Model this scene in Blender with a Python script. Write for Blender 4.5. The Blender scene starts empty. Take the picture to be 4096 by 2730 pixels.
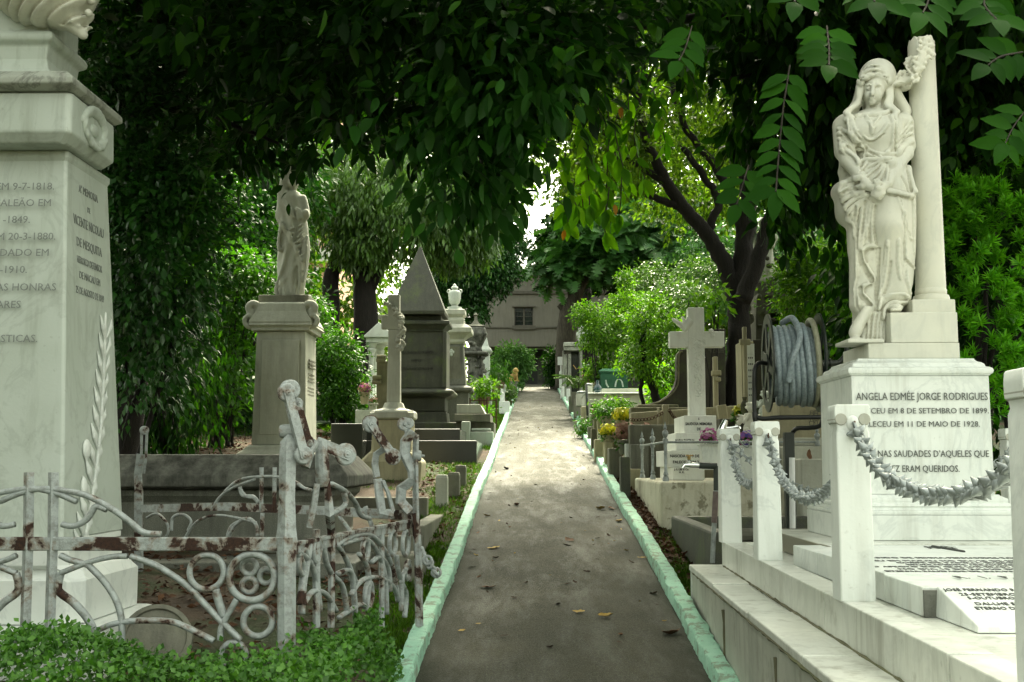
import bpy, math, random
import numpy as np
from mathutils import Vector, Matrix, Euler

random.seed(7); RNG = np.random.default_rng(7)
scene = bpy.context.scene
COL = scene.collection
PI = math.pi
R_ = math.radians

# ------------------------------------------------------------------ camera, sky, sun, exposure
FPX = 4550.0
cam_d = bpy.data.cameras.new("camera"); cam = bpy.data.objects.new("camera", cam_d); COL.objects.link(cam)
cam.location = (0, 0, 1.6); cam.rotation_euler = (R_(96.08), 0, R_(1.13))
cam_d.sensor_width = 36; cam_d.lens = FPX / 4096 * 36; cam_d.clip_start = .05; cam_d.clip_end = 2000
cam_d.dof.use_dof = False
scene.camera = cam
SUN_EL, SUN_AZ = 50, -9          # azimuth degrees to the left of straight ahead
world = bpy.data.worlds.new("World"); scene.world = world; world.use_nodes = True
wn = world.node_tree; wn.nodes.clear()
wo = wn.nodes.new('ShaderNodeOutputWorld'); wb = wn.nodes.new('ShaderNodeBackground')
sky = wn.nodes.new('ShaderNodeTexSky'); sky.sky_type = 'NISHITA'; sky.sun_disc = False
sky.sun_elevation = R_(SUN_EL); sky.sun_rotation = R_(-SUN_AZ); sky.air_density = 1.2; sky.dust_density = 5.0; sky.ozone_density = 1
hs = wn.nodes.new('ShaderNodeHueSaturation'); hs.inputs['Saturation'].default_value = .25
mx = wn.nodes.new('ShaderNodeMix'); mx.data_type = 'RGBA'; mx.blend_type = 'MULTIPLY'; mx.inputs[0].default_value = 1
mx.inputs[7].default_value = (1.04, 1.03, .83, 1)
wn.links.new(sky.outputs[0], hs.inputs['Color']); wn.links.new(hs.outputs[0], mx.inputs[6])
wn.links.new(mx.outputs[2], wb.inputs[0]); wb.inputs[1].default_value = .15
wn.links.new(wb.outputs[0], wo.inputs[0])
sun_d = bpy.data.lights.new("sun", 'SUN'); sun = bpy.data.objects.new("sun", sun_d); COL.objects.link(sun)
sun_d.energy = 2.0; sun_d.angle = R_(4); sun_d.color = (1, .92, .68)
_sv = Vector((-math.sin(R_(SUN_AZ)) * math.cos(R_(SUN_EL)), math.cos(R_(SUN_AZ)) * math.cos(R_(SUN_EL)), math.sin(R_(SUN_EL))))
sun.rotation_euler = _sv.to_track_quat('Z', 'Y').to_euler(); sun.location = (0, 30, 40)
vs = scene.view_settings; vs.view_transform = 'Standard'; vs.look = 'None'; vs.gamma = 1; vs.exposure = 2.38
scene.render.engine = 'CYCLES'
cy = scene.cycles; cy.use_denoising = True; cy.max_bounces = 6; cy.diffuse_bounces = 3; cy.glossy_bounces = 2
cy.transmission_bounces = 4; cy.transparent_max_bounces = 4; cy.caustics_reflective = False; cy.caustics_refractive = False
cy.sample_clamp_indirect = 4; cy.use_adaptive_sampling = True; cy.adaptive_threshold = .015

_RM = Euler((R_(96.08), 0, R_(1.13))).to_matrix()
def at(u, v, Y):
    "point at depth Y seen at photograph pixel (u, v) of the 4096 wide picture"
    d = _RM @ Vector(((u - 2048) / FPX, (1365 - v) / FPX, -1)); t = Y / d.y
    return Vector((d.x * t, Y, 1.6 + d.z * t))
def dt(x, y, Y): return at(x * 1.7407, y * 1.7411, Y)     # the same from the 2353 wide view

def on(u, v, P0, Nn):
    "point of the plane (P0, Nn) seen at photograph pixel (u, v)"
    d = _RM @ Vector(((u - 2048) / FPX, (1365 - v) / FPX, -1)); o = Vector((0, 0, 1.6)); P0 = Vector(P0); Nn = Vector(Nn)
    return o + d * ((P0 - o).dot(Nn) / d.dot(Nn))

# ------------------------------------------------------------------ materials
class NT:
    def __init__(s, name):
        s.m = bpy.data.materials.new(name); s.m.use_nodes = True; s.t = s.m.node_tree; s.t.nodes.clear()
        s.out = s.t.nodes.new('ShaderNodeOutputMaterial')
    def n(s, kind, ins=None, **kw):
        nd = s.t.nodes.new('ShaderNode' + kind)
        for k, v in kw.items(): setattr(nd, k, v)
        for k, v in (ins or {}).items():
            if isinstance(v, bpy.types.NodeSocket): s.t.links.new(v, nd.inputs[k])
            elif v is not None: nd.inputs[k].default_value = v
        return nd
    def mix(s, f, a, b, mode='MIX'):
        nd = s.n('Mix', data_type='RGBA', blend_type=mode)
        for i, v in ((0, f), (6, a), (7, b)):
            if isinstance(v, bpy.types.NodeSocket): s.t.links.new(v, nd.inputs[i])
            else: nd.inputs[i].default_value = v if i == 0 else (*v[:3], 1)
        return nd.outputs[2]
    def ramp(s, f, *st):
        nd = s.n('ValToRGB', {0: f}); cr = nd.color_ramp
        while len(cr.elements) < len(st): cr.elements.new(.5)
        for e, (p, c) in zip(cr.elements, st):
            e.position = p; e.color = (*c, 1) if isinstance(c, tuple) else (c, c, c, 1)
        return nd.outputs[0]
    def noise(s, vec, sc, det=4, rough=.55, dist=0):
        return s.n('TexNoise', {'Vector': vec, 'Scale': sc, 'Detail': det, 'Roughness': rough, 'Distortion': dist}).outputs[0]
    def pos(s, sc=(1, 1, 1), obj=False):
        o = s.n('TexCoord').outputs['Object'] if obj else s.n('NewGeometry').outputs['Position']
        return s.n('Mapping', {0: o, 'Scale': sc}).outputs[0]
    def fin(s, col, rough=.6, bump=None, bs=.3, bd=.01, metal=0, spec=.4, extra=None):
        b = s.n('BsdfPrincipled', {'Roughness': rough, 'Metallic': metal, 'Specular IOR Level': spec})
        if isinstance(col, bpy.types.NodeSocket): s.t.links.new(col, b.inputs[0])
        else: b.inputs[0].default_value = (*col, 1)
        if bump is not None:
            bp = s.n('Bump', {'Height': bump, 'Strength': bs, 'Distance': bd}); s.t.links.new(bp.outputs[0], b.inputs['Normal'])
        sh = b.outputs[0]
        s.t.links.new(sh, s.out.inputs[0]); return s.m

def marble(name, c1, c2, vein=(.45, .47, .45), vf=.5, stain=(.2, .19, .14), sf=.4, rough=.35, vs_=3.0, bump=.15, bl=0):
    t = NT(name); p = t.pos()
    base = t.mix(t.ramp(t.noise(p, 2.2, 5), (.3, 0.), (.7, 1.)), c1, c2)
    vn = t.noise(t.pos((1, 1, .6)), vs_, 8, .6, 1.6)
    vm = t.ramp(vn, (.46, 0.), (.5, 1.), (.54, 0.))
    base = t.mix(t.n('Math', {0: vm, 1: vf}, operation='MULTIPLY').outputs[0], base, vein)
    st = t.ramp(t.noise(t.pos((9, 9, .9)), 1.6, 5, .65), (.5, 0.), (.75, 1.))
    big = t.ramp(t.noise(p, 1.1, 3), (.42, 0.), (.68, 1.))
    sm = t.n('Math', {0: st, 1: big}, operation='MULTIPLY').outputs[0]
    sm = t.n('Math', {0: sm, 1: sf}, operation='MULTIPLY').outputs[0]
    base = t.mix(sm, base, stain)
    spots = t.ramp(t.noise(p, 38, 3), (.66, 0.), (.76, 1.))
    base = t.mix(t.n('Math', {0: spots, 1: .35 * sf}, operation='MULTIPLY').outputs[0], base, stain)
    if bl: base = t.mix(t.n('Math', {0: t.ramp(t.noise(p, 7, 5, .6), (.60, 0.), (.66, 1.)), 1: bl}, operation='MULTIPLY').outputs[0], base, (.13, .12, .065))
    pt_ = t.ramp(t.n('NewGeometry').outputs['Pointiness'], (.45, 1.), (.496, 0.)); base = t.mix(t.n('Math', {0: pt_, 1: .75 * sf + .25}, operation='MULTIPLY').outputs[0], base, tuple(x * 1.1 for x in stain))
    return t.fin(base, rough, t.noise(p, 60, 4), bump, .004)

def stone(name, c1, c2, dark=(.03, .03, .025), df=.5, speck=0, sc=3, rough=.8, bump=.5, moss=0, bsc=40, bd=.008):
    t = NT(name); p = t.pos()
    base = t.mix(t.ramp(t.noise(p, sc, 6, .6), (.3, 0.), (.7, 1.)), c1, c2)
    if speck: base = t.mix(t.n('Math', {0: t.ramp(t.noise(p, 160, 2), (.5, 0.), (.62, 1.)), 1: speck}, operation='MULTIPLY').outputs[0], base, tuple(min(1, x * 2.6) for x in c2))
    st = t.ramp(t.noise(t.pos((5, 5, .8)), 1.7, 6, .7), (.42, 0.), (.72, 1.))
    base = t.mix(t.n('Math', {0: st, 1: df}, operation='MULTIPLY').outputs[0], base, dark)
    if moss:
        mm = t.ramp(t.noise(p, 2.6, 6, .7), (.52, 0.), (.66, 1.))
        base = t.mix(t.n('Math', {0: mm, 1: moss}, operation='MULTIPLY').outputs[0], base, (.09, .13, .03))
    return t.fin(base, rough, t.noise(p, bsc, 6, .65), bump, bd)

def plain(name, c, rough=.5, metal=0, var=.25, sc=30, bump=.1, spec=.4):
    t = NT(name); p = t.pos()
    base = t.mix(t.ramp(t.noise(p, sc, 4), (.3, 0.), (.7, 1.)), c, tuple(x * (1 - var) for x in c))
    return t.fin(base, rough, t.noise(p, sc * 3, 3), bump, .003, metal, spec)

def leafmat(name, cols, trans=.35, gloss=.3, rough=.5, tcol=None):
    t = NT(name); r = t.n('NewGeometry').outputs['Random Per Island']
    cols = [(a * .95, b * 1.2, c_ * (.42 if b > a * 1.3 and b > c_ else 1)) for a, b, c_ in cols] if cols[0][1] > cols[0][0] and not name.endswith('flowers') else cols
    k = len(cols); c = t.ramp(r, *[(i / max(1, k - 1), cc) for i, cc in enumerate(cols)])
    c = t.mix(t.ramp(t.noise(t.pos(), 1.3, 3), (.35, 0.), (.65, .5)), c, tuple(x * .45 for x in cols[0]))
    b = t.n('BsdfPrincipled', {0: c, 'Roughness': rough, 'Specular IOR Level': gloss})
    tc = t.mix(1, c, tcol or (1.25, 1.35, .5), 'MULTIPLY')
    tr = t.n('BsdfTranslucent', {0: tc})
    m = t.n('MixShader', {0: trans, 1: b.outputs[0], 2: tr.outputs[0]})
    t.t.links.new(m.outputs[0], t.out.inputs[0]); return t.m

M = {}
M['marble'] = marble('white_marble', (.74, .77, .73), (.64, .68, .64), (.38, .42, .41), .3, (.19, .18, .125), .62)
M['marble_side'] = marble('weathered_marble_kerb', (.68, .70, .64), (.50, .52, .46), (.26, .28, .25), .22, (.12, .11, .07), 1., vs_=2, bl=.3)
M['face_marble'] = marble('grey_dirty_shaded_marble', (.46, .47, .40), (.32, .33, .28), (.2, .2, .17), .2, (.10, .095, .06), 1., .6, vs_=1.6, bl=.3)  # dirt and age, plus the step faces' shade put into the grey
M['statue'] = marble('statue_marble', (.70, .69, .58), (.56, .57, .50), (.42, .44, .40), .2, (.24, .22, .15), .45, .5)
M['old_marble'] = marble('old_marble', (.50, .55, .50), (.42, .47, .41), (.3, .33, .29), .35, (.13, .13, .085), .6, .5)
M['dirt_marble'] = marble('blackened_marble', (.42, .45, .39), (.2, .21, .17), (.05, .05, .04), .5, (.02, .022, .018), 1., .6)
M['cream'] = stone('cream_stone', (.40, .37, .24), (.30, .28, .18), df=.45, bump=.3)
M['plaster'] = marble('cracked_plaster', (.58, .57, .46), (.46, .44, .33), (.2, .17, .1), .25, (.2, .17, .08), .9, .8, vs_=2.5, bump=.6, bl=.75)
M['greystone'] = stone('grey_weathered_stone', (.20, .20, .155), (.115, .115, .085), df=.6, moss=.25)
M['palestone'] = stone('pale_aged_stone', (.46, .47, .40), (.36, .37, .31), df=.28, moss=.1, bump=.35)
M['granite'] = stone('grey_granite', (.155, .16, .135), (.10, .105, .085), df=.6, speck=.5, rough=.6, bump=.3, moss=.15)
M['dgranite'] = stone('dark_granite', (.07, .075, .055), (.04, .043, .032), df=.7, speck=.5, rough=.6, bump=.35, moss=.45)
M['whitecross'] = marble('clean_white_marble', (.82, .84, .78), (.74, .76, .70), (.5, .5, .45), .2, (.3, .28, .2), .35, .5)
M['letterf'] = plain('very_faded_letter_paint', (.24, .26, .24), .7)
M['pgranite'] = stone('polished_dark_granite', (.03, .034, .03), (.02, .023, .02), df=.3, speck=.3, rough=.25, bump=.05)
M['blackstain'] = stone('black_stained_stone', (.20, .205, .175), (.035, .037, .03), (.012, .013, .01), .9, sc=7, rough=.85, bump=.7)
M['concrete'] = stone('mossy_concrete', (.19, .18, .11), (.10, .095, .055), df=.6, moss=.3, rough=.9)
M['letter'] = plain('engraved_black_paint', (.05, .055, .05), .6)
M['letterg'] = plain('faded_grey_letter_paint', (.12, .13, .12), .7)
M['chrome'] = plain('chrome', (.75, .77, .76), .12, 1, .05, bump=0)
M['hose'] = plain('pale_blue_hose', (.36, .44, .48), .4, 0, .45, 50, .5)
M['hoseold'] = plain('yellowed_hose', (.42, .42, .30), .5, 0, .3, 40, .3)
M['reel'] = stone('dark_green_iron', (.030, .04, .034), (.02, .026, .022), df=.4, rough=.4, bump=.2)
M['pvc'] = plain('white_plastic', (.68, .70, .69), .35, 0, .08)
M['ovc'] = plain('pink_brown_pipe', (.16, .12, .11), .5, 0, .4)
M['terra'] = plain('terracotta', (.20, .13, .08), .8)
M['binplastic'] = plain('green_bin_plastic', (.018, .09, .05), .4, 0, .3, 5)
M['graf'] = plain('white_spray_paint', (.45, .55, .48), .6)
M['blackpaint_shade'] = plain('black_paint_and_shade', (.015, .017, .016), .4)
M['glass'] = plain('dark_blue_green_glass', (.012, .05, .06), .08, 0, .3, 8, 0, .8)
M['pane'] = plain('dark_window_glass', (.02, .026, .024), .12, 0, .5, 3, 0, .6)
M['brass'] = plain('brass', (.4, .28, .11), .35, 1, .2)

def m_iron(th=.565, nm='silver_painted_rusty_iron'):
    t = NT(nm); p = t.pos()
    paint = t.mix(t.noise(p, 14, 5), (.42, .46, .45), (.22, .25, .25))
    rust = t.ramp(t.noise(p, 70, 5, .7), (.3, (.008, .005, .004)), (.7, (.055, .022, .011)))
    m = t.ramp(t.noise(p, 7.5, 9, .62, .3), (th, 0.), (th + .035, 1.))
    grime = t.ramp(t.noise(p, 26, 5, .7), (.46, 0.), (.70, .85))
    c = t.mix(grime, paint, (.13, .13, .115)); c = t.mix(t.ramp(t.noise(p, 7.5, 9, .62, .3), (th - .05, 0.), (th, .6)), c, (.16, .10, .055)); c = t.mix(m, c, rust)
    b = t.n('BsdfPrincipled', {0: c, 'Specular IOR Level': .5}); 
    t.t.links.new(t.ramp(m, (0, .42), (1, .9)), b.inputs['Roughness'])
    bp = t.n('Bump', {'Height': t.noise(p, 60, 6, .7), 'Strength': .7, 'Distance': .006}); t.t.links.new(bp.outputs[0], b.inputs['Normal'])
    t.t.links.new(b.outputs[0], t.out.inputs[0]); return t.m
M['iron'] = m_iron(.59); M['rustiron'] = m_iron(.52, 'flaking_rusty_iron')
M['rust'] = stone('rusted_iron', (.10, .04, .02), (.05, .025, .015), df=.4, rough=.9, sc=20, bsc=80)
M['silver'] = plain('silver_paint', (.36, .40, .395), .35, .3, .5, 25, .3)
def m_kerb():
    t = NT('mint_green_kerb_paint'); p = t.pos()
    c = t.mix(t.noise(p, 9, 5), (.26, .51, .37), (.36, .61, .47))
    worn = t.ramp(t.noise(p, 11, 8, .7), (.52, 0.), (.58, 1.))
    c = t.mix(t.n('Math', {0: worn, 1: .8}, operation='MULTIPLY').outputs[0], c, (.2, .24, .17))
    c = t.mix(t.ramp(t.noise(p, 45, 4, .7), (.62, 0.), (.72, .7)), c, (.09, .10, .07))
    return t.fin(c, .75, t.noise(p, 26, 6, .65), .8, .012)
M['kerb'] = m_kerb()
def m_path():
    t = NT('damp_asphalt_path'); p = t.pos()
    c = t.mix(t.ramp(t.noise(p, 2.6, 9, .74), (.32, 0.), (.70, 1.)), (.022, .022, .013), (.056, .052, .033))
    st = t.ramp(t.noise(t.pos((3.4, .9, 1)), 1.3, 9, .75, .1), (.46, 0.), (.62, 1.))
    c = t.mix(t.n('Math', {0: st, 1: .7}, operation='MULTIPLY').outputs[0], c, (.028, .028, .019))
    gr = t.ramp(t.noise(p, 150, 4, .7), (.46, 0.), (.66, .7)); c = t.mix(gr, c, (.165, .165, .11)); c = t.mix(t.ramp(t.noise(p, 60, 3), (.60, 0.), (.68, .6)), c, (.02, .02, .015))
    # lighter worn strip along the middle, mossy dark edges
    sx = t.n('SeparateXYZ', {0: t.pos()}).outputs[0]
    e = t.n('Math', {0: t.n('Math', {0: sx, 1: .13}, operation='SUBTRACT').outputs[0]}, operation='ABSOLUTE').outputs[0]
    en = t.n('Math', {0: e, 1: t.n('Math', {0: t.noise(p, 6, 5), 1: .22}, operation='MULTIPLY').outputs[0]}, operation='ADD').outputs[0]
    c = t.mix(t.ramp(en, (.55, 0.), (.80, .75)), c, (.035, .036, .022))
    return t.fin(c, t.ramp(st, (0, .8), (1, .55)), t.noise(p, 55, 9, .8), 1., .018)
M['path'] = m_path()
def m_ground():
    t = NT('leafy_soil'); p = t.pos()
    c = t.mix(t.ramp(t.noise(p, 3, 7, .6), (.4, 0.), (.6, 1.)), (.055, .038, .022), (.09, .06, .035))
    c = t.mix(t.ramp(t.noise(p, 1.1, 6), (.47, 0.), (.56, .85)), c, (.035, .06, .016))
    return t.fin(c, .95, t.noise(p, 30, 8, .7), 1., .04)
M['ground'] = m_ground()
def m_bark(name, a, b):
    t = NT(name); p = t.pos((6, 6, 1.3))
    c = t.mix(t.ramp(t.noise(p, 3, 8, .7), (.35, 0.), (.68, 1.)), a, b)
    return t.fin(c, .9, t.noise(p, 5, 8, .7), 1., .03)
M['bark'] = m_bark('dark_bark', (.006, .005, .004), (.017, .014, .011))
M['bark2'] = m_bark('grey_bark', (.03, .026, .02), (.09, .08, .06))
M['wall'] = stone('grey_render', (.20, .195, .165), (.165, .16, .135), df=.25, rough=.9, sc=1.5, bump=.3)
M['walld'] = stone('darker_render', (.12, .115, .095), (.10, .095, .08), df=.3, rough=.9)
M['peach'] = plain('peach_render', (.75, .47, .33), .8, 0, .08, 2)
M['whitewall'] = plain('white_render', (.78, .77, .70), .8, 0, .08, 2)
M['greenwall'] = stone('green_painted_wall', (.10, .14, .09), (.07, .10, .06), df=.5, rough=.9)
M['orange_tile'] = plain('orange_roof', (.4, .14, .05), .8)
# leaves
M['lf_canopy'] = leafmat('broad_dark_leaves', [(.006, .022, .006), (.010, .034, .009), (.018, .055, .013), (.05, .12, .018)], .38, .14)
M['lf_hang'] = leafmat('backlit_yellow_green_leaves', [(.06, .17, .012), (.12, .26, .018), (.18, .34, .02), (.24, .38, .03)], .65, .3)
M['lf_drape'] = leafmat('drooping_mid_leaves', [(.014, .055, .014), (.024, .085, .022), (.045, .13, .03)], .32, .2)
M['lf_pin'] = leafmat('pinnate_leaves', [(.012, .05, .006), (.02, .072, .008), (.03, .095, .012)], .3, .08, .6)
M['lf_dark'] = leafmat('glossy_dark_leaves', [(.014, .06, .018), (.028, .095, .032), (.05, .135, .052)], .18, .55, .36)
M['lf_grey'] = leafmat('grey_green_leaves', [(.05, .10, .035), (.085, .15, .06), (.13, .20, .10)], .35, .6, .4)
M['lf_mid'] = leafmat('mid_green_leaves', [(.025, .075, .012), (.05, .13, .018), (.08, .18, .025)], .4)
M['lf_lime'] = leafmat('lime_green_leaves', [(.04, .10, .012), (.08, .17, .018), (.14, .25, .035), (.23, .34, .06)], .4, .2)
M['lf_far'] = leafmat('far_green_leaves', [(.03, .065, .015), (.075, .12, .02), (.15, .19, .025)], .55, .15)
M['lf_pale'] = leafmat('pale_teal_leaves', [(.07, .15, .10), (.12, .23, .15), (.18, .30, .21)], .3, .3)
M['lf_blue'] = leafmat('bluish_broad_leaves', [(.03, .09, .045), (.06, .15, .08), (.10, .21, .125)], .25, .6)
M['lf_pod'] = leafmat('needle_leaves', [(.07, .24, .012), (.14, .38, .02), (.2, .45, .03)], .35, .3)
M['lf_cover'] = leafmat('small_groundcover_leaves', [(.035, .10, .02), (.07, .17, .035), (.12, .24, .06)], .3, .5)
M['grass'] = leafmat('grass_blades', [(.045, .10, .015), (.09, .17, .025), (.13, .20, .04)], .4)
M['dry'] = leafmat('dry_leaves', [(.10, .045, .018), (.20, .10, .03), (.30, .17, .05), (.08, .04, .02)], .2, .2, .7, (1, .8, .5))
M['litter'] = leafmat('brown_leaf_litter', [(.05, .025, .014), (.10, .05, .025), (.14, .07, .035)], .1, .2, .8, (1, .8, .5))
M['fl_yel'] = leafmat('yellow_flowers', [(.45, .48, .03), (.55, .55, .05), (.5, .42, .02)], .3, .2, .6, (1, 1, .5))
M['fl_pink'] = leafmat('pink_flowers', [(.30, .06, .20), (.45, .14, .33), (.5, .25, .42)], .3, .2, .6, (1, .8, .9))
M['fl_pur'] = leafmat('purple_flowers', [(.12, .10, .38), (.22, .16, .5), (.25, .05, .22)], .3, .2, .6, (1, .8, 1))
M['fl_dry'] = leafmat('faded_pink_flowers', [(.28, .17, .12), (.38, .24, .18), (.32, .17, .13)], .2, .2, .8, (1, .9, .8))
M['orangeleaf'] = leafmat('orange_leaves', [(.45, .17, .01), (.5, .24, .02)], .4, .3, .5, (1, .9, .5))

# ------------------------------------------------------------------ mesh builder
class MB:
    def __init__(s): s.v = []; s.f = []
    def add(s, vs, fs, X=None):
        o = len(s.v)
        s.v += [tuple(X @ Vector(p)) for p in vs] if X is not None else [tuple(p) for p in vs]
        s.f += [tuple(i + o for i in f) for f in fs]; return s
    def box(s, x0, x1, y0, y1, z0, z1, X=None):
        return s.add([(x0, y0, z0), (x1, y0, z0), (x1, y1, z0), (x0, y1, z0), (x0, y0, z1), (x1, y0, z1), (x1, y1, z1), (x0, y1, z1)],
                     [(3, 2, 1, 0), (4, 5, 6, 7), (0, 1, 5, 4), (1, 2, 6, 5), (2, 3, 7, 6), (3, 0, 4, 7)], X)
    def loft(s, rings, X=None, cap=True):
        n = len(rings[0]); vs = [p for r in rings for p in r]; fs = []
        for k in range(len(rings) - 1):
            for i in range(n):
                j = (i + 1) % n; fs.append((k * n + i, k * n + j, (k + 1) * n + j, (k + 1) * n + i))
        if cap: fs += [tuple(range(n))[::-1], tuple(range((len(rings) - 1) * n, len(rings) * n))]
        return s.add(vs, fs, X)
    def sq(s, cx, cy, prof, X=None, ch=0):
        "stack of rectangular sections: prof = [(hx, hy, z)...], ch = corner chamfer"
        rs = []
        for hx, hy, z in prof:
            if ch: c = ch; q = [(-hx + c, -hy), (hx - c, -hy), (hx, -hy + c), (hx, hy - c), (hx - c, hy), (-hx + c, hy), (-hx, hy - c), (-hx, -hy + c)]
            else: q = [(-hx, -hy), (hx, -hy), (hx, hy), (-hx, hy)]
            rs.append([(cx + a, cy + b, z) for a, b in q])
        return s.loft(rs, X)
    def lathe(s, prof, n=24, c=(0, 0, 0), X=None):
        return s.loft([[(c[0] + r * math.cos(2 * PI * i / n), c[1] + r * math.sin(2 * PI * i / n), c[2] + z) for i in range(n)] for r, z in prof], X)
    def tube(s, pts, rad, n=8, X=None, flat=1, closed=False):
        pts = [Vector(p) for p in pts]; N = len(pts)
        if not hasattr(rad, '__len__'): rad = [rad] * N
        rs = []; up = None
        for i in range(N):
            if closed: d = pts[(i + 1) % N] - pts[i - 1]
            else: d = pts[min(i + 1, N - 1)] - pts[max(i - 1, 0)]
            d = d.normalized() if d.length > 1e-9 else Vector((0, 0, 1))
            if up is None:
                up = Vector((0, 0, 1)) if abs(d.z) < .9 else Vector((0, 1, 0))
            a = d.cross(up)
            if a.length < 1e-5: a = d.cross(Vector((1, 0, 0)))
            a.normalize(); b = a.cross(d).normalized(); up = b
            rs.append([tuple(pts[i] + (a * math.cos(2 * PI * k / n) + b * math.sin(2 * PI * k / n) * flat) * rad[i]) for k in range(n)])
        if closed: rs.append(rs[0]); return s.loft(rs, X, False)
        return s.loft(rs, X)
    def sph(s, c, r, n=12, X=None):
        if not hasattr(r, '__len__'): r = (r, r, r)
        m = n // 2 + 1
        return s.loft([[(c[0] + r[0] * max(.001, math.sin(PI * k / m)) * math.cos(2 * PI * i / n), c[1] + r[1] * max(.001, math.sin(PI * k / m)) * math.sin(2 * PI * i / n), c[2] - r[2] * math.cos(PI * k / m)) for i in range(n)] for k in range(m + 1)], X)
    def torus(s, c, R, r, X=None, n=28, m=8, ry=None):
        vs = []; fs = []; c = Vector(c)
        for i in range(n):
            a = 2 * PI * i / n
            for j in range(m):
                b = 2 * PI * j / m; q = R + r * math.cos(b)
                p = Vector((q * math.cos(a), (ry or r) * math.sin(b), q * math.sin(a)))
                vs.append(tuple(c + (X @ p if X is not None else p)))
        for i in range(n):
            for j in range(m):
                fs.append((i * m + j, i * m + (j + 1) % m, ((i + 1) % n) * m + (j + 1) % m, ((i + 1) % n) * m + j))
        return s.add(vs, fs)
    def slab2(s, poly, y0, y1, X=None):
        "outline in x,z extruded from y0 to y1"
        n = len(poly)
        return s.add([(x, y0, z) for x, z in poly] + [(x, y1, z) for x, z in poly],
                     [tuple(range(n)), tuple(range(n, 2 * n))[::-1]] + [(i, n + i, n + (i + 1) % n, (i + 1) % n) for i in range(n)], X)
    def build(s, name, mat, parent=None, smooth=False, bevel=0, world=True, sub=0):
        me = bpy.data.meshes.new(name); me.from_pydata(s.v, [], s.f); me.update()
        return fin_obj(me, name, mat, parent, smooth, bevel, world, sub)

def fin_obj(me, name, mat, parent=None, smooth=False, bevel=0, world=True, sub=0):
    if mat: me.materials.append(M[mat] if isinstance(mat, str) else mat)
    if smooth: me.polygons.foreach_set('use_smooth', [True] * len(me.polygons))
    o = bpy.data.objects.new(name, me); COL.objects.link(o)
    if parent:
        o.parent = parent
        if world:
            o.matrix_parent_inverse = wmat(parent).inverted()
    if bevel:
        b = o.modifiers.new('edge', 'BEVEL'); b.width = bevel; b.segments = 2; b.limit_method = 'ANGLE'; b.angle_limit = R_(40)
    if smooth == 2:
        try: me.set_sharp_from_angle(angle=R_(35))
        except Exception: pass
    return o
def wmat(o):
    m = o.matrix_basis if o.type == 'EMPTY' and not o.parent else None
    if m is None:
        m = Matrix.LocRotScale(o.location, o.rotation_euler, o.scale)
        if o.parent: m = wmat(o.parent) @ o.matrix_parent_inverse @ m
    return Matrix(m)
def tag(o, label=None, cat=None, group=None, kind=None):
    if label: o['label'] = label
    if cat: o['category'] = cat
    if group: o['group'] = group
    if kind: o['kind'] = kind
    return o
def thing(name, label, cat, loc=(0, 0, 0), rz=0, group=None):
    o = bpy.data.objects.new(name, None); COL.objects.link(o); o.empty_display_size = .1
    o.location = loc; o.rotation_euler = (0, 0, rz); return tag(o, label, cat, group)
def dup(root, loc, rz=None, label=None, sc=None):
    def cp(o, par):
        c = o.copy(); COL.objects.link(c); c.parent = par
        for ch in [x for x in KIDS(o)]: cp(ch, c)
        return c
    r = cp(root, None); r.location = loc
    if rz is not None: r.rotation_euler = (0, 0, rz)
    if sc: r.scale = (sc, sc, sc)
    if label: r['label'] = label
    return r
def KIDS(o): return [x for x in COL.objects if x.parent == o]

def text(body, size, name, mat, parent, X, ext=.001, xs=1, align='CENTER', world=True, spc=1, w=None, bold=0):
    cu = bpy.data.curves.new(name, 'FONT'); cu.body = body; cu.size = size; cu.extrude = ext; cu.align_x = align; cu.align_y = 'CENTER'
    cu.resolution_u = 2; cu.space_character = spc
    o = bpy.data.objects.new(name, cu); COL.objects.link(o)
    cu.offset = bold
    me = bpy.data.meshes.new_from_object(o); bpy.data.objects.remove(o)
    if w and len(me.vertices):
        xx = [v.co.x for v in me.vertices]; xs = w / (max(xx) - min(xx))
    me.transform(X @ Matrix.Diagonal((xs, 1, 1, 1)))
    me.materials.clear()
    return fin_obj(me, name, mat, parent, world=world)
def XF(loc, rx=90, ry=0, rz=0): return Matrix.Translation(loc) @ Euler((R_(rx), R_(ry), R_(rz))).to_matrix().to_4x4()

# ------------------------------------------------------------------ leaves
def _tmpl_leaf(w=.45, seg=4, fold=.12, droop=.18):
    ts = np.linspace(0, 1, seg + 1); v = []; f = []
    for t in ts:
        ww = w * .5 * (math.sin(PI * min(1, t ** .8)) ** .75 if 0 < t < 1 else 0); z = -droop * t * t
        v += [(-ww, t, z + fold * ww * 2), (0, t, z), (ww, t, z + fold * ww * 2)]
    for i in range(seg):
        a = i * 3; f += [(a, a + 1, a + 4, a + 3), (a + 1, a + 2, a + 5, a + 4)]
    return np.array(v), f
LEAF = _tmpl_leaf(); LEAFN = _tmpl_leaf(.32, 3, .15, .3)
LEAF2 = (np.array([(0, 0, 0), (-.24, .48, .05), (0, 1, -.12), (.24, .48, .05)]), [(0, 3, 2, 1)])
LEAFS = (np.array([(0, 0, 0), (-.26, .45, .08), (0, 1, -.1), (.26, .45, .08), (0, .5, -.02)]), [(0, 4, 2, 1), (0, 3, 2, 4)])
NEED = (np.array([(-.05, 0, 0), (.05, 0, 0), (.075, .6, .02), (0, 1, -.06), (-.075, .6, .02)]), [(0, 1, 2, 3, 4)])
BLADE = (np.array([(-.04, 0, 0), (.04, 0, 0), (.025, .55, -.08), (0, 1, -.38), (-.025, .55, -.08)]), [(0, 1, 2, 3, 4)])
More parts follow.
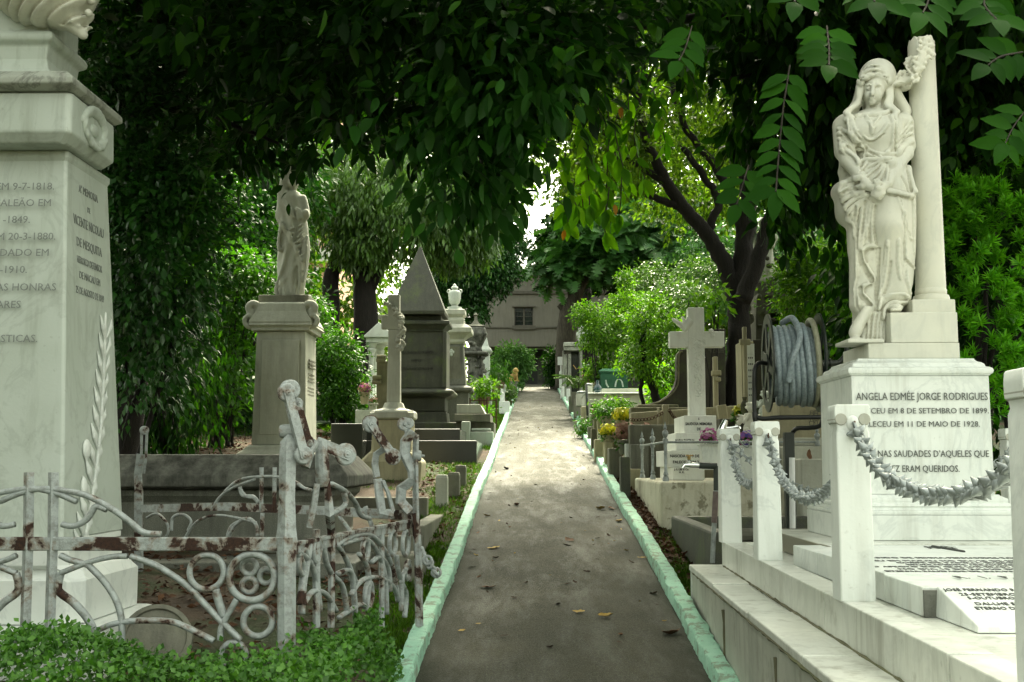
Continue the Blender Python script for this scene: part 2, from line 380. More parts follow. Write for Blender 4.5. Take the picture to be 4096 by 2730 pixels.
def _petal():
    v = [(0, 0, 0)]; f = []
    for i in range(9):
        a = i * 2 * PI / 9; v.append((.5 * math.cos(a), .5 * math.sin(a), .16 if i % 2 else .05))
    for i in range(9): f.append((0, 1 + i, 1 + (i + 1) % 9))
    return np.array(v), f
FLOW = _petal()
def _lobed():
    "deeply cut breadfruit style leaf"
    pts = [(0, 0)]; L = []
    for k in range(5):
        t = .12 + k * .18; w = [.30, .42, .44, .34, .18][k]
        L += [(w * .35, t), (w, t + .13)]
    L.append((.05, .96)); v = [(0, 0, 0)]
    side = [(x, y, .1 * x - .15 * y * y) for x, y in L]; mid = [(0, y, -.02 - .15 * y * y) for _, y in L]
    v += side + mid + [(-x, y, z) for x, y, z in side]; n = len(L); f = []
    for i in range(n - 1):
        f += [(1 + i, 2 + i, n + 2 + i, n + 1 + i), (2 * n + 1 + i, n + 1 + i, n + 2 + i, 2 * n + 2 + i)]
    return np.array(v), f
LOBED = _lobed()
def norm(a): return a / np.maximum(1e-9, np.linalg.norm(a, axis=-1, keepdims=True))
def leaf_mesh(name, P, D, U, S, tmpl, mat, parent=None, extra=None):
    tv, tf = tmpl; n = len(P); k = len(tv)
    P = np.asarray(P, float); D = norm(np.asarray(D, float)); U = np.asarray(U, float); S = np.asarray(S, float)
    Xa = norm(np.cross(D, U) + 1e-6); Z = np.cross(Xa, D)
    V = P[:, None] + S[:, None, None] * (Xa[:, None] * tv[None, :, 0:1] + D[:, None] * tv[None, :, 1:2] + Z[:, None] * tv[None, :, 2:3])
    V = V.reshape(-1, 3)
    ls = []; lt = []
    base = np.concatenate([np.array(f) for f in tf]); cnt = np.array([len(f) for f in tf])
    loops = (base[None, :] + (np.arange(n) * k)[:, None]).reshape(-1)
    tot = np.tile(cnt, n)
    me = bpy.data.meshes.new(name); me.vertices.add(len(V)); me.vertices.foreach_set('co', V.ravel())
    me.loops.add(len(loops)); me.loops.foreach_set('vertex_index', loops.astype(np.int32))
    me.polygons.add(len(tot)); me.polygons.foreach_set('loop_start', (np.cumsum(tot) - tot).astype(np.int32))
    me.polygons.foreach_set('loop_total', tot.astype(np.int32))
    me.polygons.foreach_set('use_smooth', np.ones(len(tot), dtype=bool))
    me.update(calc_edges=True); me.validate()
    return fin_obj(me, name, mat, parent)
def hn(p, sc=1.0, ph=0.0):
    "cheap smooth noise in [-1,1]"
    x, y, z = (p * sc).T
    return (np.sin(x * 1.7 + 2.1 * np.sin(y * 1.3 + ph) + ph) + np.sin(y * 2.3 + 1.7 * np.sin(z * 1.9 + ph * 2)) + np.sin(z * 2.9 + 1.9 * np.sin(x * 2.2 + 3 * ph))) / 3
def twigs(C, rad, nt, ph=0, shell=.35, thr=-.25, nsc=None, flat=False):
    "twig centres inside an ellipsoid with gaps"
    out = []; C = np.array(C, float); rad = np.array(rad, float)
    while sum(len(o) for o in out) < nt:
        q = norm(RNG.normal(size=(nt, 3))) * (RNG.uniform(shell ** 3, 1, size=(nt, 1)) ** (1 / 3))
        p = C + q * rad * (1 + .18 * hn(q * 3, 1.5, ph))[:, None]
        out.append(p[hn(p, nsc or 2.2 / max(.3, rad.max() * .5), ph) > thr])
    return np.concatenate(out)[:nt]
def sprays(T, C, lpt, size, spread=1.0, droop=.5, out=.6, jit=.6):
    "leaves around each twig centre: returns P, D, U, S"
    n = len(T); C = np.array(C, float)
    o = norm(T - C); o = norm(o * out + RNG.normal(size=(n, 3)) * .6 + np.array([0, 0, -droop]))
    L = size * 2.4 * spread
    t = RNG.uniform(-.6, .6, size=(n, lpt, 1)); side = RNG.normal(size=(n, lpt, 3))
    P = T[:, None] + o[:, None] * t * L + side * size * .35 * spread
    D = norm(o[:, None] * .7 + norm(side) * jit + np.array([0, 0, -droop * .7]))
    U = norm(np.array([0, 0, 1.0]) + RNG.normal(size=(n, lpt, 3)) * .45)
    S = size * RNG.uniform(.65, 1.2, size=(n, lpt))
    return P.reshape(-1, 3), D.reshape(-1, 3), U.reshape(-1, 3), S.reshape(-1)
def crown(name, mat, parent, blobs, lpt, size, tmpl=LEAFS, droop=.5, spread=1., shell=.35, thr=-.25, out=.6, keep=None):
    A = []
    for i, (C, rad, nt) in enumerate(blobs):
        T = twigs(C, rad, nt, ph=i * 1.7 + len(name), shell=shell, thr=thr)
        if keep is not None: T = T[keep(T)]
        if len(T): A.append(sprays(T, C, lpt, size, spread, droop, out))
    P, D, U, S = [np.concatenate(x) for x in zip(*A)]
    return leaf_mesh(name, P, D, U, S, tmpl, mat, parent)
def branchpts(pts, n=10, wob=.03):
    "smooth wobbly line through control points"
    pts = [Vector(p) for p in pts]; out = []
    for i in range(len(pts) - 1):
        p0 = pts[max(i - 1, 0)]; p1 = pts[i]; p2 = pts[i + 1]; p3 = pts[min(i + 2, len(pts) - 1)]
        for k in range(n):
            t = k / n
            q = .5 * ((2 * p1) + (p2 - p0) * t + (2 * p0 - 5 * p1 + 4 * p2 - p3) * t * t + (3 * p1 - p0 - 3 * p2 + p3) * t ** 3)
            out.append(q + Vector((random.uniform(-1, 1), random.uniform(-1, 1), 0)) * wob * (0 if i == 0 and k == 0 else 1))
    out.append(pts[-1]); return out
def limb(mb, pts, r0, r1, n=8, seg=6, wob=.02):
    q = branchpts(pts, seg, wob); m = len(q)
    mb.tube(q, [r0 + (r1 - r0) * (i / (m - 1)) ** .8 for i in range(m)], n)

# ------------------------------------------------------------------ carving (signed distance sculpting)
class Sculpt:
    def __init__(s, lo, hi, h):
        s.lo = np.array(lo, float); s.h = h; s.n = np.ceil((np.array(hi) - s.lo) / h).astype(int) + 1
        s.ax = [s.lo[i] + h * np.arange(s.n[i]) for i in range(3)]; s.D = np.full(s.n, 1.0)
    def win(s, a, b):
        i0 = np.maximum(0, np.floor((np.array(a) - s.lo) / s.h).astype(int)); i1 = np.minimum(s.n, np.ceil((np.array(b) - s.lo) / s.h).astype(int) + 1)
        if np.any(i1 <= i0): return None, None
        sl = tuple(slice(a_, b_) for a_, b_ in zip(i0, i1))
        return sl, np.meshgrid(*[s.ax[i][sl[i]] for i in range(3)], indexing='ij')
    def _c(s, sl, d, k, sub):
        A = s.D[sl]
        if sub:
            d = -d; hh = np.clip(.5 - .5 * (A - d) / k, 0, 1); s.D[sl] = A * (1 - hh) + d * hh + k * hh * (1 - hh)
        else:
            hh = np.clip(.5 + .5 * (A - d) / k, 0, 1); s.D[sl] = A * (1 - hh) + d * hh - k * hh * (1 - hh)
    def cap(s, a, b, ra, rb=None, k=.01, sub=False):
        rb = ra if rb is None else rb; a = np.array(a, float); b = np.array(b, float); m = max(ra, rb) + 2 * k + 3 * s.h
        sl, g = s.win(np.minimum(a, b) - m, np.maximum(a, b) + m)
        if sl is None: return s
        ab = b - a; L = max(1e-9, ab @ ab)
        t = np.clip(((g[0] - a[0]) * ab[0] + (g[1] - a[1]) * ab[1] + (g[2] - a[2]) * ab[2]) / L, 0, 1)
        d = np.sqrt((g[0] - a[0] - t * ab[0]) ** 2 + (g[1] - a[1] - t * ab[1]) ** 2 + (g[2] - a[2] - t * ab[2]) ** 2) - (ra + (rb - ra) * t)
        s._c(sl, d, k, sub); return s
    def line(s, pts, r0, r1=None, k=.008, sub=False, sm=3):
        pts = [tuple(p) for p in branchpts(pts, sm, 0)]; n = len(pts) - 1; r1 = r0 if r1 is None else r1
        for i in range(n): s.cap(pts[i], pts[i + 1], r0 + (r1 - r0) * i / n, r0 + (r1 - r0) * (i + 1) / n, k, sub)
        return s
    def ell(s, c, r, k=.01, sub=False, rot=None):
        r = np.array(r if hasattr(r, '__len__') else (r, r, r), float); c = np.array(c, float); m = r.max() + 2 * k + 3 * s.h
        sl, g = s.win(c - m, c + m)
        if sl is None: return s
        q = [g[i] - c[i] for i in range(3)]
        if rot is not None:
            Rm = np.array(rot); q = [Rm[0, i] * q[0] + Rm[1, i] * q[1] + Rm[2, i] * q[2] for i in range(3)]
        l = np.sqrt(sum((q[i] / r[i]) ** 2 for i in range(3))); l2 = np.sqrt(sum((q[i] / r[i] ** 2) ** 2 for i in range(3)))
        s._c(sl, l * (l - 1) / np.maximum(1e-6, l2), k, sub); return s
    def robe(s, secs, k=.01, ex=2.0):
        "elliptic loft: secs = [(z, cx, cy, rx, ry)...] rising z"
        S = np.array(secs); z0, z1 = S[0, 0], S[-1, 0]; mr = S[:, 3].max() + .05
        sl, g = s.win((S[:, 1].min() - mr, S[:, 2].min() - mr, z0 - .05), (S[:, 1].max() + mr, S[:, 2].max() + mr, z1 + .05))
        zz = s.ax[2][sl[2]]; f = [np.interp(zz, S[:, 0], S[:, i])[None, None, :] for i in (1, 2, 3, 4)]
        l = np.sqrt(((g[0] - f[0]) / f[2]) ** 2 + ((g[1] - f[1]) / f[3]) ** 2)
        d = (l - 1) * np.minimum(f[2], f[3]); d = np.maximum(d, np.maximum(z0 - g[2], g[2] - z1))
        s._c(sl, d, k, False); return s
    def box(s, lo, hi, k=.004, sub=False):
        lo = np.array(lo, float); hi = np.array(hi, float); sl, g = s.win(lo - .03, hi + .03); c = (lo + hi) / 2; r = (hi - lo) / 2
        q = [np.abs(g[i] - c[i]) - r[i] for i in range(3)]; d = np.maximum(np.maximum(q[0], q[1]), q[2]); s._c(sl, d, k, sub); return s
    def disp(s, fn, lo, hi):
        sl, g = s.win(lo, hi); s.D[sl] += fn(*g); return s
    def mesh(s, name, mat, parent=None, X=None, smooth=1):
        F = s.D.copy()
        F[0] = F[-1] = 1; F[:, 0] = F[:, -1] = 1; F[:, :, 0] = F[:, :, -1] = 1
        nx, ny, nz = F.shape; I = F < 0
        def C(a, i, j, k): return a[i:nx - 1 + i, j:ny - 1 + j, k:nz - 1 + k]
        cnt = sum(C(I, i, j, k).astype(np.int8) for i in (0, 1) for j in (0, 1) for k in (0, 1)); act = (cnt > 0) & (cnt < 8)
        idx = np.argwhere(act); num = np.zeros(len(idx)); acc = np.zeros((len(idx), 3)); ii = idx.T
        for a in range(3):
            for p in (0, 1):
                for q in (0, 1):
                    o0 = [0, 0, 0]; o = [x for x in range(3) if x != a]; o0[o[0]] = p; o0[o[1]] = q; o1 = list(o0); o1[a] = 1
                    A = F[ii[0] + o0[0], ii[1] + o0[1], ii[2] + o0[2]]; B = F[ii[0] + o1[0], ii[1] + o1[1], ii[2] + o1[2]]
                    m = (A < 0) != (B < 0); t = np.where(m, A / np.where(m, A - B, 1), 0)
                    off = np.array(o0, float)[None].repeat(len(idx), 0); off[:, a] = t
                    acc += off * m[:, None]; num += m
        V = s.lo + s.h * (idx + acc / num[:, None])
        ID = np.full(act.shape, -1, np.int64); ID[act] = np.arange(len(idx)); faces = []
        for a in range(3):
            o = [x for x in range(3) if x != a]
            sA = [slice(1, -1)] * 3; sA[a] = slice(0, -1); sB = list(sA); sB[a] = slice(1, None)
            m = np.argwhere(I[tuple(sA)] != I[tuple(sB)]); base = m.copy()
            base[:, o[0]] += 1; base[:, o[1]] += 1
            ins = I[tuple(base.T)]
            def cid(p, q):
                c = base.copy(); c[:, o[0]] -= p; c[:, o[1]] -= q; return ID[c[:, 0], c[:, 1], c[:, 2]]
            Q = np.stack([cid(1, 1), cid(0, 1), cid(0, 0), cid(1, 0)], 1)
            flip = ~ins if a != 1 else ins
            Q[flip] = Q[flip][:, ::-1]; faces.append(Q)
        Fc = np.concatenate(faces); Fc = Fc[(Fc >= 0).all(1)]
        me = bpy.data.meshes.new(name); me.vertices.add(len(V)); me.vertices.foreach_set('co', V.ravel())
        me.loops.add(Fc.size); me.loops.foreach_set('vertex_index', Fc.ravel().astype(np.int32))
        me.polygons.add(len(Fc)); me.polygons.foreach_set('loop_start', (np.arange(len(Fc)) * 4).astype(np.int32)); me.polygons.foreach_set('loop_total', np.full(len(Fc), 4, np.int32))
        me.update(calc_edges=True); me.validate()
        if X is not None: me.transform(X)
        return fin_obj(me, name, mat, parent, smooth=bool(smooth))
# ================================================================== the setting: ground, path, kerbs
def G(x, y):
    yy = max(-3.0, min(46.0, y)); g = .102 * yy
    if x < -.7: g += .16 * min(1, max(0, (-x - .7) / 2.5)) * min(1, max(0, (y - 3) / 4))
    if x > 1.0: g += .05 * min(1, (x - 1.0) / 2) * min(1, max(0, (y - 8) / 3))
    return g
def grid(name, xs, ys, zf, mat, kind='structure', smooth=True):
    vs = [(x, y, zf(x, y)) for y in ys for x in xs]; n = len(xs)
    fs = [(j * n + i, j * n + i + 1, (j + 1) * n + i + 1, (j + 1) * n + i) for j in range(len(ys) - 1) for i in range(n - 1)]
    m = MB(); m.add(vs, fs); o = m.build(name, mat, smooth=smooth); o['kind'] = kind; return o
gx = [-400, -120, -40, -18, -12] + list(np.arange(-8, 8.01, .25)) + [12, 18, 40, 120, 400]
gy = [-60, -12] + list(np.arange(-4, 46, .3)) + [48, 60, 120, 400]
grid('ground', gx, gy, lambda x, y: G(x, y) - .004 + (0 if -.72 < x < 1.0 else .014 * float(hn(np.array([[x * 3, y * 3, 0]]), 1)[0])) - (.015 if -.6 < x < .88 else 0), 'ground')
grid('path', list(np.linspace(-.57, .84, 15)), list(np.arange(-3, 46.3, .25)), lambda x, y: .102 * min(46, y) + .012 + .004 * math.sin(x * 9 + y * 2) - .012 * (abs(x - .13) / .7) ** 2, 'path')
def kerb(pts, w=.10, h=.085, name='kerb'):
    mb = MB(); rs = []; P = branchpts(pts, 30, 0)
    for i, p in enumerate(P):
        d = (P[min(i + 1, len(P) - 1)] - P[max(i - 1, 0)]); a = Vector((-d.y, d.x, 0)).normalized(); y = p.y
        j = lambda s: .003 * math.sin(y * 5.3 + s) + .002 * math.sin(y * 13 + s * 2) + (random.uniform(-.0035, .0035) if random.random() < .85 else random.uniform(-.011, .001))
        z = p.z; q = [(-w / 2 + j(1), -.12), (-w / 2 + .003 + j(2), h - .010 + j(3)), (-w / 2 + .012, h + j(4)), (w / 2 - .012, h + j(5)), (w / 2 - .003 + j(6), h - .012), (w / 2 + j(7), -.12)]
        rs.append([tuple(p + a * s + Vector((0, 0, t))) for s, t in q])
    mb.loft(rs); o = mb.build(name, 'kerb', smooth=2); o['kind'] = 'structure'; return o
def kz(x, y): return (x, y, .102 * y)
kerb([kz(-.61 + .008 * math.sin(y * .9), y) for y in np.arange(-3, 46.5, 1.5)], name='kerb_left')
kerb([kz(.885 + .008 * math.sin(y * .8 + 1), y) for y in np.arange(-3, 22.6, 1.5)] + [kz(.93, 22.9), kz(1.05, 23.3), kz(1.6, 23.45), kz(3.2, 23.5)], name='kerb_right')
kerb([kz(3.2, 24.3), kz(1.6, 24.35), kz(1.05, 24.45), kz(.93, 24.8)] + [kz(.885, y) for y in np.arange(25.4, 46.5, 1.5)], name='kerb_right_far')

# ------------------------------------------------------------------ house at the top of the path
YH = 48.5
hz = lambda v, Y=YH: at(2100, v, Y).z
hx = lambda u, Y=YH: at(u, 1300, Y).x
house = thing('house', 'grey rendered house with a dark window above a dark porch, ending the path', 'house', (hx(2160), YH + 3, 4.68))
m = MB()
wx0, wx1, wz0, wz1 = hx(2058), hx(2133), hz(1304), hz(1230)
top = hz(1090); porch = hz(1387); XL, XR = hx(1880), hx(2560)
w2 = (hx(2238), hx(2312))
dxr = hx(2210)
m.box(XL, wx0, YH, YH + 6, porch, top); m.box(wx1, w2[0], YH, YH + 6, porch, top); m.box(w2[1], XR, YH, YH + 6, porch, top)
for a, b in ((wx0, wx1), w2):
    m.box(a, b, YH, YH + 6, porch, wz0); m.box(a, b, YH, YH + 6, wz1, top)
m.box(dxr, XR, YH + .003, YH + 6, 4.5, porch - .002)
m.build('wall', 'wall', house)
m = MB(); m.box(XL, dxr, YH + 1.4, YH + 1.6, 4.5, porch - .003); m.build('porch_wall', 'blackpaint_shade', house)  # shade of the porch put into the wall's colour as flat black
m = MB(); m.box(XL - .02, XR + .02, YH - .06, YH + .003, hz(1314), hz(1308)); m.box(XL - .3, XR + .3, YH - .3, YH + 6.2, top + .001, top + .12); m.box(XL - .02, XR, YH - .1, YH - .003, hz(1178), hz(1165)); m.build('string_course', 'walld', house, bevel=.01)
for a, b in ((wx0, wx1), w2):
    wf = MB(); fw = .035
    for q in ((a - .1, b + .1, wz1, wz1 + .05), (a - .1, b + .1, wz0 - .17, wz0 - .002)): wf.box(q[0], q[1], YH - .09, YH - .004, q[2], q[3])
    for q in ((a, a + fw, wz0, wz1), (b - fw, b, wz0, wz1), ((a + b) / 2 - fw, (a + b) / 2 + fw, wz0, wz1), (a, b, wz0, wz0 + fw), (a, b, wz1 - fw, wz1)): wf.box(q[0], q[1], YH + .06, YH + .1, q[2], q[3])
    for k in range(1, 4): wf.box(a, b, YH + .03, YH + .045, wz0 + (wz1 - wz0) * k / 4, wz0 + (wz1 - wz0) * k / 4 + .012)
    wo_ = wf.build('window', 'walld', house)
    pn = MB(); pn.box(a, b, YH + .1, YH + .11, wz0, wz1); pn.build('pane', 'pane', wo_)
d = MB(); d.box(hx(2112), dxr + .02, YH + .2, YH + .3, porch - .12, porch - .005); d.box(dxr - .06, dxr, YH + .2, YH + .3, 4.6, porch - .12); d.build('door_frame', 'walld', house)
d = MB(); d.box(hx(2150), hx(2176), YH + 1.3, YH + 1.38, 4.6, porch - .3); d.box(hx(2178), hx(2206), YH + 1.3, YH + 1.38, 4.6, porch - .3)
for k in range(3): d.box(hx(2153), hx(2173), YH + 1.27, YH + 1.3, 4.75 + .42 * k, 5.05 + .42 * k)
dd = d.build('door', 'dgranite', house, bevel=.01)
d = MB(); d.box(hx(2168), hx(2184), YH + 1.2, YH + 1.26, 5.15, 5.4); d.build('notice', 'reel', dd)
# steps in front of house
m = MB(); m.box(-1.3, 1.6, 46.1, 46.9, 4.55, 4.74); m.box(-1.6, 1.9, 46.9, 60, 4.55, 4.78); o = m.build('forecourt', 'walld', bevel=.02); o['kind'] = 'structure'
# peach apartment house behind the left trees
YP = 62.
b = thing('apartment_building', 'peach and white striped apartment building glimpsed between trunks on the left', 'building', (at(1270, 1400, YP).x, YP + 3, 4.7))
px0, px1 = at(1150, 1300, YP).x, at(1345, 1300, YP).x
m = MB(); m.box(px0, px1, YP, YP + 6, 4.5, 24); m.build('wall', 'peach', b)
m = MB()
for v0, v1 in ((1000, 1052), (1118, 1172), (860, 930), (760, 800)): m.box(px0 - .1, px1 + .1, YP - .5, YP - .01, at(1270, v1, YP).z, at(1270, v0, YP).z)
m.build('balcony_wall', 'whitewall', b)
for k, (v0, v1) in enumerate(((1072, 1106), (1190, 1230), (955, 990))):
    for uu in (1235, 1285, 1325):
        w = MB(); w.box(at(uu - 9, 1, YP).x, at(uu + 9, 1, YP).x, YP - .04, YP - .012, at(uu, v1, YP).z, at(uu, v0, YP).z); f = w.build('window', 'whitewall', b)
        w = MB(); w.box(at(uu - 7, 1, YP).x, at(uu + 7, 1, YP).x, YP - .05, YP - .041, at(uu, v1 - 3, YP).z, at(uu, v0 + 3, YP).z); w.build('pane', 'pane', f)
# low green garden wall far left
gw = thing('garden_wall', 'low green painted wall behind the shrubs on the left', 'wall', (-6, 20, 2.1))
m = MB(); m.box(-13, -2.9, 20, 20.2, 1.6, at(900, 1600, 20).z); m.build('panel', 'greenwall', gw)
m = MB(); m.tube([(-13, 19.93, at(900, 1715, 20).z - .2), (-2.9, 19.93, at(900, 1690, 20).z)], .05, 8); m.build('pipe', 'greenwall', gw, smooth=True)

# ================================================================== trees and foliage
def A(x, y, Y): return np.array(dt(x, y, Y))
def tree(name, label, loc, group=None, cat='tree'): return thing(name, label, cat, loc, 0, group)
def trunk(root, lims, mat='bark', n=10, name='trunk'):
    mb = MB()
    for pts, r0, r1 in lims: limb(mb, pts, r0, r1, n)
    return mb.build(name, mat, root, smooth=True)
# dark leaning tree at the left whose broad leaves hang over the path
T1 = tree('broad_leaved_tree', 'dark tree leaning from the left, its broad leaves hanging over the path', (-3.9, 11, G(-3.9, 11)))
c1 = dt(356, 240, 10)
trunk(T1, [([(-4.1, 11, 1.2), tuple(dt(350, 500, 10.5)), tuple(c1), tuple(dt(430, 110, 9.4)), tuple(dt(545, -20, 8.6)), (-1.6, 7.5, 6)], .2, .09),
           ([tuple(dt(430, 110, 9.4)), tuple(dt(330, 20, 8.6)), tuple(dt(250, -60, 8))], .09, .04),
           ([tuple(dt(545, -20, 8.6)), tuple(dt(760, -60, 7.6)), tuple(dt(1000, -40, 7))], .06, .02),
           ([tuple(c1), tuple(dt(300, 180, 9.6)), tuple(dt(200, 120, 9))], .05, .02),
           ([tuple(dt(380, 190, 9.8)), tuple(dt(480, 260, 9)), tuple(dt(640, 330, 8.5))], .04, .012),
           ([(-1.6, 7.5, 6), (0, 7, 6.6), (2, 7, 6.6)], .08, .03),
           ([tuple(dt(760, -60, 7.6)), tuple(dt(850, 60, 7.4)), tuple(dt(930, 200, 7.2)), tuple(dt(1000, 330, 7.0))], .025, .006), ([tuple(dt(1000, -40, 7)), tuple(dt(1080, 90, 6.8)), tuple(dt(1150, 230, 6.6)), tuple(dt(1165, 380, 6.8))], .022, .005), ([tuple(dt(545, -20, 8.6)), tuple(dt(600, 120, 8.5)), tuple(dt(690, 240, 8.3))], .03, .008), ([tuple(dt(1000, -40, 7)), tuple(dt(1180, 20, 6.6)), tuple(dt(1300, 110, 6.4))], .02, .006), ([tuple(dt(430, 110, 9.4)), tuple(dt(520, 160, 9.2)), tuple(dt(600, 280, 9))], .03, .008)])
crown('crown', 'lf_canopy', T1, [
    (A(930, 150, 7.2), (1.1, 1.2, .50), 170), (A(720, 60, 7.6), (1.0, 1.3, .6), 180), (A(1190, 100, 6.6), (.6, 1.1, .42), 140),
    (A(1080, 280, 7.2), (.40, .5, .36), 60), (A(500, 200, 9.0), (1.1, 1.2, .8), 190), (A(480, 40, 9), (1.6, 1.4, .8), 300),
    (A(1000, -90, 6.5), (2.0, 1.6, .6), 420), (A(600, 280, 9.2), (.6, .7, .4), 30)], 9, .13, LEAF, droop=.2, spread=1.1, thr=.0)
crown('upper_crown', 'lf_canopy', T1, [((-2.8, 9.5, 6.4), (4.2, 5.0, 1.1), 1500), ((1.0, 7.6, 6.4), (3.0, 2.6, .9), 900), ((-3.4, 6.4, 5.8), (2.8, 2.4, .9), 600), ((.4, 11.6, 6.7), (2.8, 2.8, .8), 800), ((-4.5, 13, 7.2), (2.5, 3, .9), 400), ((-6.2, .8, 3.6), (1.8, 5.5, 3.8), 3000)], 9, .2, LEAF2, droop=.3, spread=1.1, thr=-.6,  # overhead leaves added for shade; last blob, unseen at left, blocks sky light
      keep=lambda T: ~((T[:, 0] > -1.4) & (T[:, 0] < 1.6) & (T[:, 1] > 16.5)))
crown('drooping_leaves', 'lf_drape', T1, [(A(1130, 270, 6.6), (.42, .5, .38), 40), (A(1070, 400, 6.9), (.28, .4, .26), 16), (A(1200, 190, 6.3), (.45, .5, .32), 36), (A(930, 290, 6.8), (.4, .5, .25), 18), (A(1150, 400, 7), (.16, .3, .2), 12), (A(985, 455, 7), (.12, .3, .08), 4)], 8, .14, LEAF, droop=.5, spread=1.1, thr=-.1)

# the forked tree on the right
T2 = tree('forked_tree', 'dark forked tree standing right of the path behind the white cross', (2.65, 15.2, G(2.7, 15.2)))
Y2 = 15.2
def B(*a): return [tuple(dt(x, y, Y2 + (c[0] if c else 0))) for x, y, *c in a]
trunk(T2, [(B((1692, 960), (1695, 860), (1700, 760), (1700, 660), (1712, 560), (1720, 440), (1700, 300), (1690, 120), (1680, -60)), 0.193, 0.074),
           (B((1700, 700), (1665, 610), (1625, 540), (1570, 475), (1520, 400), (1478, 300), (1462, 150), (1440, -40)), 0.139, 0.041),
           (B((1570, 478), (1530, 465), (1485, 447)), 0.061, 0.045),
           (B((1530, 420), (1470, 385), (1415, 340), (1350, 250), (1300, 160)), 0.057, 0.016),
           (B((1705, 690, -.3), (1745, 590, -.4), (1770, 500, -.5), (1800, 420, -.6), (1870, 300, -.6), (1900, 100, -.6)), 0.123, 0.049),
           (B((1712, 560), (1690, 470), (1640, 380), (1570, 280), (1530, 120), (1500, -40)), 0.082, 0.025),
           (B((1625, 540), (1650, 470), (1640, 440), (1600, 380), (1570, 340)), 0.061, 0.041),
           (B((1720, 440), (1760, 340), (1750, 180), (1760, 0)), 0.074, 0.033),
           (B((1690, 470), (1640, 440), (1560, 330)), 0.025, 0.008), (B((1478, 300), (1400, 260), (1240, 190)), 0.025, 0.007)], 'bark', 12)
crown('crown', 'lf_far', T2, [(A(1500, 180, 15.5), (2.2, 2.4, 1.5), 850), (A(1750, 120, 16), (1.6, 2, 1.6), 420), (A(1360, 330, 15.5), (1.0, 1.3, .9), 260), (A(1600, 420, 17), (1.3, 1.2, .8), 200),
     (A(1300, 90, 14), (1.0, 1.2, 1.0), 150), (A(1850, 380, 17), (.9, 1.2, .9), 160), (A(1900, -180, 15), (2.4, 4, 1.5), 500)], 14, .10, LEAFS, droop=.3, spread=1.3, thr=-.12)
# branches of big leaves that hang in the backlight over the path
T3 = tree('hanging_branches_tree', 'overhanging yellow green branches with big backlit leaves above the right kerb', (3.4, 10.5, G(3.4, 10.5)))
trunk(T3, [([(3.4, 10.5, 1.0), (3.6, 10.3, 3), (3.2, 10, 4.6), (2.0, 9.6, 5.4), (.6, 9.2, 5.2)], .12, .03), ([(3.2, 10, 4.6), (2.4, 9.4, 4.9), (1.6, 9, 4.7)], .05, .02)], 'bark')
def strands(name, mat, root, tops, lf, size, mid=.11, tmpl=LEAF, sway=.12):
    P = []; D = []; U = []; S = []; mb = MB()
    for (x, y, Y, L) in tops:
        p = np.array(dt(x, y, Y)); d = np.array([RNG.uniform(-.3, .3), RNG.uniform(-.3, .3), -1.]); pts = [tuple(p)]
        n = int(L / mid)
        for i in range(n):
            d = norm(d + RNG.normal(size=3) * sway + np.array([0, 0, -.12])); p = p + d * mid; pts.append(tuple(p))
            for s in (-1, 1):
                if RNG.random() < .12: continue
                a = norm(np.array([RNG.normal(), RNG.normal(), 0])); P.append(p); D.append(norm(a * .55 * s + d * .8)); U.append(norm(RNG.normal(size=3) * .5 + a * .3 + [0, -.3, .5])); S.append(size * RNG.uniform(.7, 1.25))
        P.append(p); D.append(d); U.append([0, -.5, .5]); S.append(size)
        mb.tube(pts, .005, 4)
    t = mb.build(name + '_twig', 'bark2', root)
    return leaf_mesh(name, P, D, U, S, tmpl, mat, root)
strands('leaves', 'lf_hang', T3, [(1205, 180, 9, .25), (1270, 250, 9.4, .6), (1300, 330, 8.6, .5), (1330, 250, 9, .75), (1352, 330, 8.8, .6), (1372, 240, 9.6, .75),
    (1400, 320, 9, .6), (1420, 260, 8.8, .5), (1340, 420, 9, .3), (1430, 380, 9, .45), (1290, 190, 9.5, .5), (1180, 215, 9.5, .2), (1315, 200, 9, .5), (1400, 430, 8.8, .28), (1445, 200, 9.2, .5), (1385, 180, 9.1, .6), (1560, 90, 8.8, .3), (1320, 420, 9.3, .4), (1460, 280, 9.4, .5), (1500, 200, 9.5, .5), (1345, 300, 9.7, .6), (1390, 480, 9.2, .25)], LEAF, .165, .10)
strands('orange_leaves', 'orangeleaf', T3, [(1428, 222, 8.8, .1), (1412, 470, 8.8, .08), (1298, 528, 8.9, .06)], LEAF, .09, .09)

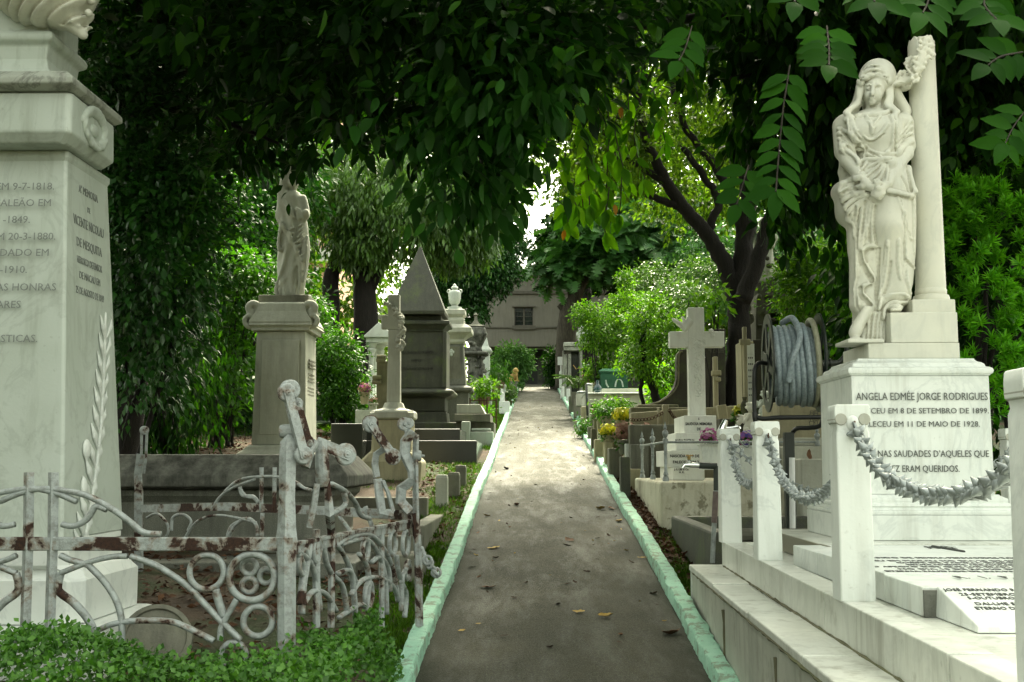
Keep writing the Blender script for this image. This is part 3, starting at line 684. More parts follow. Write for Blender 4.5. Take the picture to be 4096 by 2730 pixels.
# pinnate branches in the right foreground
T4 = tree('pinnate_leaved_tree', 'tree behind the marble statue with feather shaped leaf sprays hanging from the top right', (4.2, 9.8, G(4.2, 9.8)))
trunk(T4, [([(4.2, 9.8, .9), (4.1, 9.6, 2.6), (3.7, 9.2, 4.2), (3.3, 8.4, 5.4), (2.8, 6.5, 5.6)], .22, .06), ([(3.7, 9.2, 4.2), (3.1, 8.3, 4.6), (2.5, 7.2, 4.7)], .09, .03),
           ([(4.1, 9.6, 2.6), (4.6, 9.4, 4), (5.2, 9, 5.4)], .1, .04)], 'bark')
def pinnate(rach, size, sp=.07, w=.5):
    P = []; D = []; U = []; S = []
    for pts in rach:
        q = branchpts([tuple(dt(*p)) for p in pts], 10, 0); L = 0; nxt = .04
        for i in range(1, len(q)):
            seg = (q[i] - q[i - 1]).length; L += seg
            if L > nxt:
                nxt += sp; d = np.array((q[i] - q[i - 1]).normalized()); side = norm(np.cross(d, [0, -1., .25]))
                for s in (-1, 1):
                    P.append(np.array(q[i])); D.append(norm(side * s + d * .75 + RNG.normal(size=3) * .08)); U.append(norm(np.array([0, -.9, .5]) + RNG.normal(size=3) * .22)); S.append(size * RNG.uniform(.85, 1.15))
        d = np.array((q[-1] - q[-2]).normalized()); P.append(np.array(q[-1])); D.append(d); U.append([0, -.9, .4]); S.append(size * 1.1)
    return P, D, U, S
RA = [[(1815, 150, 5.6), (1800, 250, 5.5), (1790, 350, 5.4), (1783, 440, 5.3)], [(1900, 60, 5.2), (1905, 110, 5.0), (1905, 150, 4.8)],
      [(1720, 380, 5.8), (1705, 430, 5.7), (1693, 470, 5.6)], [(1590, 60, 5.6), (1575, 110, 5.5), (1560, 140, 5.4)],
      [(1990, -60, 4.6), (2000, -20, 4.4), (2010, 5, 4.3)], [(1830, -50, 4.8), (1828, -20, 4.7), (1826, 5, 4.6)], [(2130, -40, 4.6), (2133, 0, 4.5), (2120, 30, 4.4)],
      [(2270, -30, 4.8), (2262, 10, 4.7), (2290, 45, 4.5)], [(2350, 120, 5), (2300, 130, 4.9), (2270, 150, 4.8)], [(2360, 250, 5.6), (2330, 290, 5.5), (2310, 330, 5.4)]]
P, D, U, S = pinnate(RA, .15, .082); leaf_mesh('leaf_sprays', P, D, U, S, LEAF, 'lf_pin', T4)
for pts in RA: MB().tube(branchpts([tuple(dt(*p)) for p in pts], 6, 0), .004, 4).build('leaf_stalk', 'bark2', T4)
crown('crown', 'lf_canopy', T4, [(A(2080, 120, 9.2), (1.3, 1.2, 1.0), 420), (A(2300, 260, 9.0), (1.0, 1.2, 1.1), 330), (A(1960, 40, 8.5), (.9, 1.2, .7), 240), (A(1850, 260, 9.5), (.7, .9, .9), 170), (A(2200, -80, 8), (2.4, 2.2, .8), 600),
     (A(1880, 460, 10.2), (.45, .6, .6), 60), (A(2330, 520, 10.5), (.9, .8, 1.2), 260), (A(2150, 420, 11), (1.0, .8, 1.2), 300), (A(2200, 800, 11.5), (1.6, .8, 1.6), 420)], 9, .15, LEAF, droop=.7, spread=.9, thr=-.3)
crown('upper_crown', 'lf_canopy', T4, [((5.0, 8.4, 5.9), (2.8, 3.5, 1.2), 700)], 9, .19, LEAF2, droop=.3, spread=1.1, thr=-.6)

# needle-leaved shrub on the right
T5 = tree('podocarpus_shrub', 'bright green shrub with whorls of narrow leaves right of the broken column', (3.4, 8.2, G(3.4, 8.2)), cat='shrub')
def rosettes(cents, n, L, root, mat, name, up=.6):
    P = []; D = []; U = []; S = []
    for c, ax in cents:
        ax = norm(ax)
        for i in range(n):
            th = RNG.uniform(0, 2 * PI); e = RNG.uniform(.1, 1.0); a = norm(np.cross(ax, [.3, .2, 1.])); b = np.cross(ax, a)
            d = norm((a * math.cos(th) + b * math.sin(th)) * (1.25 - e) + ax * e); P.append(c + ax * RNG.uniform(-.5, .35) * L * .9); D.append(d); U.append(ax); S.append(L * RNG.uniform(.75, 1.1))
    return leaf_mesh(name, P, D, U, S, NEED, mat, root)
cs = []
for C, rad, n in [(A(2245, 480, 8.2), (.22, .35, .25), 20), (A(2330, 560, 8.2), (.22, .4, .36), 24), (A(2225, 560, 8.1), (.18, .3, .18), 14), (A(2265, 700, 8), (.25, .35, .22), 22), (A(2290, 830, 7.9), (.2, .35, .17), 16), (A(2300, 380, 8.4), (.14, .3, .2), 12), (A(2350, 760, 8.1), (.16, .3, .3), 16), (A(2200, 460, 8.3), (.15, .3, .2), 12), (A(2250, 940, 8), (.2, .3, .15), 9)]:
    T = twigs(C, rad, n * 2, shell=.6, thr=-.5)
    for t in T: cs.append((t, norm((t - C) / np.array(rad)) * .5 + np.array([0, -.45, .65]) + RNG.normal(size=3) * .15))
rosettes(cs, 30, .082, T5, 'lf_pod', 'foliage')
mb = MB()
for C in [A(2245, 520, 8.3), A(2330, 600, 8.3), A(2265, 720, 8.2), A(2290, 850, 8.1), A(2300, 400, 8.5), A(2350, 760, 8.2)]: limb(mb, [(3.4, 8.5, .8), (3.35, 8.6, 1.5), tuple((np.array([3.3, 8.6, 1.9]) + C) / 2), tuple(C)], .035, .012, 6)
mb.build('stem', 'bark', T5, smooth=True)
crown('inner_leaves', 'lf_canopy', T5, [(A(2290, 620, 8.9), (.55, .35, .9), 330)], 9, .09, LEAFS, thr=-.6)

# glossy bush at the left, behind the big monument
T6 = tree('glossy_leaved_bush', 'tall glossy dark bush rising behind the big white monument on the left', (-3.6, 8.6, G(-3.6, 8.6)), cat='bush')
crown('foliage', 'lf_dark', T6, [(A(310, 330, 8.3), (.42, .5, .8), 360), (A(345, 560, 8.3), (.55, .55, .85), 560), (A(400, 470, 8.2), (.32, .4, .35), 120), (A(210, 210, 8.2), (.35, .5, .5), 120), (A(330, 760, 8.6), (.45, .5, .6), 200), (A(150, 500, 9), (.8, .6, 1.8), 500)], 9, .08, LEAFS, droop=.35, spread=1.2, thr=-.3, out=.9)
P = []; D = []; U = []; S = []; mb = MB()
for pts in [[(330, 440, 8), (355, 340, 7.9), (378, 275, 7.8)], [(420, 560, 8), (450, 470, 7.9), (500, 350, 7.8), (512, 320, 7.8)], [(400, 660, 8), (460, 590, 7.9), (540, 545, 7.8)], [(270, 400, 8), (300, 300, 8), (350, 225, 8)]]:
    q = branchpts([tuple(dt(*p)) for p in pts], 8, 0); MB().tube(q, .005, 4).build('shoot_stem', 'lf_mid', T6)
    for i in range(1, len(q)):
        d = np.array((q[i] - q[i - 1]).normalized())
        for s in (-1, 1): P.append(np.array(q[i])); D.append(norm(d * .6 + s * np.array([.8, -.2, .1]) + RNG.normal(size=3) * .3)); U.append(norm(np.array([0, -.5, .8]) + RNG.normal(size=3) * .2)); S.append(.075)
leaf_mesh('shoot_leaves', P, D, U, S, LEAF, 'lf_mid', T6)
for x in (260, 300, 350, 390): limb(mb, [(-3.6 + (x - 320) * .004, 8.8, .9), tuple(dt(x, 800, 8.7)), tuple(dt(x + 10, 500, 8.5))], .03, .01, 6)
mb.build('stem', 'bark', T6, smooth=True)

def shrub(label, blobs, mat, lf, stems, base, per=10, tmpl=LEAFS, droop=.3, name='shrub', thr=-.25, group=None, spread=1.2, cat='shrub', smat='bark', shell=.35, keep=None):
    t = thing(name, label, cat, base, 0, group)
    crown('foliage', mat, t, blobs, per, lf, tmpl, droop=droop, spread=spread, thr=thr, shell=shell, keep=keep)
    mb = MB(); C0 = Vector(base)
    for i in range(stems):
        C, rad, _ = blobs[i % len(blobs)]; e = Vector(C) + Vector((random.uniform(-.6, .6) * rad[0], random.uniform(-.5, .5) * rad[1], random.uniform(-.5, .3) * rad[2]))
        s = C0 + Vector((random.uniform(-.12, .12), random.uniform(-.1, .1), -.05)) * (1 + rad[0] * .6)
        r = .012 + .02 * rad[2]; limb(mb, [s, s.lerp(e, .4) + Vector((random.uniform(-.1, .1), 0, .1 * rad[2])), e], r, r * .4, 6, 4, .01)
    mb.build('stems', smat, t, smooth=True); return t
def bs(x, y, Y): p = dt(x, y, Y); return (p.x, Y, G(p.x, Y))
shrub('dark shrub with bright upper leaves and bare stems, left of the stone statue pedestal', [(A(520, 690, 16.5), (1.1, 1.0, .75), 500), (A(470, 850, 16), (.9, .9, .8), 320), (A(560, 640, 16.2), (.55, .6, .3), 150)], 'lf_mid', .12, 16, bs(510, 1000, 16.3), 8)
shrub('dark shrub with drooping narrow leaves behind the fence on the left', [(A(370, 880, 13.5), (.8, .8, 1.0), 420), (A(330, 700, 14), (.7, .7, .8), 250)], 'lf_canopy', .13, 14, bs(390, 1030, 13.6), 8, LEAFN, droop=.9)
shrub('leafy green shrub between the statue pedestal and the small stone cross', [(A(775, 830, 19), (.42, .6, .6), 420), (A(790, 900, 18.8), (.45, .5, .5), 260), (A(730, 720, 19.5), (.22, .4, .3), 90)], 'lf_mid', .085, 16, bs(785, 985, 19), 9)
shrub('dark scrub under the trees far left', [(A(420, 980, 19), (2.4, .8, 1.4), 700), (A(150, 800, 19), (2.4, .8, 2.2), 700), (A(560, 760, 20), (1.6, .7, 1.6), 700), (A(400, 600, 21), (2.6, .7, 2.2), 900)], 'lf_canopy', .14, 10, bs(380, 1010, 19), 8)
# middle right shrubs
shrub('pale green shrub with small leaves beside the green bin', [(A(1400, 760, 25), (.62, .8, .55), 480), (A(1440, 700, 25.5), (.5, .6, .3), 220), (A(1345, 720, 25), (.28, .5, .25), 110), (A(1440, 650, 26), (.2, .3, .3), 70), (A(1390, 850, 25.3), (.5, .5, .3), 170)], 'lf_lime', .085, 18, bs(1400, 900, 25), 9, name='pale_shrub')
T7 = thing('leaning_tree', 'small lime green tree with a dark leaning trunk beside the curved gravestone', 'tree', bs(1500, 925, 17.5))
crown('crown', 'lf_lime', T7, [(A(1500, 740, 17.5), (.42, .6, .42), 380), (A(1470, 830, 17.4), (.34, .5, .3), 220), (A(1560, 790, 17.6), (.3, .5, .35), 200), (A(1530, 870, 17.6), (.25, .4, .2), 80)], 10, .06, LEAFS, droop=.3, thr=-.3)
trunk(T7, [(B((1516, 935, 2.3), (1500, 890, 2.3), (1485, 850, 2.3), (1475, 800, 2.2), (1482, 740, 2.3)), .075, .035), (B((1478, 930, 2.3), (1474, 890, 2.3), (1478, 850, 2.3)), .03, .035), (B((1478, 810, 2.3), (1530, 760, 2.4), (1560, 730, 2.4)), .03, .012)], 'bark')
shrub('yellow green undergrowth below the leaning tree', [(A(1560, 880, 19), (.5, .4, .35), 170), (A(1540, 910, 18.6), (.35, .3, .2), 90)], 'lf_hang', .10, 5, bs(1555, 940, 19), 8)
shrub('heart leaved lime climber behind the top of the white cross', [(A(1640, 705, 14.2), (.14, .2, .22), 26), (A(1590, 690, 14.2), (.1, .2, .1), 8)], 'lf_lime', .12, 5, bs(1645, 900, 14.2), 4)
shrub('pale flowering shrub in the middle distance behind the white cross', [(A(1560, 690, 30), (.9, .9, .5), 300), (A(1640, 640, 33), (1.2, 1, .8), 340), (A(1500, 640, 33), (.9, .8, .5), 200)], 'lf_grey', .11, 8, bs(1560, 850, 30), 9)
shrub('round lime leaved bush left of the marble statue', [(A(1895, 680, 15.5), (.75, .7, .8), 900), (A(1870, 620, 15.6), (.45, .5, .4), 260), (A(1940, 780, 15.6), (.4, .5, .5), 220)], 'lf_lime', .07, 22, bs(1900, 930, 15.5), 10, name='round_bush')
shrub('low green plants behind the green gravestone', [(A(1650, 860, 16.5), (.3, .4, .5), 160)], 'lf_mid', .08, 5, bs(1650, 940, 16.5), 8)
# at the far end
shrub('round grey green shrub left of the porch', [(A(1178, 832, 40), (.68, .7, .55), 620), (A(1165, 870, 39.8), (.55, .5, .35), 200)], 'lf_pale', .13, 12, bs(1178, 885, 40), 10, name='round_shrub', thr=-.5)
shrub('dark shrub right of the porch door', [(A(1272, 845, 42), (.3, .5, .65), 260)], 'lf_canopy', .13, 6, bs(1272, 885, 42), 9)
# big trees behind
def bigtree(label, tr, blobs, mat, lf, per=10, tmpl=LEAFS, name='background_tree', smat='bark', base=None, **k):
    t = thing(name, label, 'tree', base, 0, 'trees behind the graves'); trunk(t, tr, smat, 8)
    crown('crown', mat, t, blobs, per, lf, tmpl, **k); return t
def tb(x, y, Y): return tuple(dt(x, y, Y))
bigtree('grey green tree with drooping leaves and two dark trunks on the left', [([bs(765, 740, 30), tb(760, 660, 30), tb(775, 600, 30), tb(800, 500, 30)], .3, .12), ([bs(845, 740, 30), tb(838, 680, 30), tb(830, 600, 30), tb(870, 480, 30)], .42, .15), ([tb(838, 690, 30), tb(880, 600, 30), tb(930, 500, 30)], .2, .08)],
        [(A(930, 480, 30), (2.3, 2.2, 1.5), 1300), (A(1050, 540, 31), (1.2, 1.4, 1.0), 620), (A(810, 420, 30), (1.6, 2, 1.5), 650), (A(1100, 430, 31), (1.2, 1.6, 1.2), 480), (A(830, 570, 29.6), (.9, .8, .6), 240), (A(640, 450, 31), (1.8, 1.8, 2.0), 520)], 'lf_grey', .2, 9, LEAFN, base=bs(800, 740, 30), droop=1.0, spread=.9, thr=-.35)
bigtree('dense dark tree above the left roof of the house', [([bs(1040, 740, 38), tb(1040, 650, 38), tb(1060, 560, 38)], .25, .12)], [(A(1085, 620, 38), (1.7, 1.2, 1.1), 1400), (A(1090, 710, 38), (.5, .7, .6), 220), (A(1010, 660, 38), (1.2, 1, 1.0), 600), (A(1140, 560, 38.5), (1.1, 1, .9), 400)], 'lf_dark', .14, 10, base=bs(1040, 740, 38), thr=-.6)
bt = bigtree('breadfruit tree with big lobed leaves and a thick bent trunk before the house', [([bs(1300, 800, 41), tb(1303, 740, 41), tb(1322, 680, 41), tb(1310, 620, 41), tb(1340, 540, 41)], .42, .16), ([tb(1320, 690, 41), tb(1345, 640, 41), tb(1390, 580, 41)], .25, .1), ([tb(1303, 720, 41), tb(1285, 700, 41)], .2, .1)],
        [(A(1310, 590, 41), (1.6, 1.4, 1.0), 70), (A(1430, 560, 40), (1.8, 1.4, 1.2), 85), (A(1380, 480, 41), (1.8, 1.4, 1.0), 70), (A(1560, 560, 39), (1.6, 1.4, 1.2), 70)], 'lf_blue', .62, 6, LOBED, base=bs(1300, 800, 41), droop=.25, out=1.2, spread=.5, name='breadfruit_tree', smat='bark2')
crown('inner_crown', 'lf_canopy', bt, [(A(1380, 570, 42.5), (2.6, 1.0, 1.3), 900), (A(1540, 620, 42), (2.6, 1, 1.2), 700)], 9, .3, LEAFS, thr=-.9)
bigtree('tall thin leaved tree right of the sky gap, in the backlight', [([bs(1345, 780, 46), tb(1345, 600, 46), tb(1340, 300, 46), tb(1330, 100, 46)], .3, .1)], [(A(1400, 400, 46), (2.0, 2.2, 2.3), 1000), (A(1560, 380, 45), (3.4, 2.2, 2.8), 1500), (A(1320, 230, 46), (2.2, 2, 1.6), 600), (A(1480, 120, 46), (4, 2.5, 2.8), 1300)], 'lf_far', .24, 9, base=bs(1345, 780, 46), thr=-.2)
bigtree('tall tree left of the sky gap', [([bs(1000, 780, 50), tb(1010, 600, 50), tb(1040, 300, 50), tb(1040, 100, 50)], .35, .1)], [(A(1020, 400, 50), (4.2, 2.5, 3.2), 1900), (A(1090, 540, 50), (1.6, 2, 1.4), 500), (A(1100, 180, 50), (4.4, 2.5, 3.0), 1700), (A(780, 280, 50), (4.4, 2.5, 4.4), 2000), ((.3, 36, 14.5), (3.4, 6, 1.0), 700)], 'lf_far', .26, 9, base=bs(1000, 780, 50), thr=-.32)  # last blob, hidden overhead, added to shade the far path
bigtree('dark green tree behind the statue with the raised arm', [([bs(530, 740, 27), tb(540, 640, 27), tb(520, 400, 27), tb(560, 200, 27)], .34, .12)], [(A(560, 420, 27), (2.0, 1.6, 2.2), 900), (A(420, 300, 27), (2.4, 1.6, 2.4), 900), (A(200, 300, 27), (2.4, 1.6, 3.2), 900), (A(500, 640, 28), (1.3, 1.0, .9), 420), (A(620, 540, 27.5), (.9, .9, .8), 260)], 'lf_drape', .2, 9, LEAFS, base=bs(530, 740, 27), thr=-.4, keep=lambda T: ~((T[:, 0] > -6.0) & (T[:, 2] < 6.6)))
bigtree('hazy blue green tree far right behind the round bush', [([bs(1850, 850, 34), tb(1850, 700, 34), tb(1840, 500, 34)], .3, .12)], [(A(1840, 560, 34), (2.0, 1.6, 1.8), 900), (A(1700, 620, 35), (2.0, 1.5, 1.6), 700), (A(2000, 500, 34), (2.6, 1.6, 3.0), 900)], 'lf_blue', .17, 9, base=bs(1850, 850, 34), thr=-.5)
bigtree('tall dark tree at the far right', [([bs(2150, 850, 24), tb(2150, 600, 24), tb(2140, 200, 24)], .3, .12)], [(A(2150, 500, 24), (2.6, 1.2, 3.0), 1500), (A(2250, 100, 24), (2.8, 1.4, 2.2), 900), (A(1990, 260, 24), (1.5, 1.2, 1.8), 500), (A(2200, 850, 24), (2.6, 1, 1.4), 700)], 'lf_dark', .2, 9, base=bs(2150, 850, 24), thr=-.7)
# the wood beyond everything
wd = crown('far_wood', 'lf_far', None, [((-26, 78, 12), (20, 4, 12), 3800), ((16, 74, 11), (15, 4, 11), 3300), ((40, 70, 12), (16, 4, 13), 2200), ((0, 95, 6), (16, 3, 6), 900), ((-14, 58, 8), (7, 2, 6), 800), ((13, 62, 7.5), (10, 2, 6.5), 2200), ((-22, 56, 7), (10, 2, 6), 1200)], 10, .5, LEAFS, thr=-.8, spread=1.6)
tag(wd, 'distant green wood closing the view behind the cemetery', 'wood', kind='stuff')
# ================================================================== left side
# ---- big white monument
mon = thing('memorial_monument', 'tall white marble monument with carved palm and bust, inside the rusty fence', 'monument', (-2.62, 5.7, .58))
m = MB(); m.sq(-2.64, 5.66, [(.67, .49, .45), (.67, .49, .85)], ch=.1); m.build('base', 'marble', mon, bevel=.006)
m = MB(); m.sq(-2.64, 5.73, [(.54, .42, .853), (.54, .42, 1.05), (.50, .38, 1.10), (.45, .42, 1.12), (.45, .42, 1.20)], ch=.07)
m.sq(-2.64, 5.78, [(.405, .42, 1.203), (.405, .42, 1.235)], ch=.02); m.build('plinth', 'marble', mon, bevel=.005)
m = MB(); m.sq(-2.63, 5.8, [(.40, .40, 1.238), (.292, .28, 3.10), (.30, .29, 3.12), (.30, .29, 3.15)], ch=.012); m.build('shaft', 'old_marble', mon, bevel=.004)
m = MB(); m.sq(-2.63, 5.65, [(.33, .26, 3.152), (.365, .29, 3.19), (.375, .30, 3.20), (.37, .295, 3.40)], ch=.02); m.build('cap', 'old_marble', mon, bevel=.012)
m = MB(); m.sq(-2.63, 5.63, [(.375, .30, 3.402), (.40, .34, 3.425), (.40, .34, 3.455), (.38, .32, 3.475), (.35, .29, 3.50)]); m.build('cornice', 'dirt_marble', mon, bevel=.006)
m = MB(); m.sq(-2.70, 5.72, [(.29, .25, 3.503), (.29, .25, 3.53), (.255, .215, 3.57), (.235, .195, 3.63), (.24, .20, 3.70), (.27, .23, 3.72), (.275, .235, 3.745), (.265, .22, 3.765), (.235, .19, 3.78), (.235, .19, 4.3)]); m.build('bust_pedestal', 'old_marble', mon, bevel=.008)
S = Sculpt((-2.95, 5.05, 3.68), (-2.02, 5.95, 4.42), .009)
S.ell((-2.5, 5.5, 4.12), (.30, .24, .34), rot=Euler((0, R_(-28), 0)).to_matrix(), k=.02); S.cap((-2.46, 5.5, 4.0), (-2.29, 5.54, 3.76), .16, .025, .05); S.ell((-2.7, 5.5, 4.35), (.28, .22, .3), k=.05)
for k in range(7): S.line([(-2.62 + .045 * k, 5.26 + .012 * k, 4.42), (-2.52 + .04 * k, 5.25 + .02 * k, 4.12), (-2.42 + .022 * k, 5.37 + .02 * k, 3.93), (-2.31 + .004 * k, 5.50, 3.80)], .018, .01, .012)
S.line([(-2.28, 5.38, 4.4), (-2.24, 5.45, 4.15), (-2.25, 5.5, 3.95), (-2.27, 5.54, 3.80)], .025, .018, .012)
S.disp(lambda x, y, z: .013 * np.sin((x * .95 - z * .45 + .12 * np.sin(z * 9)) * 75), (-2.95, 5.05, 3.80), (-2.02, 5.95, 4.42))
for k in range(9): S.ell((-2.23 + .01 * math.sin(k * 2), 5.46, 4.36 - .065 * k), (.02, .025, .022), .008)
S.mesh('bust', 'statue', mon)
# carved reliefs
ux = Vector((0, 0, 1))
S = Sculpt((-2.42, 5.60, 1.18), (-2.10, 6.36, 2.62), .0075)
def rf(u, v, d=0):   # on the right face of the shaft
    P0 = (-2.231, 5.8, 1.24); nn = Vector((1, 0, .058)).normalized(); return Vector(on(u, v, P0, nn)) + nn * d
for k in range(13):
    v = 1280 + 70 * k; u = 454 - 5.5 * k - max(0, k - 6) * 5; w = 1 + .06 * k
    S.cap(rf(u + 2, v + 105, 0), rf(u - 12 * w, v + 45, .018), .008, .020 * w ** .5, .003); S.cap(rf(u - 12 * w, v + 45, .018), rf(u - 20 * w, v - 5, .012), .020 * w ** .5, .005, .003)
    S.cap(rf(u + 8, v + 80, 0), rf(u + 20, v + 38, .012), .007, .015, .003); S.cap(rf(u + 20, v + 38, .012), rf(u + 24, v + 8, .006), .015, .004, .003)
S.line([rf(458, 1270), rf(436, 1700, .004), rf(380, 2100, .004), rf(345, 2190)], .012, .018, .008)
S.ell(rf(372, 1800, .02), (.03, .04, .05), .01); S.ell(rf(360, 1950, .02), (.03, .03, .05), .01)
pr_ = S.mesh('palm_relief', 'marble', mon); vv = np.empty(len(pr_.data.vertices) * 3); pr_.data.vertices.foreach_get('co', vv); vv = vv.reshape(-1, 3)
xp_ = -2.229 - (vv[:, 2] - 1.24) * .0575; vv[:, 0] = xp_ + (vv[:, 0] - xp_) * .5; vv[:, 1] -= .10 + .03 * (vv[:, 2] - 1.3); pr_.data.vertices.foreach_set('co', vv.ravel()); pr_.data.update()
S = Sculpt((-2.32, 5.35, 3.15), (-2.20, 6.05, 3.44), .008)
for k in range(16): 
    a = k * .55; S.line([(-2.262, 5.65 + .12 * math.cos(a), 3.30 + .07 * math.sin(a)), (-2.248, 5.65 + .14 * math.cos(a + .5), 3.30 + .10 * math.sin(a + .5)), (-2.26, 5.65 + .16 * math.cos(a + 1), 3.30 + .09 * math.sin(a + 1))], .017, .01, .008)
S.ell((-2.26, 5.65, 3.29), (.02, .05, .035), .01); S.mesh('wreath_relief', 'old_marble', mon)
def ftext(s, u_right, v, h, Y, name, mat, root, align='RIGHT', xs=1.0, lean=0):
    p = at(u_right, v, Y); return text(s, h, name, mat, root, XF(p, 90 - lean), .0012, xs, align)
def sface(z): return 5.40 + (z - 1.24) * .095 / 1.86
for s, u, v in [('EM 9-7-1818.', 219, 747), ('SSALEÃO EM', 207, 813), ('-1849.', 122, 880), ('EM 20-3-1880.', 224, 947), ('LADADO EM', 198, 1012), ('-1910.', 110, 1080), ('DIA AS HONRAS', 226, 1150), ('ARES', 84, 1220), ('ÁSTICAS.', 152, 1356)]:
    z = at(200, v, 5.42).z; Y = sface(z) - .0035
    ftext(s, u, v, .052, Y, 'inscription', 'letterf', mon, xs=1.05, lean=2.9)
for s, v, sz in [("A' MEMORIA", 788, .05), ('DE', 855, .035), ('VICENTE NICOLAU', 920, .062), ('DE MESQUITA', 1003, .058), ('HEROICO DEFENSOR', 1072, .046), ('DE MACAU EM', 1130, .046), ('25 DE AGOSTO DE 1849', 1192, .046)]:
    c = rf(368 + (v - 788) * .06, v + (0), .0035); c.y = 5.79
    X = Matrix.Translation(c) @ Matrix(((0, -.058, 1), (1, 0, 0), (0, 1, .058))).to_4x4().normalized() if False else Matrix.Translation(c) @ Euler((R_(90), 0, R_(90))).to_matrix().to_4x4() @ Euler((R_(-3.3), 0, 0)).to_matrix().to_4x4()
    text(s, sz * 1.15, 'inscription', 'letterf', mon, X, .001, .80 if len(s) < 14 else .66)
# ---- round stone leaning on its base
rd = thing('stone_disc', 'round carved stone disc leaning on its edge against the white monument base', 'stone', (-1.9, 5.05, .62))
m = MB(); m.lathe([(.13, -.03), (.15, -.025), (.155, 0), (.15, .025), (.13, .03), (.125, .02), (.05, .018)], 32, X=Matrix.Translation(at(625, 2560, 5.0)) @ Euler((R_(62), R_(28), 0)).to_matrix().to_4x4()); m.build('disc', 'greystone', rd, smooth=2)
# ---- rusty fence
fen = thing('iron_fence', 'silver painted rusty wrought iron grave fence with rings and arcs in the left foreground', 'fence', (-.955, 4.4, G(-.955, 4.4)))
N_, F_, BL_ = Vector((-.955, 4.4, 0)), Vector((-.68, 6.3, 0)), Vector((-2.65, 7.57, 0))
def plane(a, b): d = (b - a).normalized(); return (a, Vector((-d.y, d.x, 0)))
PF = (N_, Vector((0, 1, 0))); PS = plane(N_, F_); PBk = plane(F_, BL_)
def z3(x, y, pl=PF): return on(x / 1.5313, 1706 + y / 1.5313, *pl)
def z4(x, y, pl=PS): return on(900 + x / 1.5313, 1400 + y / 1.5313, *pl)
def bar(mb, f, pts, r, pl, n=6, seg=6, flat=.75): mb.tube(branchpts([f(x, y, pl) for x, y in pts], seg, 0), r, n, flat=flat)
front = [  # (kind, points, radius)
 [(0, 462), (110, 415), (235, 385), (360, 388), (540, 428), (700, 515), (800, 590), (880, 650), (985, 660)],
 [(380, 600), (450, 612), (520, 580), (560, 530), (590, 490), (655, 512)],
 [(372, 900), (450, 868), (560, 828), (680, 800), (780, 795)], [(540, 850), (620, 930), (680, 1010), (725, 1100), (745, 1200), (745, 1330), (720, 1490)],
 [(372, 900), (358, 960), (365, 1015), (450, 1080), (530, 1170), (580, 1270), (600, 1380), (598, 1500)],
 [(370, 790), (420, 815), (490, 835), (540, 850)], [(800, 795), (940, 845), (1060, 915), (1160, 990), (1250, 1085), (1340, 1180), (1475, 1310)],
 [(590, 1255), (680, 1215), (800, 1193), (940, 1190), (1060, 1200), (1160, 1240), (1310, 1315)], [(1320, 1000), (1345, 1090), (1372, 1165)], [(1450, 1060), (1415, 1120), (1385, 1170), (1355, 1240), (1350, 1310)]]
mb = MB()
for pts in front:
    bar(mb, z3, pts, .0165, PF); bar(mb, z3, [(470 - x, y) for x, y in pts], .0165, PF)
bar(mb, z3, [(30, 1400), (80, 1330), (150, 1295), (235, 1285), (320, 1295), (390, 1330), (450, 1410), (480, 1480)], .017, PF)
mb.build('scrollwork', 'iron', fen, smooth=True)
for cx, cy, r, t in [(1266, 893, 104, .016), (1543, 925, 138, .019), (1580, 1195, 88, .017), (225, 1372, 68, .013), (1430, 1400, 75, .015)]:
    c = z3(cx, cy); rr = r / 1.5313 * 4.4 / 4550; mb = MB(); mb.torus(c, rr, t * .75, n=36, m=6); mb.build('ring', 'iron', fen, smooth=True)
mb = MB()
c = z3(1543, 925)
for k, (a, b) in enumerate([(.0, .035), (2.1, .032), (4.2, .03)]): mb.torus((c.x + .045 * math.cos(a), c.y + .05, c.z + .04 * math.sin(a)), .028, .011, n=18, m=6)
mb.build('rosette', 'iron', fen, smooth=True)
for x in (183, 333):
    mb = MB(); p0 = z3(x - 5, 282); p1 = z3(x - 30, 1300); mb.tube([p0, z3(x - 10, 700), p1], .021, 4, flat=.9); mb.build('bar', 'iron', fen, smooth=2)
mb = MB()
a = z3(-2400, 733); b = z3(1740, 725); mb.box(a.x, b.x + .0, 4.385, 4.412, b.z - .024, b.z + .028)
mb.build('rail', 'rustiron', fen, bevel=.005)
# corner post
mb = MB(); zr = b.z
mb.tube([on(1145, 2900, *PF), on(1146, 2300, *PF), on(1146, 2150, *PF)], [.036, .036, .04], 8); mb.tube([on(1146, 2170, *PF), on(1147, 2110, *PF), on(1148, 1990, *PF), on(1150, 1850, *PF), on(1152, 1770, *PF), on(1158, 1740, *PF)], [.043, .036, .031, .033, .031, .008], 4, flat=.8)
mb.build('post', 'iron', fen, smooth=2)
def disc(mb, c, r, th, ax=(0, -1, 0)):
    q = Vector(ax).to_track_quat('Z', 'Y').to_matrix().to_4x4()
    mb.lathe([(r * .86, -th), (r, -th * .6), (r, th * .6), (r * .86, th), (r * .3, th * 1.05), (r * .22, th * 1.9), (.001, th * 2.0)], 20, X=Matrix.Translation(c) @ q)
def strap(mb, pts, w, th, nrm=(0, -1, 0)):
    "flat strap through points, width w in the picture plane, thickness th"
    nrm = Vector(nrm).normalized(); rs = []
    for i, p in enumerate(pts):
        d = (pts[min(i + 1, len(pts) - 1)] - pts[max(i - 1, 0)]).normalized(); s = d.cross(nrm).normalized() * w / 2; t = nrm * th / 2
        rs.append([tuple(p - s - t), tuple(p + s - t), tuple(p + s + t), tuple(p - s + t)])
    mb.loft(rs)
nS = Vector((.99, -.14, 0)); nM = Vector((.55, -.83, 0)).normalized()
pz = lambda x, y, Y: at(900 + x / 1.5313, 1400 + y / 1.5313, Y)
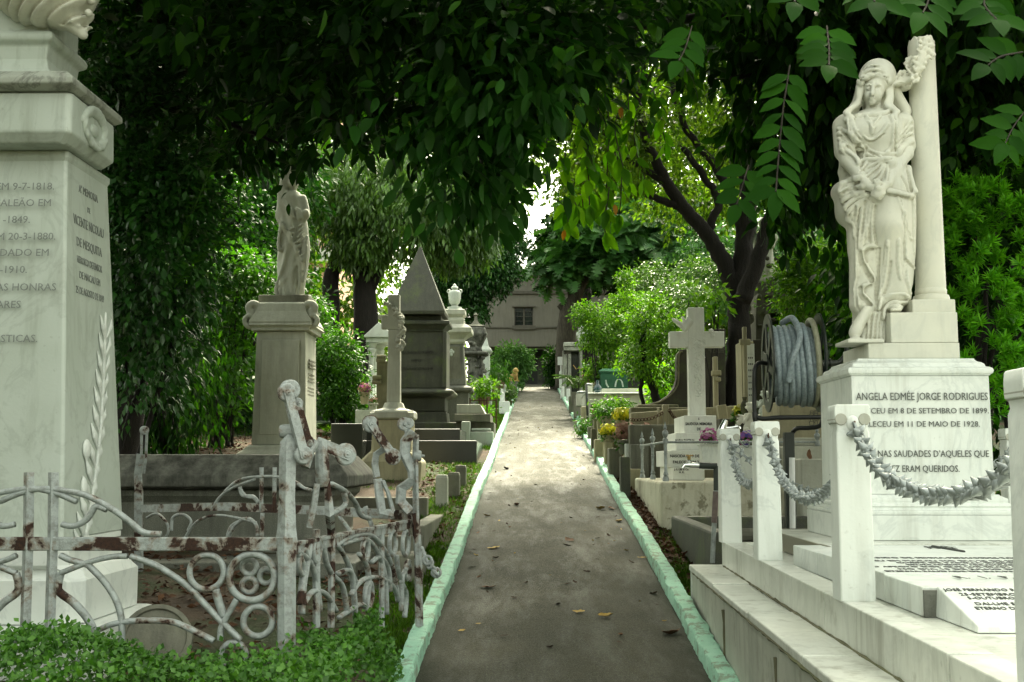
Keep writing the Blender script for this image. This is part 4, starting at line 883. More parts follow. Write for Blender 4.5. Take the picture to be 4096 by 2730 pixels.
def link(name, p, q, w, mat='iron', ax=nM, rd=.032, disc0=True, disc1=True):
    mb = MB(); off = Vector(ax) * .014
    strap(mb, [p + off + (p - q).normalized() * w * .35, p + off, q + off, q + off + (q - p).normalized() * w * .35], w, .012, ax)
    strap(mb, [p - off, q - off], w * .8, .01, ax)
    for e, f in ((p, disc0), (q, disc1)):
        if f: disc(mb, e, rd, .012, ax); disc(mb, e + off * 1.3, rd * .35, .006, ax)
    return mb.build(name, mat, fen, bevel=.002)
link('hinge_link', pz(378, 262, 4.38), pz(478, 645, 4.40), .036, rd=.037)
link('hinge_link', pz(440, 330, 4.44), pz(505, 560, 4.46), .026, 'rustiron', rd=.024)
link('hinge_link', pz(575, 575, 4.62), pz(738, 640, 4.66), .046, 'rustiron', rd=.046, disc0=False)
mb = MB(); disc(mb, pz(398, 245, 4.40), .040, .016, nM); disc(mb, pz(385, 500, 4.43), .028, .03, (1, 0, 0)); mb.tube([pz(548, 560, 4.5), pz(520, 620, 4.48), pz(490, 720, 4.46)], .02, 8); mb.build('finial', 'iron', fen, smooth=2)
# middle post of the side panel
mb = MB(); mb.tube([pz(590, 560, 4.62), pz(595, 700, 4.62), pz(598, 800, 4.62), pz(600, 840, 4.62)], [.026, .029, .029, .018], 10)
strap(mb, [pz(565, 820, 4.6), pz(545, 960, 4.6), pz(515, 1090, 4.6)], .022, .012, nM); mb.build('finial', 'iron', fen, smooth=2)
mb = MB(); mb.tube([pz(625, 800, 4.63), pz(640, 1000, 4.63), z4(650, 1100), z4(655, 1300), z4(650, 1700)], [.012, .02, .018, .016, .016], 5); mb.build('post', 'rustiron', fen, smooth=2)
mb = MB(); mb.tube([z4(560, 1100), z4(560, 1300), z4(560, 1700)], .016, 4); mb.tube([z4(960, 1080), z4(960, 1700)], .014, 4); mb.build('bar', 'iron', fen)
# side panel
mb = MB(); P = [z4(435, 1185), z4(700, 1125), z4(1000, 1065), z4(1175, 1035)]
for q in P: q.z = zr - .004
strap(mb, P, .03, .016, (0, 0, 1)); strap(mb, [q - Vector((0, 0, .018)) for q in P], .012, .05, (0, 0, 1)); mb.build('rail', 'rustiron', fen, bevel=.003)
mb = MB()
for pts in [[(680, 1200), (740, 1160), (830, 1130), (900, 1140), (960, 1200), (1010, 1290), (1040, 1400), (1060, 1540)], [(680, 1190), (730, 1260), (775, 1370), (790, 1500), (800, 1640)], [(770, 1500), (820, 1430), (880, 1395), (960, 1400), (1030, 1450), (1060, 1520)],
            [(450, 1250), (480, 1330), (470, 1450), (455, 1560)], [(520, 1190), (500, 1320), (480, 1450), (470, 1620)], [(600, 1180), (620, 1300), (660, 1380), (720, 1450), (750, 1620)], [(1050, 1260), (1060, 1350), (1075, 1400)], [(1125, 1290), (1100, 1360), (1085, 1400), (1080, 1600)], [(700, 1640), (760, 1600), (840, 1560), (900, 1640)],
            [(440, 1230), (520, 1300), (560, 1420), (580, 1600)], [(720, 1190), (860, 1160), (940, 1250), (980, 1400), (990, 1620)], [(820, 1250), (870, 1330), (880, 1450), (860, 1600)], [(900, 1300), (950, 1270), (1000, 1340), (1010, 1480)], [(690, 1370), (760, 1350), (800, 1420)], [(480, 1560), (540, 1480), (620, 1500), (680, 1600)], [(1080, 1420), (1110, 1500), (1100, 1640)], [(650, 820), (740, 870), (800, 940), (830, 1010), (885, 1035)], [(730, 880), (740, 940), (700, 980), (660, 1000)]]:
    bar(mb, z4, pts, .0145, PS)
mb.build('scrollwork', 'iron', fen, smooth=True)
sd = (F_ - N_).normalized(); XS = Matrix(((sd.x, -sd.y, 0), (sd.y, sd.x, 0), (0, 0, 1)))
for cx, cy, rr in [(560, 1230, .045), (860, 1230, .05), (880, 1500, .06), (1028, 1185, .062), (1108, 1185, .066), (1118, 1350, .048), (480, 1300, .05)]:
    mb = MB(); mb.torus(z4(cx, cy), rr, .012, X=XS, n=30, m=6); mb.build('ring', 'iron', fen, smooth=True)
# far corner: curled straps, links and discs
q = lambda x, y, Y=6.25: pz(x, y, Y)
mb = MB(); strap(mb, [q(1150, 500), q(1105, 560), q(1100, 640), q(1150, 740), q(1150, 800), q(1080, 850), q(1075, 930), q(1130, 990)], .055, .03, nM)
strap(mb, [q(1170, 520), q(1165, 700), q(1170, 1000), q(1170, 1100)], .016, .05, nM); mb.build('finial', 'iron', fen, bevel=.004)
mb = MB(); strap(mb, [q(985, 600), q(925, 640), q(918, 700), q(930, 780)], .035, .02, nM); strap(mb, [q(935, 790), q(945, 880), q(960, 990), q(1030, 1000)], .045, .025, nM); strap(mb, [q(965, 800), q(1000, 880), q(1030, 990)], .02, .02, nM); mb.build('finial', 'iron', fen, bevel=.003)
link('hinge_link', q(890, 455, 6.2), q(1028, 655, 6.2), .046, 'rustiron', rd=.046)
mb = MB(); disc(mb, q(890, 450), .045, .02, nM); mb.build('disc', 'rust', fen, smooth=2)
mb = MB(); disc(mb, q(1098, 455), .038, .015, (.3, -.95, 0)); disc(mb, q(1125, 450), .03, .012, (.3, -.95, 0)); strap(mb, [q(1105, 470), q(1120, 515)], .03, .012, nM); disc(mb, q(1180, 650), .03, .02, (1, 0, 0)); mb.build('disc', 'iron', fen, smooth=2)
mb = MB(); mb.tube([q(1165, 1000), q(1180, 1200), q(1185, 1330), q(1190, 1700)], .022, 6); mb.build('post', 'rustiron', fen, smooth=2)
mb = MB(); mb.tube(branchpts([q(1205, 1210, 6.1), q(1235, 1290, 6.05), q(1270, 1340, 6.0), q(1300, 1380, 5.95)], 5, 0), .011, 6)
for k in range(4): mb.torus(q(1240 + k * 18, 1290 + k * 25, 6.0), .022, .008, X=Euler((k, k * 2, 0)).to_matrix(), n=12, m=5)
mb.build('hanging_chain', 'iron', fen, smooth=True)
# back panel
mb = MB(); P = [z4(1150, 1015, PBk), z4(600, 985, PBk), z4(0, 960, PBk), z3(840, 505, PBk)]
strap(mb, P, .014, .05, (0, 0, 1)); mb.build('rail', 'rustiron', fen)
mb = MB()
for pts in [[(0, 870), (60, 815), (130, 785), (250, 775), (330, 780), (430, 810), (480, 845), (530, 860)], [(90, 840), (110, 890), (170, 900), (205, 935)], [(225, 720), (222, 990)], [(305, 720), (302, 990)], [(20, 1150), (60, 1080), (130, 1030), (190, 1070), (200, 1140)], [(230, 1000), (225, 1150)], [(700, 1020), (760, 1100), (800, 1180)], [(860, 960), (900, 1080), (960, 1200)]]:
    bar(mb, z4, pts, .013, PBk)
for pts in [[(900, 560), (960, 535), (1020, 590), (1030, 650), (1000, 700)], [(1050, 640), (1060, 560), (1120, 540), (1170, 580), (1150, 640)], [(1130, 690), (1200, 590), (1310, 545), (1450, 560), (1568, 590)], [(1390, 690), (1420, 610), (1520, 560)], [(1300, 505), (1350, 430), (1430, 375), (1560, 325)], [(1470, 380), (1510, 430), (1568, 440)]]:
    bar(mb, z3, pts, .011, PBk)
mb.build('scrollwork', 'iron', fen, smooth=True)
mb = MB(); k3 = lambda x, y: z3(x, y, PBk)
strap(mb, [k3(862, 170), k3(845, 300), k3(850, 400)], .05, .02, (0, -1, 0)); strap(mb, [k3(850, 390), k3(850, 490), k3(850, 900)], .05, .04, (0, -1, 0)); mb.build('post', 'iron', fen, bevel=.003)
mb = MB(); strap(mb, [k3(868, 30), k3(866, 170)], .016, .012, (0, -1, 0)); strap(mb, [k3(900, 30), k3(893, 200), k3(880, 290)], .016, .012, (0, -1, 0)); disc(mb, k3(884, 25), .03, .012); mb.build('hinge_link', 'iron', fen, bevel=.002)
# ---- hedge in front
hd = thing('low_hedge', 'low clipped hedge of tiny green leaves along the bottom left in front of the fence', 'hedge', (-1.6, 4.2, .4))
n = 46000
x = RNG.uniform(-3.0, -.60, n); y = RNG.uniform(3.5, 5.7, n); hh = .49 + .04 * np.sin(x * 3.1 + 1) + .03 * np.sin(x * 7.7 + y * 5) + .03 * np.sin(y * 9 + x * 2) + .02 * np.clip((x + 1.9), 0, 1) - .16 * np.clip(y - 4.4, 0, 2)
edge = np.clip((y - 3.5) / .25, 0, 1) * np.clip((5.7 - y) / .5, 0, 1) * np.clip((-.60 - x) / .08, 0, 1); keep = (x > -1.03) | (y < 4.34)
keep &= ~((x > -1.03) & (y > 4.3) & (x < -.955 + (y - 4.4) * .145 + .03))
z = .102 * y + hh * np.sqrt(edge) * (1 - .35 * RNG.random(n) ** 3 - (.6 * RNG.random(n) * (edge < 1))) - .01 + .05 * RNG.random(n) ** 6
P = np.stack([x, y, z], 1)[keep]; nn = len(P)
leaf_mesh('foliage', P, RNG.normal(size=(nn, 3)) + [0, 0, .5], np.array([0, -.3, 1]) + RNG.normal(size=(nn, 3)) * .5, RNG.uniform(.018, .032, nn), (LEAFS[0] * np.array([1.5, 1, 1]), LEAFS[1]), 'lf_cover', hd)
m = MB(); gxs = np.linspace(-3, -.74, 20); gys = np.linspace(3.55, 4.28, 8)
m.add([(a, b_, .102 * b_ + .36) for b_ in gys for a in gxs], [(j * 20 + i, j * 20 + i + 1, j * 20 + 21 + i, j * 20 + 20 + i) for j in range(7) for i in range(19)]); m.build('twigs', 'ground', hd)
# ---- granite sarcophagus
sc_ = thing('granite_sarcophagus', 'long dark granite sarcophagus with a hipped lid behind the rusty fence', 'tomb', (-2.9, 9.2, 1.0))
m = MB(); m.sq(-3.5, 9.2, [(2.06, .70, 1.40), (2.12, .76, 1.42), (2.12, .76, 1.50), (1.98, .60, 1.655), (1.9, .52, 1.66)]); m.build('lid', 'blackstain', sc_, bevel=.008)
m = MB(); m.sq(-3.5, 9.2, [(2.08, .72, .8), (2.08, .72, 1.0), (1.97, .62, 1.03), (1.95, .6, 1.05), (1.95, .6, 1.30), (2.0, .64, 1.35), (2.0, .64, 1.397)]); m.build('chest', 'granite', sc_, bevel=.01)
m = MB(); m.sq(-3.5, 8.9, [(2.3, 1.2, .7), (2.3, 1.2, .93)]); m.build('plinth', 'granite', sc_, bevel=.01)
# ---- statue with the raised arm on its pedestal
st = thing('pedestal_monument', 'tall stone pedestal with scrolled corners carrying the dark statue of a woman raising one arm', 'monument', (-3.65, 14.6, 1.62))
Yp = 14.1; cxp = at(1150, 1800, Yp).x; hwp = (at(1282, 1500, Yp).x - at(1017, 1500, Yp).x) / 2
zz = lambda v, Y=Yp: at(1150, v, Y).z
cx_ = at((1012 + 1227) / 2, 1500, Yp).x; hw = (at(1227, 1500, Yp).x - at(1012, 1500, Yp).x) / 2; cyp = Yp + .36
m = MB(); m.sq(cx_, cyp, [(hw + .16, .50, 1.35), (hw + .16, .50, zz(1818)), (hw + .09, .44, zz(1800)), (hw + .06, .42, zz(1790)), (hw + .02, .38, zz(1780))]); m.build('base', 'palestone', st, bevel=.012)
m = MB(); m.sq(cx_, cyp, [(hw, .36, zz(1780) + .002), (hw - .03, .34, zz(1325))]); m.sq(cx_, Yp + .004, [(hw - .09, .012, zz(1740)), (hw - .10, .012, zz(1360))]); m.build('die', 'palestone', st, bevel=.008)
m = MB(); m.sq(cx_, cyp, [(hw + .03, .40, zz(1325) + .002), (hw + .03, .40, zz(1312)), (hw + .07, .44, zz(1302)), (hw + .05, .42, zz(1296)), (hw + .06, .43, zz(1290)), (hw - .02, .38, zz(1245)), (hw - .04, .36, zz(1215)), (hw - .06, .34, zz(1208))])
m.build('cornice', 'palestone', st, bevel=.01)
for s in (-1, 1):
    S = Sculpt((-.16, -.14, -.22), (.16, .14, .2), .012)
    S.line([(-.05, -.03, -.17), (.05, -.05, -.16), (.09, -.05, -.08), (.03, -.05, -.02), (-.02, -.05, -.07), (.01, -.06, -.10)], .035, .025, .01); S.line([(.0, -.02, 0), (.05, -.03, .08), (.0, -.03, .13), (-.07, -.02, .1), (-.08, 0, -.05)], .045, .03, .02); S.ell((0, .02, -.02), (.09, .06, .13), .03)
    S.mesh('corner_scroll', 'palestone', st, Matrix.Translation((cx_ + s * (hw + .03), Yp + .05, zz(1255))) @ Matrix.Diagonal((s, 1, 1, 1)))
for s in (1,):
    for k in range(4): 
        m = MB()
        for j in range(3): m.box(cx_ + hw - .012, cx_ + hw + .004 - .012 * k, Yp + .15, Yp + .55, zz(1440 + 55 * k + 14 * j), zz(1434 + 55 * k + 14 * j))
        m.build('inscription', 'greystone', st)
m = MB(); m.sq(cx_, cyp, [(.32, .26, zz(1208) + .002), (.32, .26, zz(1175))]); m.build('statue_base', 'greystone', st, bevel=.012)
def e5(x, y, d=0): return ((x - 400) * .00204, d, (1040 - y) * .00204)
S = Sculpt((-.24, -.22, -.03), (.28, .24, 1.98), .011)
SC = lambda y, x0, x1, ry, cy=0: ((1040 - y) * .00204, ((x0 + x1) / 2 - 400) * .00204, cy, (x1 - x0) / 2 * .00204, ry)
S.robe([SC(1040, 300, 480, .17), SC(980, 325, 480, .16), SC(900, 315, 500, .16), SC(800, 315, 508, .16), SC(700, 312, 505, .16), SC(640, 318, 500, .15), SC(580, 318, 490, .14), SC(520, 315, 480, .13), SC(460, 320, 470, .12), SC(425, 335, 440, .09)], .02)
S.cap(e5(385, 440), e5(400, 400), .05, .045, .02); S.ell(e5(402, 372, -.02), (.066, .08, .088), .01); S.ell(e5(395, 355, .02), (.072, .08, .075), .02)
S.line([e5(345, 470), e5(345, 400), e5(362, 300), e5(372, 200), e5(380, 130)], .075, .038, .02); S.line([e5(380, 130), e5(385, 100)], .035, .03, .02); S.line([e5(378, 120), e5(395, 88)], .014, .01, .01)
S.line([e5(340, 480), e5(325, 560, -.02), e5(345, 620, -.02), e5(335, 700)], .06, .03, .03)
S.line([e5(455, 470), e5(480, 550, -.03), e5(480, 590, -.08)], .06, .04, .02); S.ell(e5(485, 560, -.1), (.045, .05, .05), .02)
for k in range(7): S.line([e5(330 + 8 * k, 450 + 10 * k, -.11), e5(370 + 10 * k, 520 + 12 * k, -.15), e5(460 + 4 * k, 540 + 8 * k, -.13)], .012, .009, .012)
for k in range(8): S.line([e5(325 + 8 * k, 600 + 10 * k, -.14), e5(400 + 12 * k, 660 + 26 * k, -.18), e5(490, 620 + 20 * k, -.13)], .013, .009, .014)
for pts in [[(345, 640), (330, 740), (355, 780), (385, 700)], [(385, 720), (372, 840), (340, 930), (320, 1020)], [(500, 700), (470, 820), (400, 920), (330, 1000)], [(450, 800), (470, 900), (460, 1020)], [(420, 900), (410, 1030)], [(500, 760), (500, 860), (490, 960)]]:
    S.line([e5(x, y, -.145) for x, y in pts], .022, .014, .02)
for x in (330, 350, 372, 395, 418, 440, 462): S.line([e5(x + 5, 930, -.14), e5(x, 1030, -.15)], .013, .016, .012)
S.disp(lambda x, y, z: .006 * np.sin(x * 55 + 3 * np.sin(z * 6)), (-.24, -.22, -.03), (.28, .24, 1.3))
pst = at(1162, 1172, Yp + .3); pst.z = zz(1175)
S.mesh('statue', 'palestone', st, Matrix.Translation((pst.x + .0, Yp + .33, pst.z)) @ Matrix.Diagonal((1.04, 1, 1.1, 1)))
# ---- small stone cross with a garland
cr = thing('stone_cross', 'pale stone cross with a thick flower garland on a round edged pedestal', 'cross', tuple(at(1572, 1900, 13.4)))
YC = 13.4; zc = lambda v: at(1572, v, YC).z; xc = lambda u: at(u, 1500, YC).x
cxx = at(1575, 1700, YC).x
m = MB(); m.sq(cxx, YC, [(.34, .30, 1.2), (.36, .32, zc(1850)), (.27, .26, zc(1815)), (.235, .235, zc(1805)), (.225, .225, zc(1690)), (.23, .23, zc(1682))], ch=.03); m.build('pedestal', 'cream', cr, bevel=.015)
m = MB(); m.sq(cxx, YC, [(.24, .24, zc(1681)), (.26, .26, zc(1672)), (.26, .26, zc(1655)), (.24, .24, zc(1646)), (.13, .13, zc(1636)), (.11, .11, zc(1618)), (.105, .105, zc(1612))], ch=.06); m.build('moulding', 'palestone', cr, bevel=.012)
m = MB(); cs_ = cxx - .0
m.sq(cs_, YC, [(.078, .07, zc(1613)), (.07, .062, zc(1322))]); X1 = at(1543, 1290, YC - .1).x; 
m.sq(cs_ - .01, YC, [(.072, .06, zc(1322) + .002), (.068, .058, zc(1182))]); m.box(cs_ - .155, cs_ + .09, YC - .055, YC + .05, zc(1318), zc(1262)); m.build('shaft', 'palestone', cr, bevel=.008)
S = Sculpt((cs_ - .24, YC - .2, zc(1430)), (cs_ + .24, YC + .1, zc(1190)), .008)
random.seed(3)
for k in range(70):
    t = k / 69; u = np.interp(t, [0, .12, .3, .6, 1], [1543, 1575, 1603, 1605, 1600]); v = np.interp(t, [0, .12, .3, .6, 1], [1215, 1235, 1270, 1340, 1405]); w = np.interp(t, [0, .3, .8, 1], [.02, .035, .05, .015])
    p = at(u, v, YC - .08); S.ell((p.x + random.uniform(-w, w), p.y + random.uniform(-.03, .03), p.z + random.uniform(-.02, .02)), (random.uniform(.014, .03), .02, random.uniform(.012, .028)), .006)
S.mesh('garland', 'palestone', cr)
# ---- pyramid tomb
py = thing('pyramid_tomb', 'dark granite tomb with a pyramid top and lettered face, left of the path', 'tomb', tuple(at(1690, 1740, 19)))
YQ = 18.6; zq = lambda v: at(1690, v, YQ).z; xq = lambda u: at(u, 1500, YQ).x
cq = xq(1662); 
def hq(u): return xq(u) - cq
cyq = YQ + .6
def SQ(m, lst, c=cq, cy=cyq, f=None):
    m.sq(c, cy, [(h, (h - .15 if f is None else h * f), z) for h, z in lst]); return m
w0 = hq(1778)
SQ(MB(), [(hq(1880), zq(1800)), (hq(1880), zq(1722)), (hq(1830), zq(1721)), (hq(1830), zq(1690)), (hq(1785), zq(1689)), (hq(1780), zq(1645))]).build('plinth', 'dgranite', py, bevel=.015)
SQ(MB(), [(hq(1775), zq(1644)), (hq(1775), zq(1590)), (hq(1800), zq(1582)), (hq(1815), zq(1572)), (hq(1812), zq(1560)), (hq(1790), zq(1552)), (hq(1778), zq(1550))]).build('base', 'dgranite', py, bevel=.02)
SQ(MB(), [(hq(1770), zq(1549)), (hq(1765), zq(1320)), (hq(1772), zq(1316)), (hq(1765), zq(1312)), (hq(1780), zq(1296)), (hq(1792), zq(1290)), (hq(1792), zq(1276))]).build('die', 'dgranite', py, bevel=.012)
m = MB(); m.box(xq(1766) + .002, xq(1782), YQ + .2, YQ + .9, zq(1549), zq(1320)); m.build('pilaster', 'dgranite', py, bevel=.01)
SQ(MB(), [(hq(1757), zq(1275)), (hq(1757), zq(1252))]).build('neck', 'dgranite', py, bevel=.02)
SQ(MB(), [(hq(1772), zq(1251)), (hq(1774), zq(1238)), (.015, zq(962))], f=.95).build('pyramid', 'dgranite', py, bevel=.006)
for s, v, w in [('MARIA FRANCISCA FERNANDES', 1404, .62), ('MARTINS', 1437, .62), ('FALLECIDA EM 9 DE OUTUBRO DE 1891', 1470, .50)]:
    text(s, .066, 'inscription', 'blackpaint_shade', py, XF((cq - .02, cyq - (hq(1768) - .15) - .004, zq(v)), 90), .001, w)
# ---- urn pedestal behind it
ur = thing('urn_monument', 'grey stone pedestal carrying a white lidded urn, right of the pyramid tomb', 'monument', tuple(at(1830, 1690, 21.5)))
YU = 20.6; zu = lambda v: at(1810, v, YU).z; xu = lambda u: at(u, 1450, YU).x
cu_ = xu(1806); hu = lambda u: xu(u) - cu_; cyu = YU + .45
def SU(m, lst, c=cu_, cy=cyu): m.sq(c, cy, [(h, h * .95, z) for h, z in lst]); return m
SU(MB(), [(hu(1872), zu(1760)), (hu(1872), zu(1570)), (hu(1888), zu(1562)), (hu(1888), zu(1550)), (hu(1868), zu(1540))]).build('base', 'granite', ur, bevel=.01)
SU(MB(), [(hu(1860), zu(1538)), (hu(1848), zu(1372))]).build('die', 'granite', ur, bevel=.01)
m = MB(); f0 = cyu - hu(1856) * .95; m.sq(cu_ + .01, f0 + .01, [(hu(1840), .02, zu(1528)), (hu(1832), .012, zu(1382))]); m.build('panel', 'greystone', ur)
m = MB()
for a, b_ in ((-.03, 0), (.03, 0), (0, .03), (0, -.05), (0, 0)): m.sph((cu_ - .02 + a, f0 - .012, zu(1400) + b_ - .02), (.026, .012, .03), 8)
m.build('emblem', 'old_marble', ur, smooth=True)
SU(MB(), [(hu(1850), zu(1371)), (hu(1856), zu(1362)), (hu(1852), zu(1350)), (hu(1866), zu(1336)), (hu(1884), zu(1326)), (hu(1884), zu(1308)), (hu(1858), zu(1290))]).build('cornice', 'palestone', ur, bevel=.008)
SU(MB(), [(hu(1850), zu(1289)), (hu(1852), zu(1272)), (hu(1844), zu(1262)), (hu(1856), zu(1250)), (hu(1856), zu(1232)), (hu(1844), zu(1228))]).build('urn_base', 'palestone', ur, bevel=.008)
k = 1 / 2.178 * YU / 4550; zu0 = zu(1227); cu2 = xu(1810)
m = MB(); m.lathe([(66 * k, 0), (66 * k, 22 * k), (34 * k, 28 * k), (28 * k, 40 * k), (44 * k, 60 * k), (50 * k, 75 * k), (55 * k, 105 * k), (54 * k, 110 * k), (58 * k, 140 * k), (57 * k, 158 * k), (48 * k, 170 * k), (26 * k, 178 * k), (24 * k, 188 * k), (34 * k, 196 * k), (30 * k, 206 * k), (20 * k, 212 * k), (16 * k, 222 * k), (14 * k, 230 * k), (1 * k, 236 * k)], 28, (cu2, cyu, zu0))
for s in (-1, 1): m.torus((cu2 + s * 52 * k, cyu, zu0 + 168 * k), 14 * k, 5 * k, n=14, m=6)
m.build('urn', 'old_marble', ur, smooth=2)
# ---- black stained Gothic tomb, white obelisk
gt = thing('gothic_tomb', 'black stained ornate tomb with a pinnacle beyond the urn monument', 'tomb', tuple(at(1900, 1600, 26)))
YG = 26.; zg = lambda v: at(1900, v, YG).z; xg = lambda u: at(u, 1450, YG).x; cg = xg(1898); hg = lambda u: xg(u) - cg
m = MB(); m.sq(cg, YG + .5, [(hg(h), hg(h), zg(v)) for h, v in [(1935, 1700), (1935, 1560), (1928, 1550), (1928, 1425), (1950, 1412), (1950, 1404), (1925, 1398), (1922, 1380), (1945, 1330), (1938, 1306), (1930, 1300)]], ch=.05); m.build('body', 'blackstain', gt, bevel=.02)
m = MB(); m.sq(cg, YG + .5, [(hg(h), hg(h), zg(v)) for h, v in [(1936, 1299), (1915, 1288), (1905, 1272), (1903, 1255), (1908, 1250), (1899, 1240)]]); m.build('pinnacle', 'greystone', gt, bevel=.02)
S = Sculpt((-.35, -.12, -.7), (.35, .1, .9), .022)
for k in range(60): S.ell((random.uniform(-.26, .26), -.03, random.uniform(-.6, .8)), (random.uniform(.02, .06), .04, random.uniform(.02, .06)), .015)
S.mesh('carving', 'blackstain', gt, Matrix.Translation((cg, YG + .5 - hg(1928), zg(1470))))
ob = thing('small_obelisk', 'white stone obelisk behind the black stained tomb', 'obelisk', tuple(at(1945, 1560, 29)))
YO = 29.; zo = lambda v: at(1940, v, YO).z; xo = lambda u: at(u, 1450, YO).x; co = xo(1932); ho = lambda u: xo(u) - co
m = MB(); m.sq(co, YO + .4, [(ho(h), ho(h), zo(v)) for h, v in [(1965, 1640), (1965, 1525), (1960, 1518), (1956, 1515)]]); m.build('base', 'old_marble', ob, bevel=.01)
m = MB(); m.sq(co, YO + .4, [(ho(h), ho(h), zo(v)) for h, v in [(1957, 1514), (1957, 1412), (1966, 1404), (1966, 1396), (1956, 1385), (1952, 1380), (1935, 1300)]]); m.build('shaft', 'old_marble', ob, bevel=.01)
# ---- white temple
tm = thing('temple_tomb', 'small white marble temple tomb with columns and pediment beside the shrub', 'tomb', tuple(at(1510, 1640, 20)))
YT = 20.4; zt = lambda v: at(1500, v, YT).z; xt = lambda u: at(u, 1450, YT).x
m = MB(); x0, x1 = xt(1458), xt(1575)
m.slab2([(x0, zt(1352)), (x1, zt(1352)), (x1, zt(1345)), ((x0 + x1) / 2, zt(1292)), (x0, zt(1345))], YT - .1, YT + .7); m.box(x0 + .03, x1 - .03, YT - .06, YT + .66, zt(1372), zt(1353)); m.build('pediment', 'marble', tm, bevel=.008)
for u in (1484, 1512):
    for dy in ((0, .55) if u == 1484 else (.25,)):
        r = .052; b_ = zt(1600); t_ = zt(1373); m = MB(); m.lathe([(r * 1.6, 0), (r * 1.6, .05), (r * 1.1, .08), (r, .1), (r * .9, t_ - b_ - .24), (r * 1.1, t_ - b_ - .22), (r, t_ - b_ - .2), (r * 1.5, t_ - b_ - .12), (r * 1.2, t_ - b_ - .09), (r * 1.8, t_ - b_ - .03), (r * 1.8, t_ - b_ - .002)], 20, (xt(u), YT + dy + .05, b_)); m.build('column', 'marble', tm, smooth=2)
m = MB(); m.box(x0 - .05, x1 + .05, YT - .2, YT + .9, 1.9, zt(1600) - .002); m.build('base', 'old_marble', tm, bevel=.01)
m = MB(); m.box(xt(1520), xt(1545), YT + .3, YT + .36, zt(1292), zt(1270)); m.box(xt(1500), xt(1552), YT + .3, YT + .4, zt(1269), zt(1252)); m.build('crest', 'greystone', tm, bevel=.01)
sb = thing('scrolled_tombstone', 'stone tombstone with rolled scroll edges directly behind the garlanded cross', 'tombstone', tuple(at(1520, 1640, 16.5)))
YS = 16.5; xs_ = lambda u: at(u, 1500, YS).x; zs_ = lambda v: at(1500, v, YS).z
m = MB(); m.box(xs_(1506), xs_(1570), YS, YS + .3, 1.7, zs_(1445)); 
for v, u in ((1430, 1520), (1443, 1518), (1512, 1504), (1530, 1502)): m.tube([(xs_(u - 12), YS - .04, zs_(v)), (xs_(u + 25), YS - .04, zs_(v))], .035, 10)
m.build('slab', 'concrete', sb, bevel=.01)
# flower stand
fs = thing('flower_block', 'pale stone block carrying vases of flowers left of the garlanded cross', 'stone block', tuple(at(1460, 1690, 16)))
YFb = 15.8; xf = lambda u: at(u, 1600, YFb).x; zf = lambda v: at(1450, v, YFb).z
m = MB(); m.box(xf(1422), xf(1505), YFb, YFb + .5, 1.7, zf(1640)); m.build('block', 'old_marble', fs, bevel=.008)
def blossoms(name, label, cat, c, r, n, size, mat, mat2=None, pot=None, group=None, green=30, pmat='palestone', pname='pot'):
    "potted flowers: c centre of the flower head, pot = (rbottom, rtop, height, square)"
    t = thing(name, label, cat, (c[0], c[1], c[2] - (r[2] + (pot[2] if pot else .1))), 0, group); C = np.array(c)
    n = int(n * 1.5); P = norm(RNG.normal(size=(n, 3))) * RNG.uniform(.55, 1.2, size=(n, 1)) * np.array(r) + C; P = P[P[:, 2] > C[2] - r[2] * .6]; Dn = P - C
    f = leaf_mesh('blossoms', P, np.cross(norm(Dn), RNG.normal(size=P.shape)), Dn + [0, -.02, .03], np.full(len(P), size), FLOW, mat, t)
    if mat2: P2 = norm(RNG.normal(size=(n // 3, 3))) * .9 * np.array(r) + C; leaf_mesh('blossoms', P2, RNG.normal(size=P2.shape), P2 - C + [0, 0, .02], np.full(len(P2), size), FLOW, mat2, t)
    P3 = norm(RNG.normal(size=(green * 3, 3))) * RNG.uniform(.2, .9, size=(green * 3, 1)) * np.array(r) + C - [0, 0, r[2] * .9]
    leaf_mesh('leaves', P3, P3 - C + [0, 0, r[2]], np.array([0, -.5, 1]) + RNG.normal(size=P3.shape) * .3, np.full(len(P3), size * 1.4), LEAFS, 'lf_mid', t)
    if pot:
        rb, rt, h, sqr = pot; m = MB(); z1 = c[2] - r[2] * .8; z0 = z1 - h
        if sqr: m.sq(c[0], c[1], [(rb, rb, z0), (rt, rt, z1 - .02), (rt + .012, rt + .012, z1 - .018), (rt + .012, rt + .012, z1), (rt - .01, rt - .01, z1), (rt - .015, rt - .015, z1 - .04)])
        else: m.lathe([(rb, 0), (rt, h - .03), (rt * 1.1, h - .028), (rt * 1.1, h), (rt * .92, h), (rt * .9, h - .04)], 20, (c[0], c[1], z0))
        m.build(pname, pmat, t, bevel=.003 if sqr else 0, smooth=0 if sqr else 2); 
    return t
random.seed(11)
blossoms('flower_pot', 'stone vase of pale pink flowers left of the garlanded cross', 'flower pot', tuple(at(1460, 1555, 15.9)), (.09, .08, .07), 60, .035, 'fl_dry', 'fl_pink', (.05, .06, .16, True), pmat='cream')
blossoms('flower_pot', 'small stone vase of wilted flowers close to the garlanded cross', 'flower pot', tuple(at(1492, 1600, 15.9)), (.05, .06, .06), 24, .03, 'fl_dry', None, (.045, .055, .10, True), pmat='palestone')
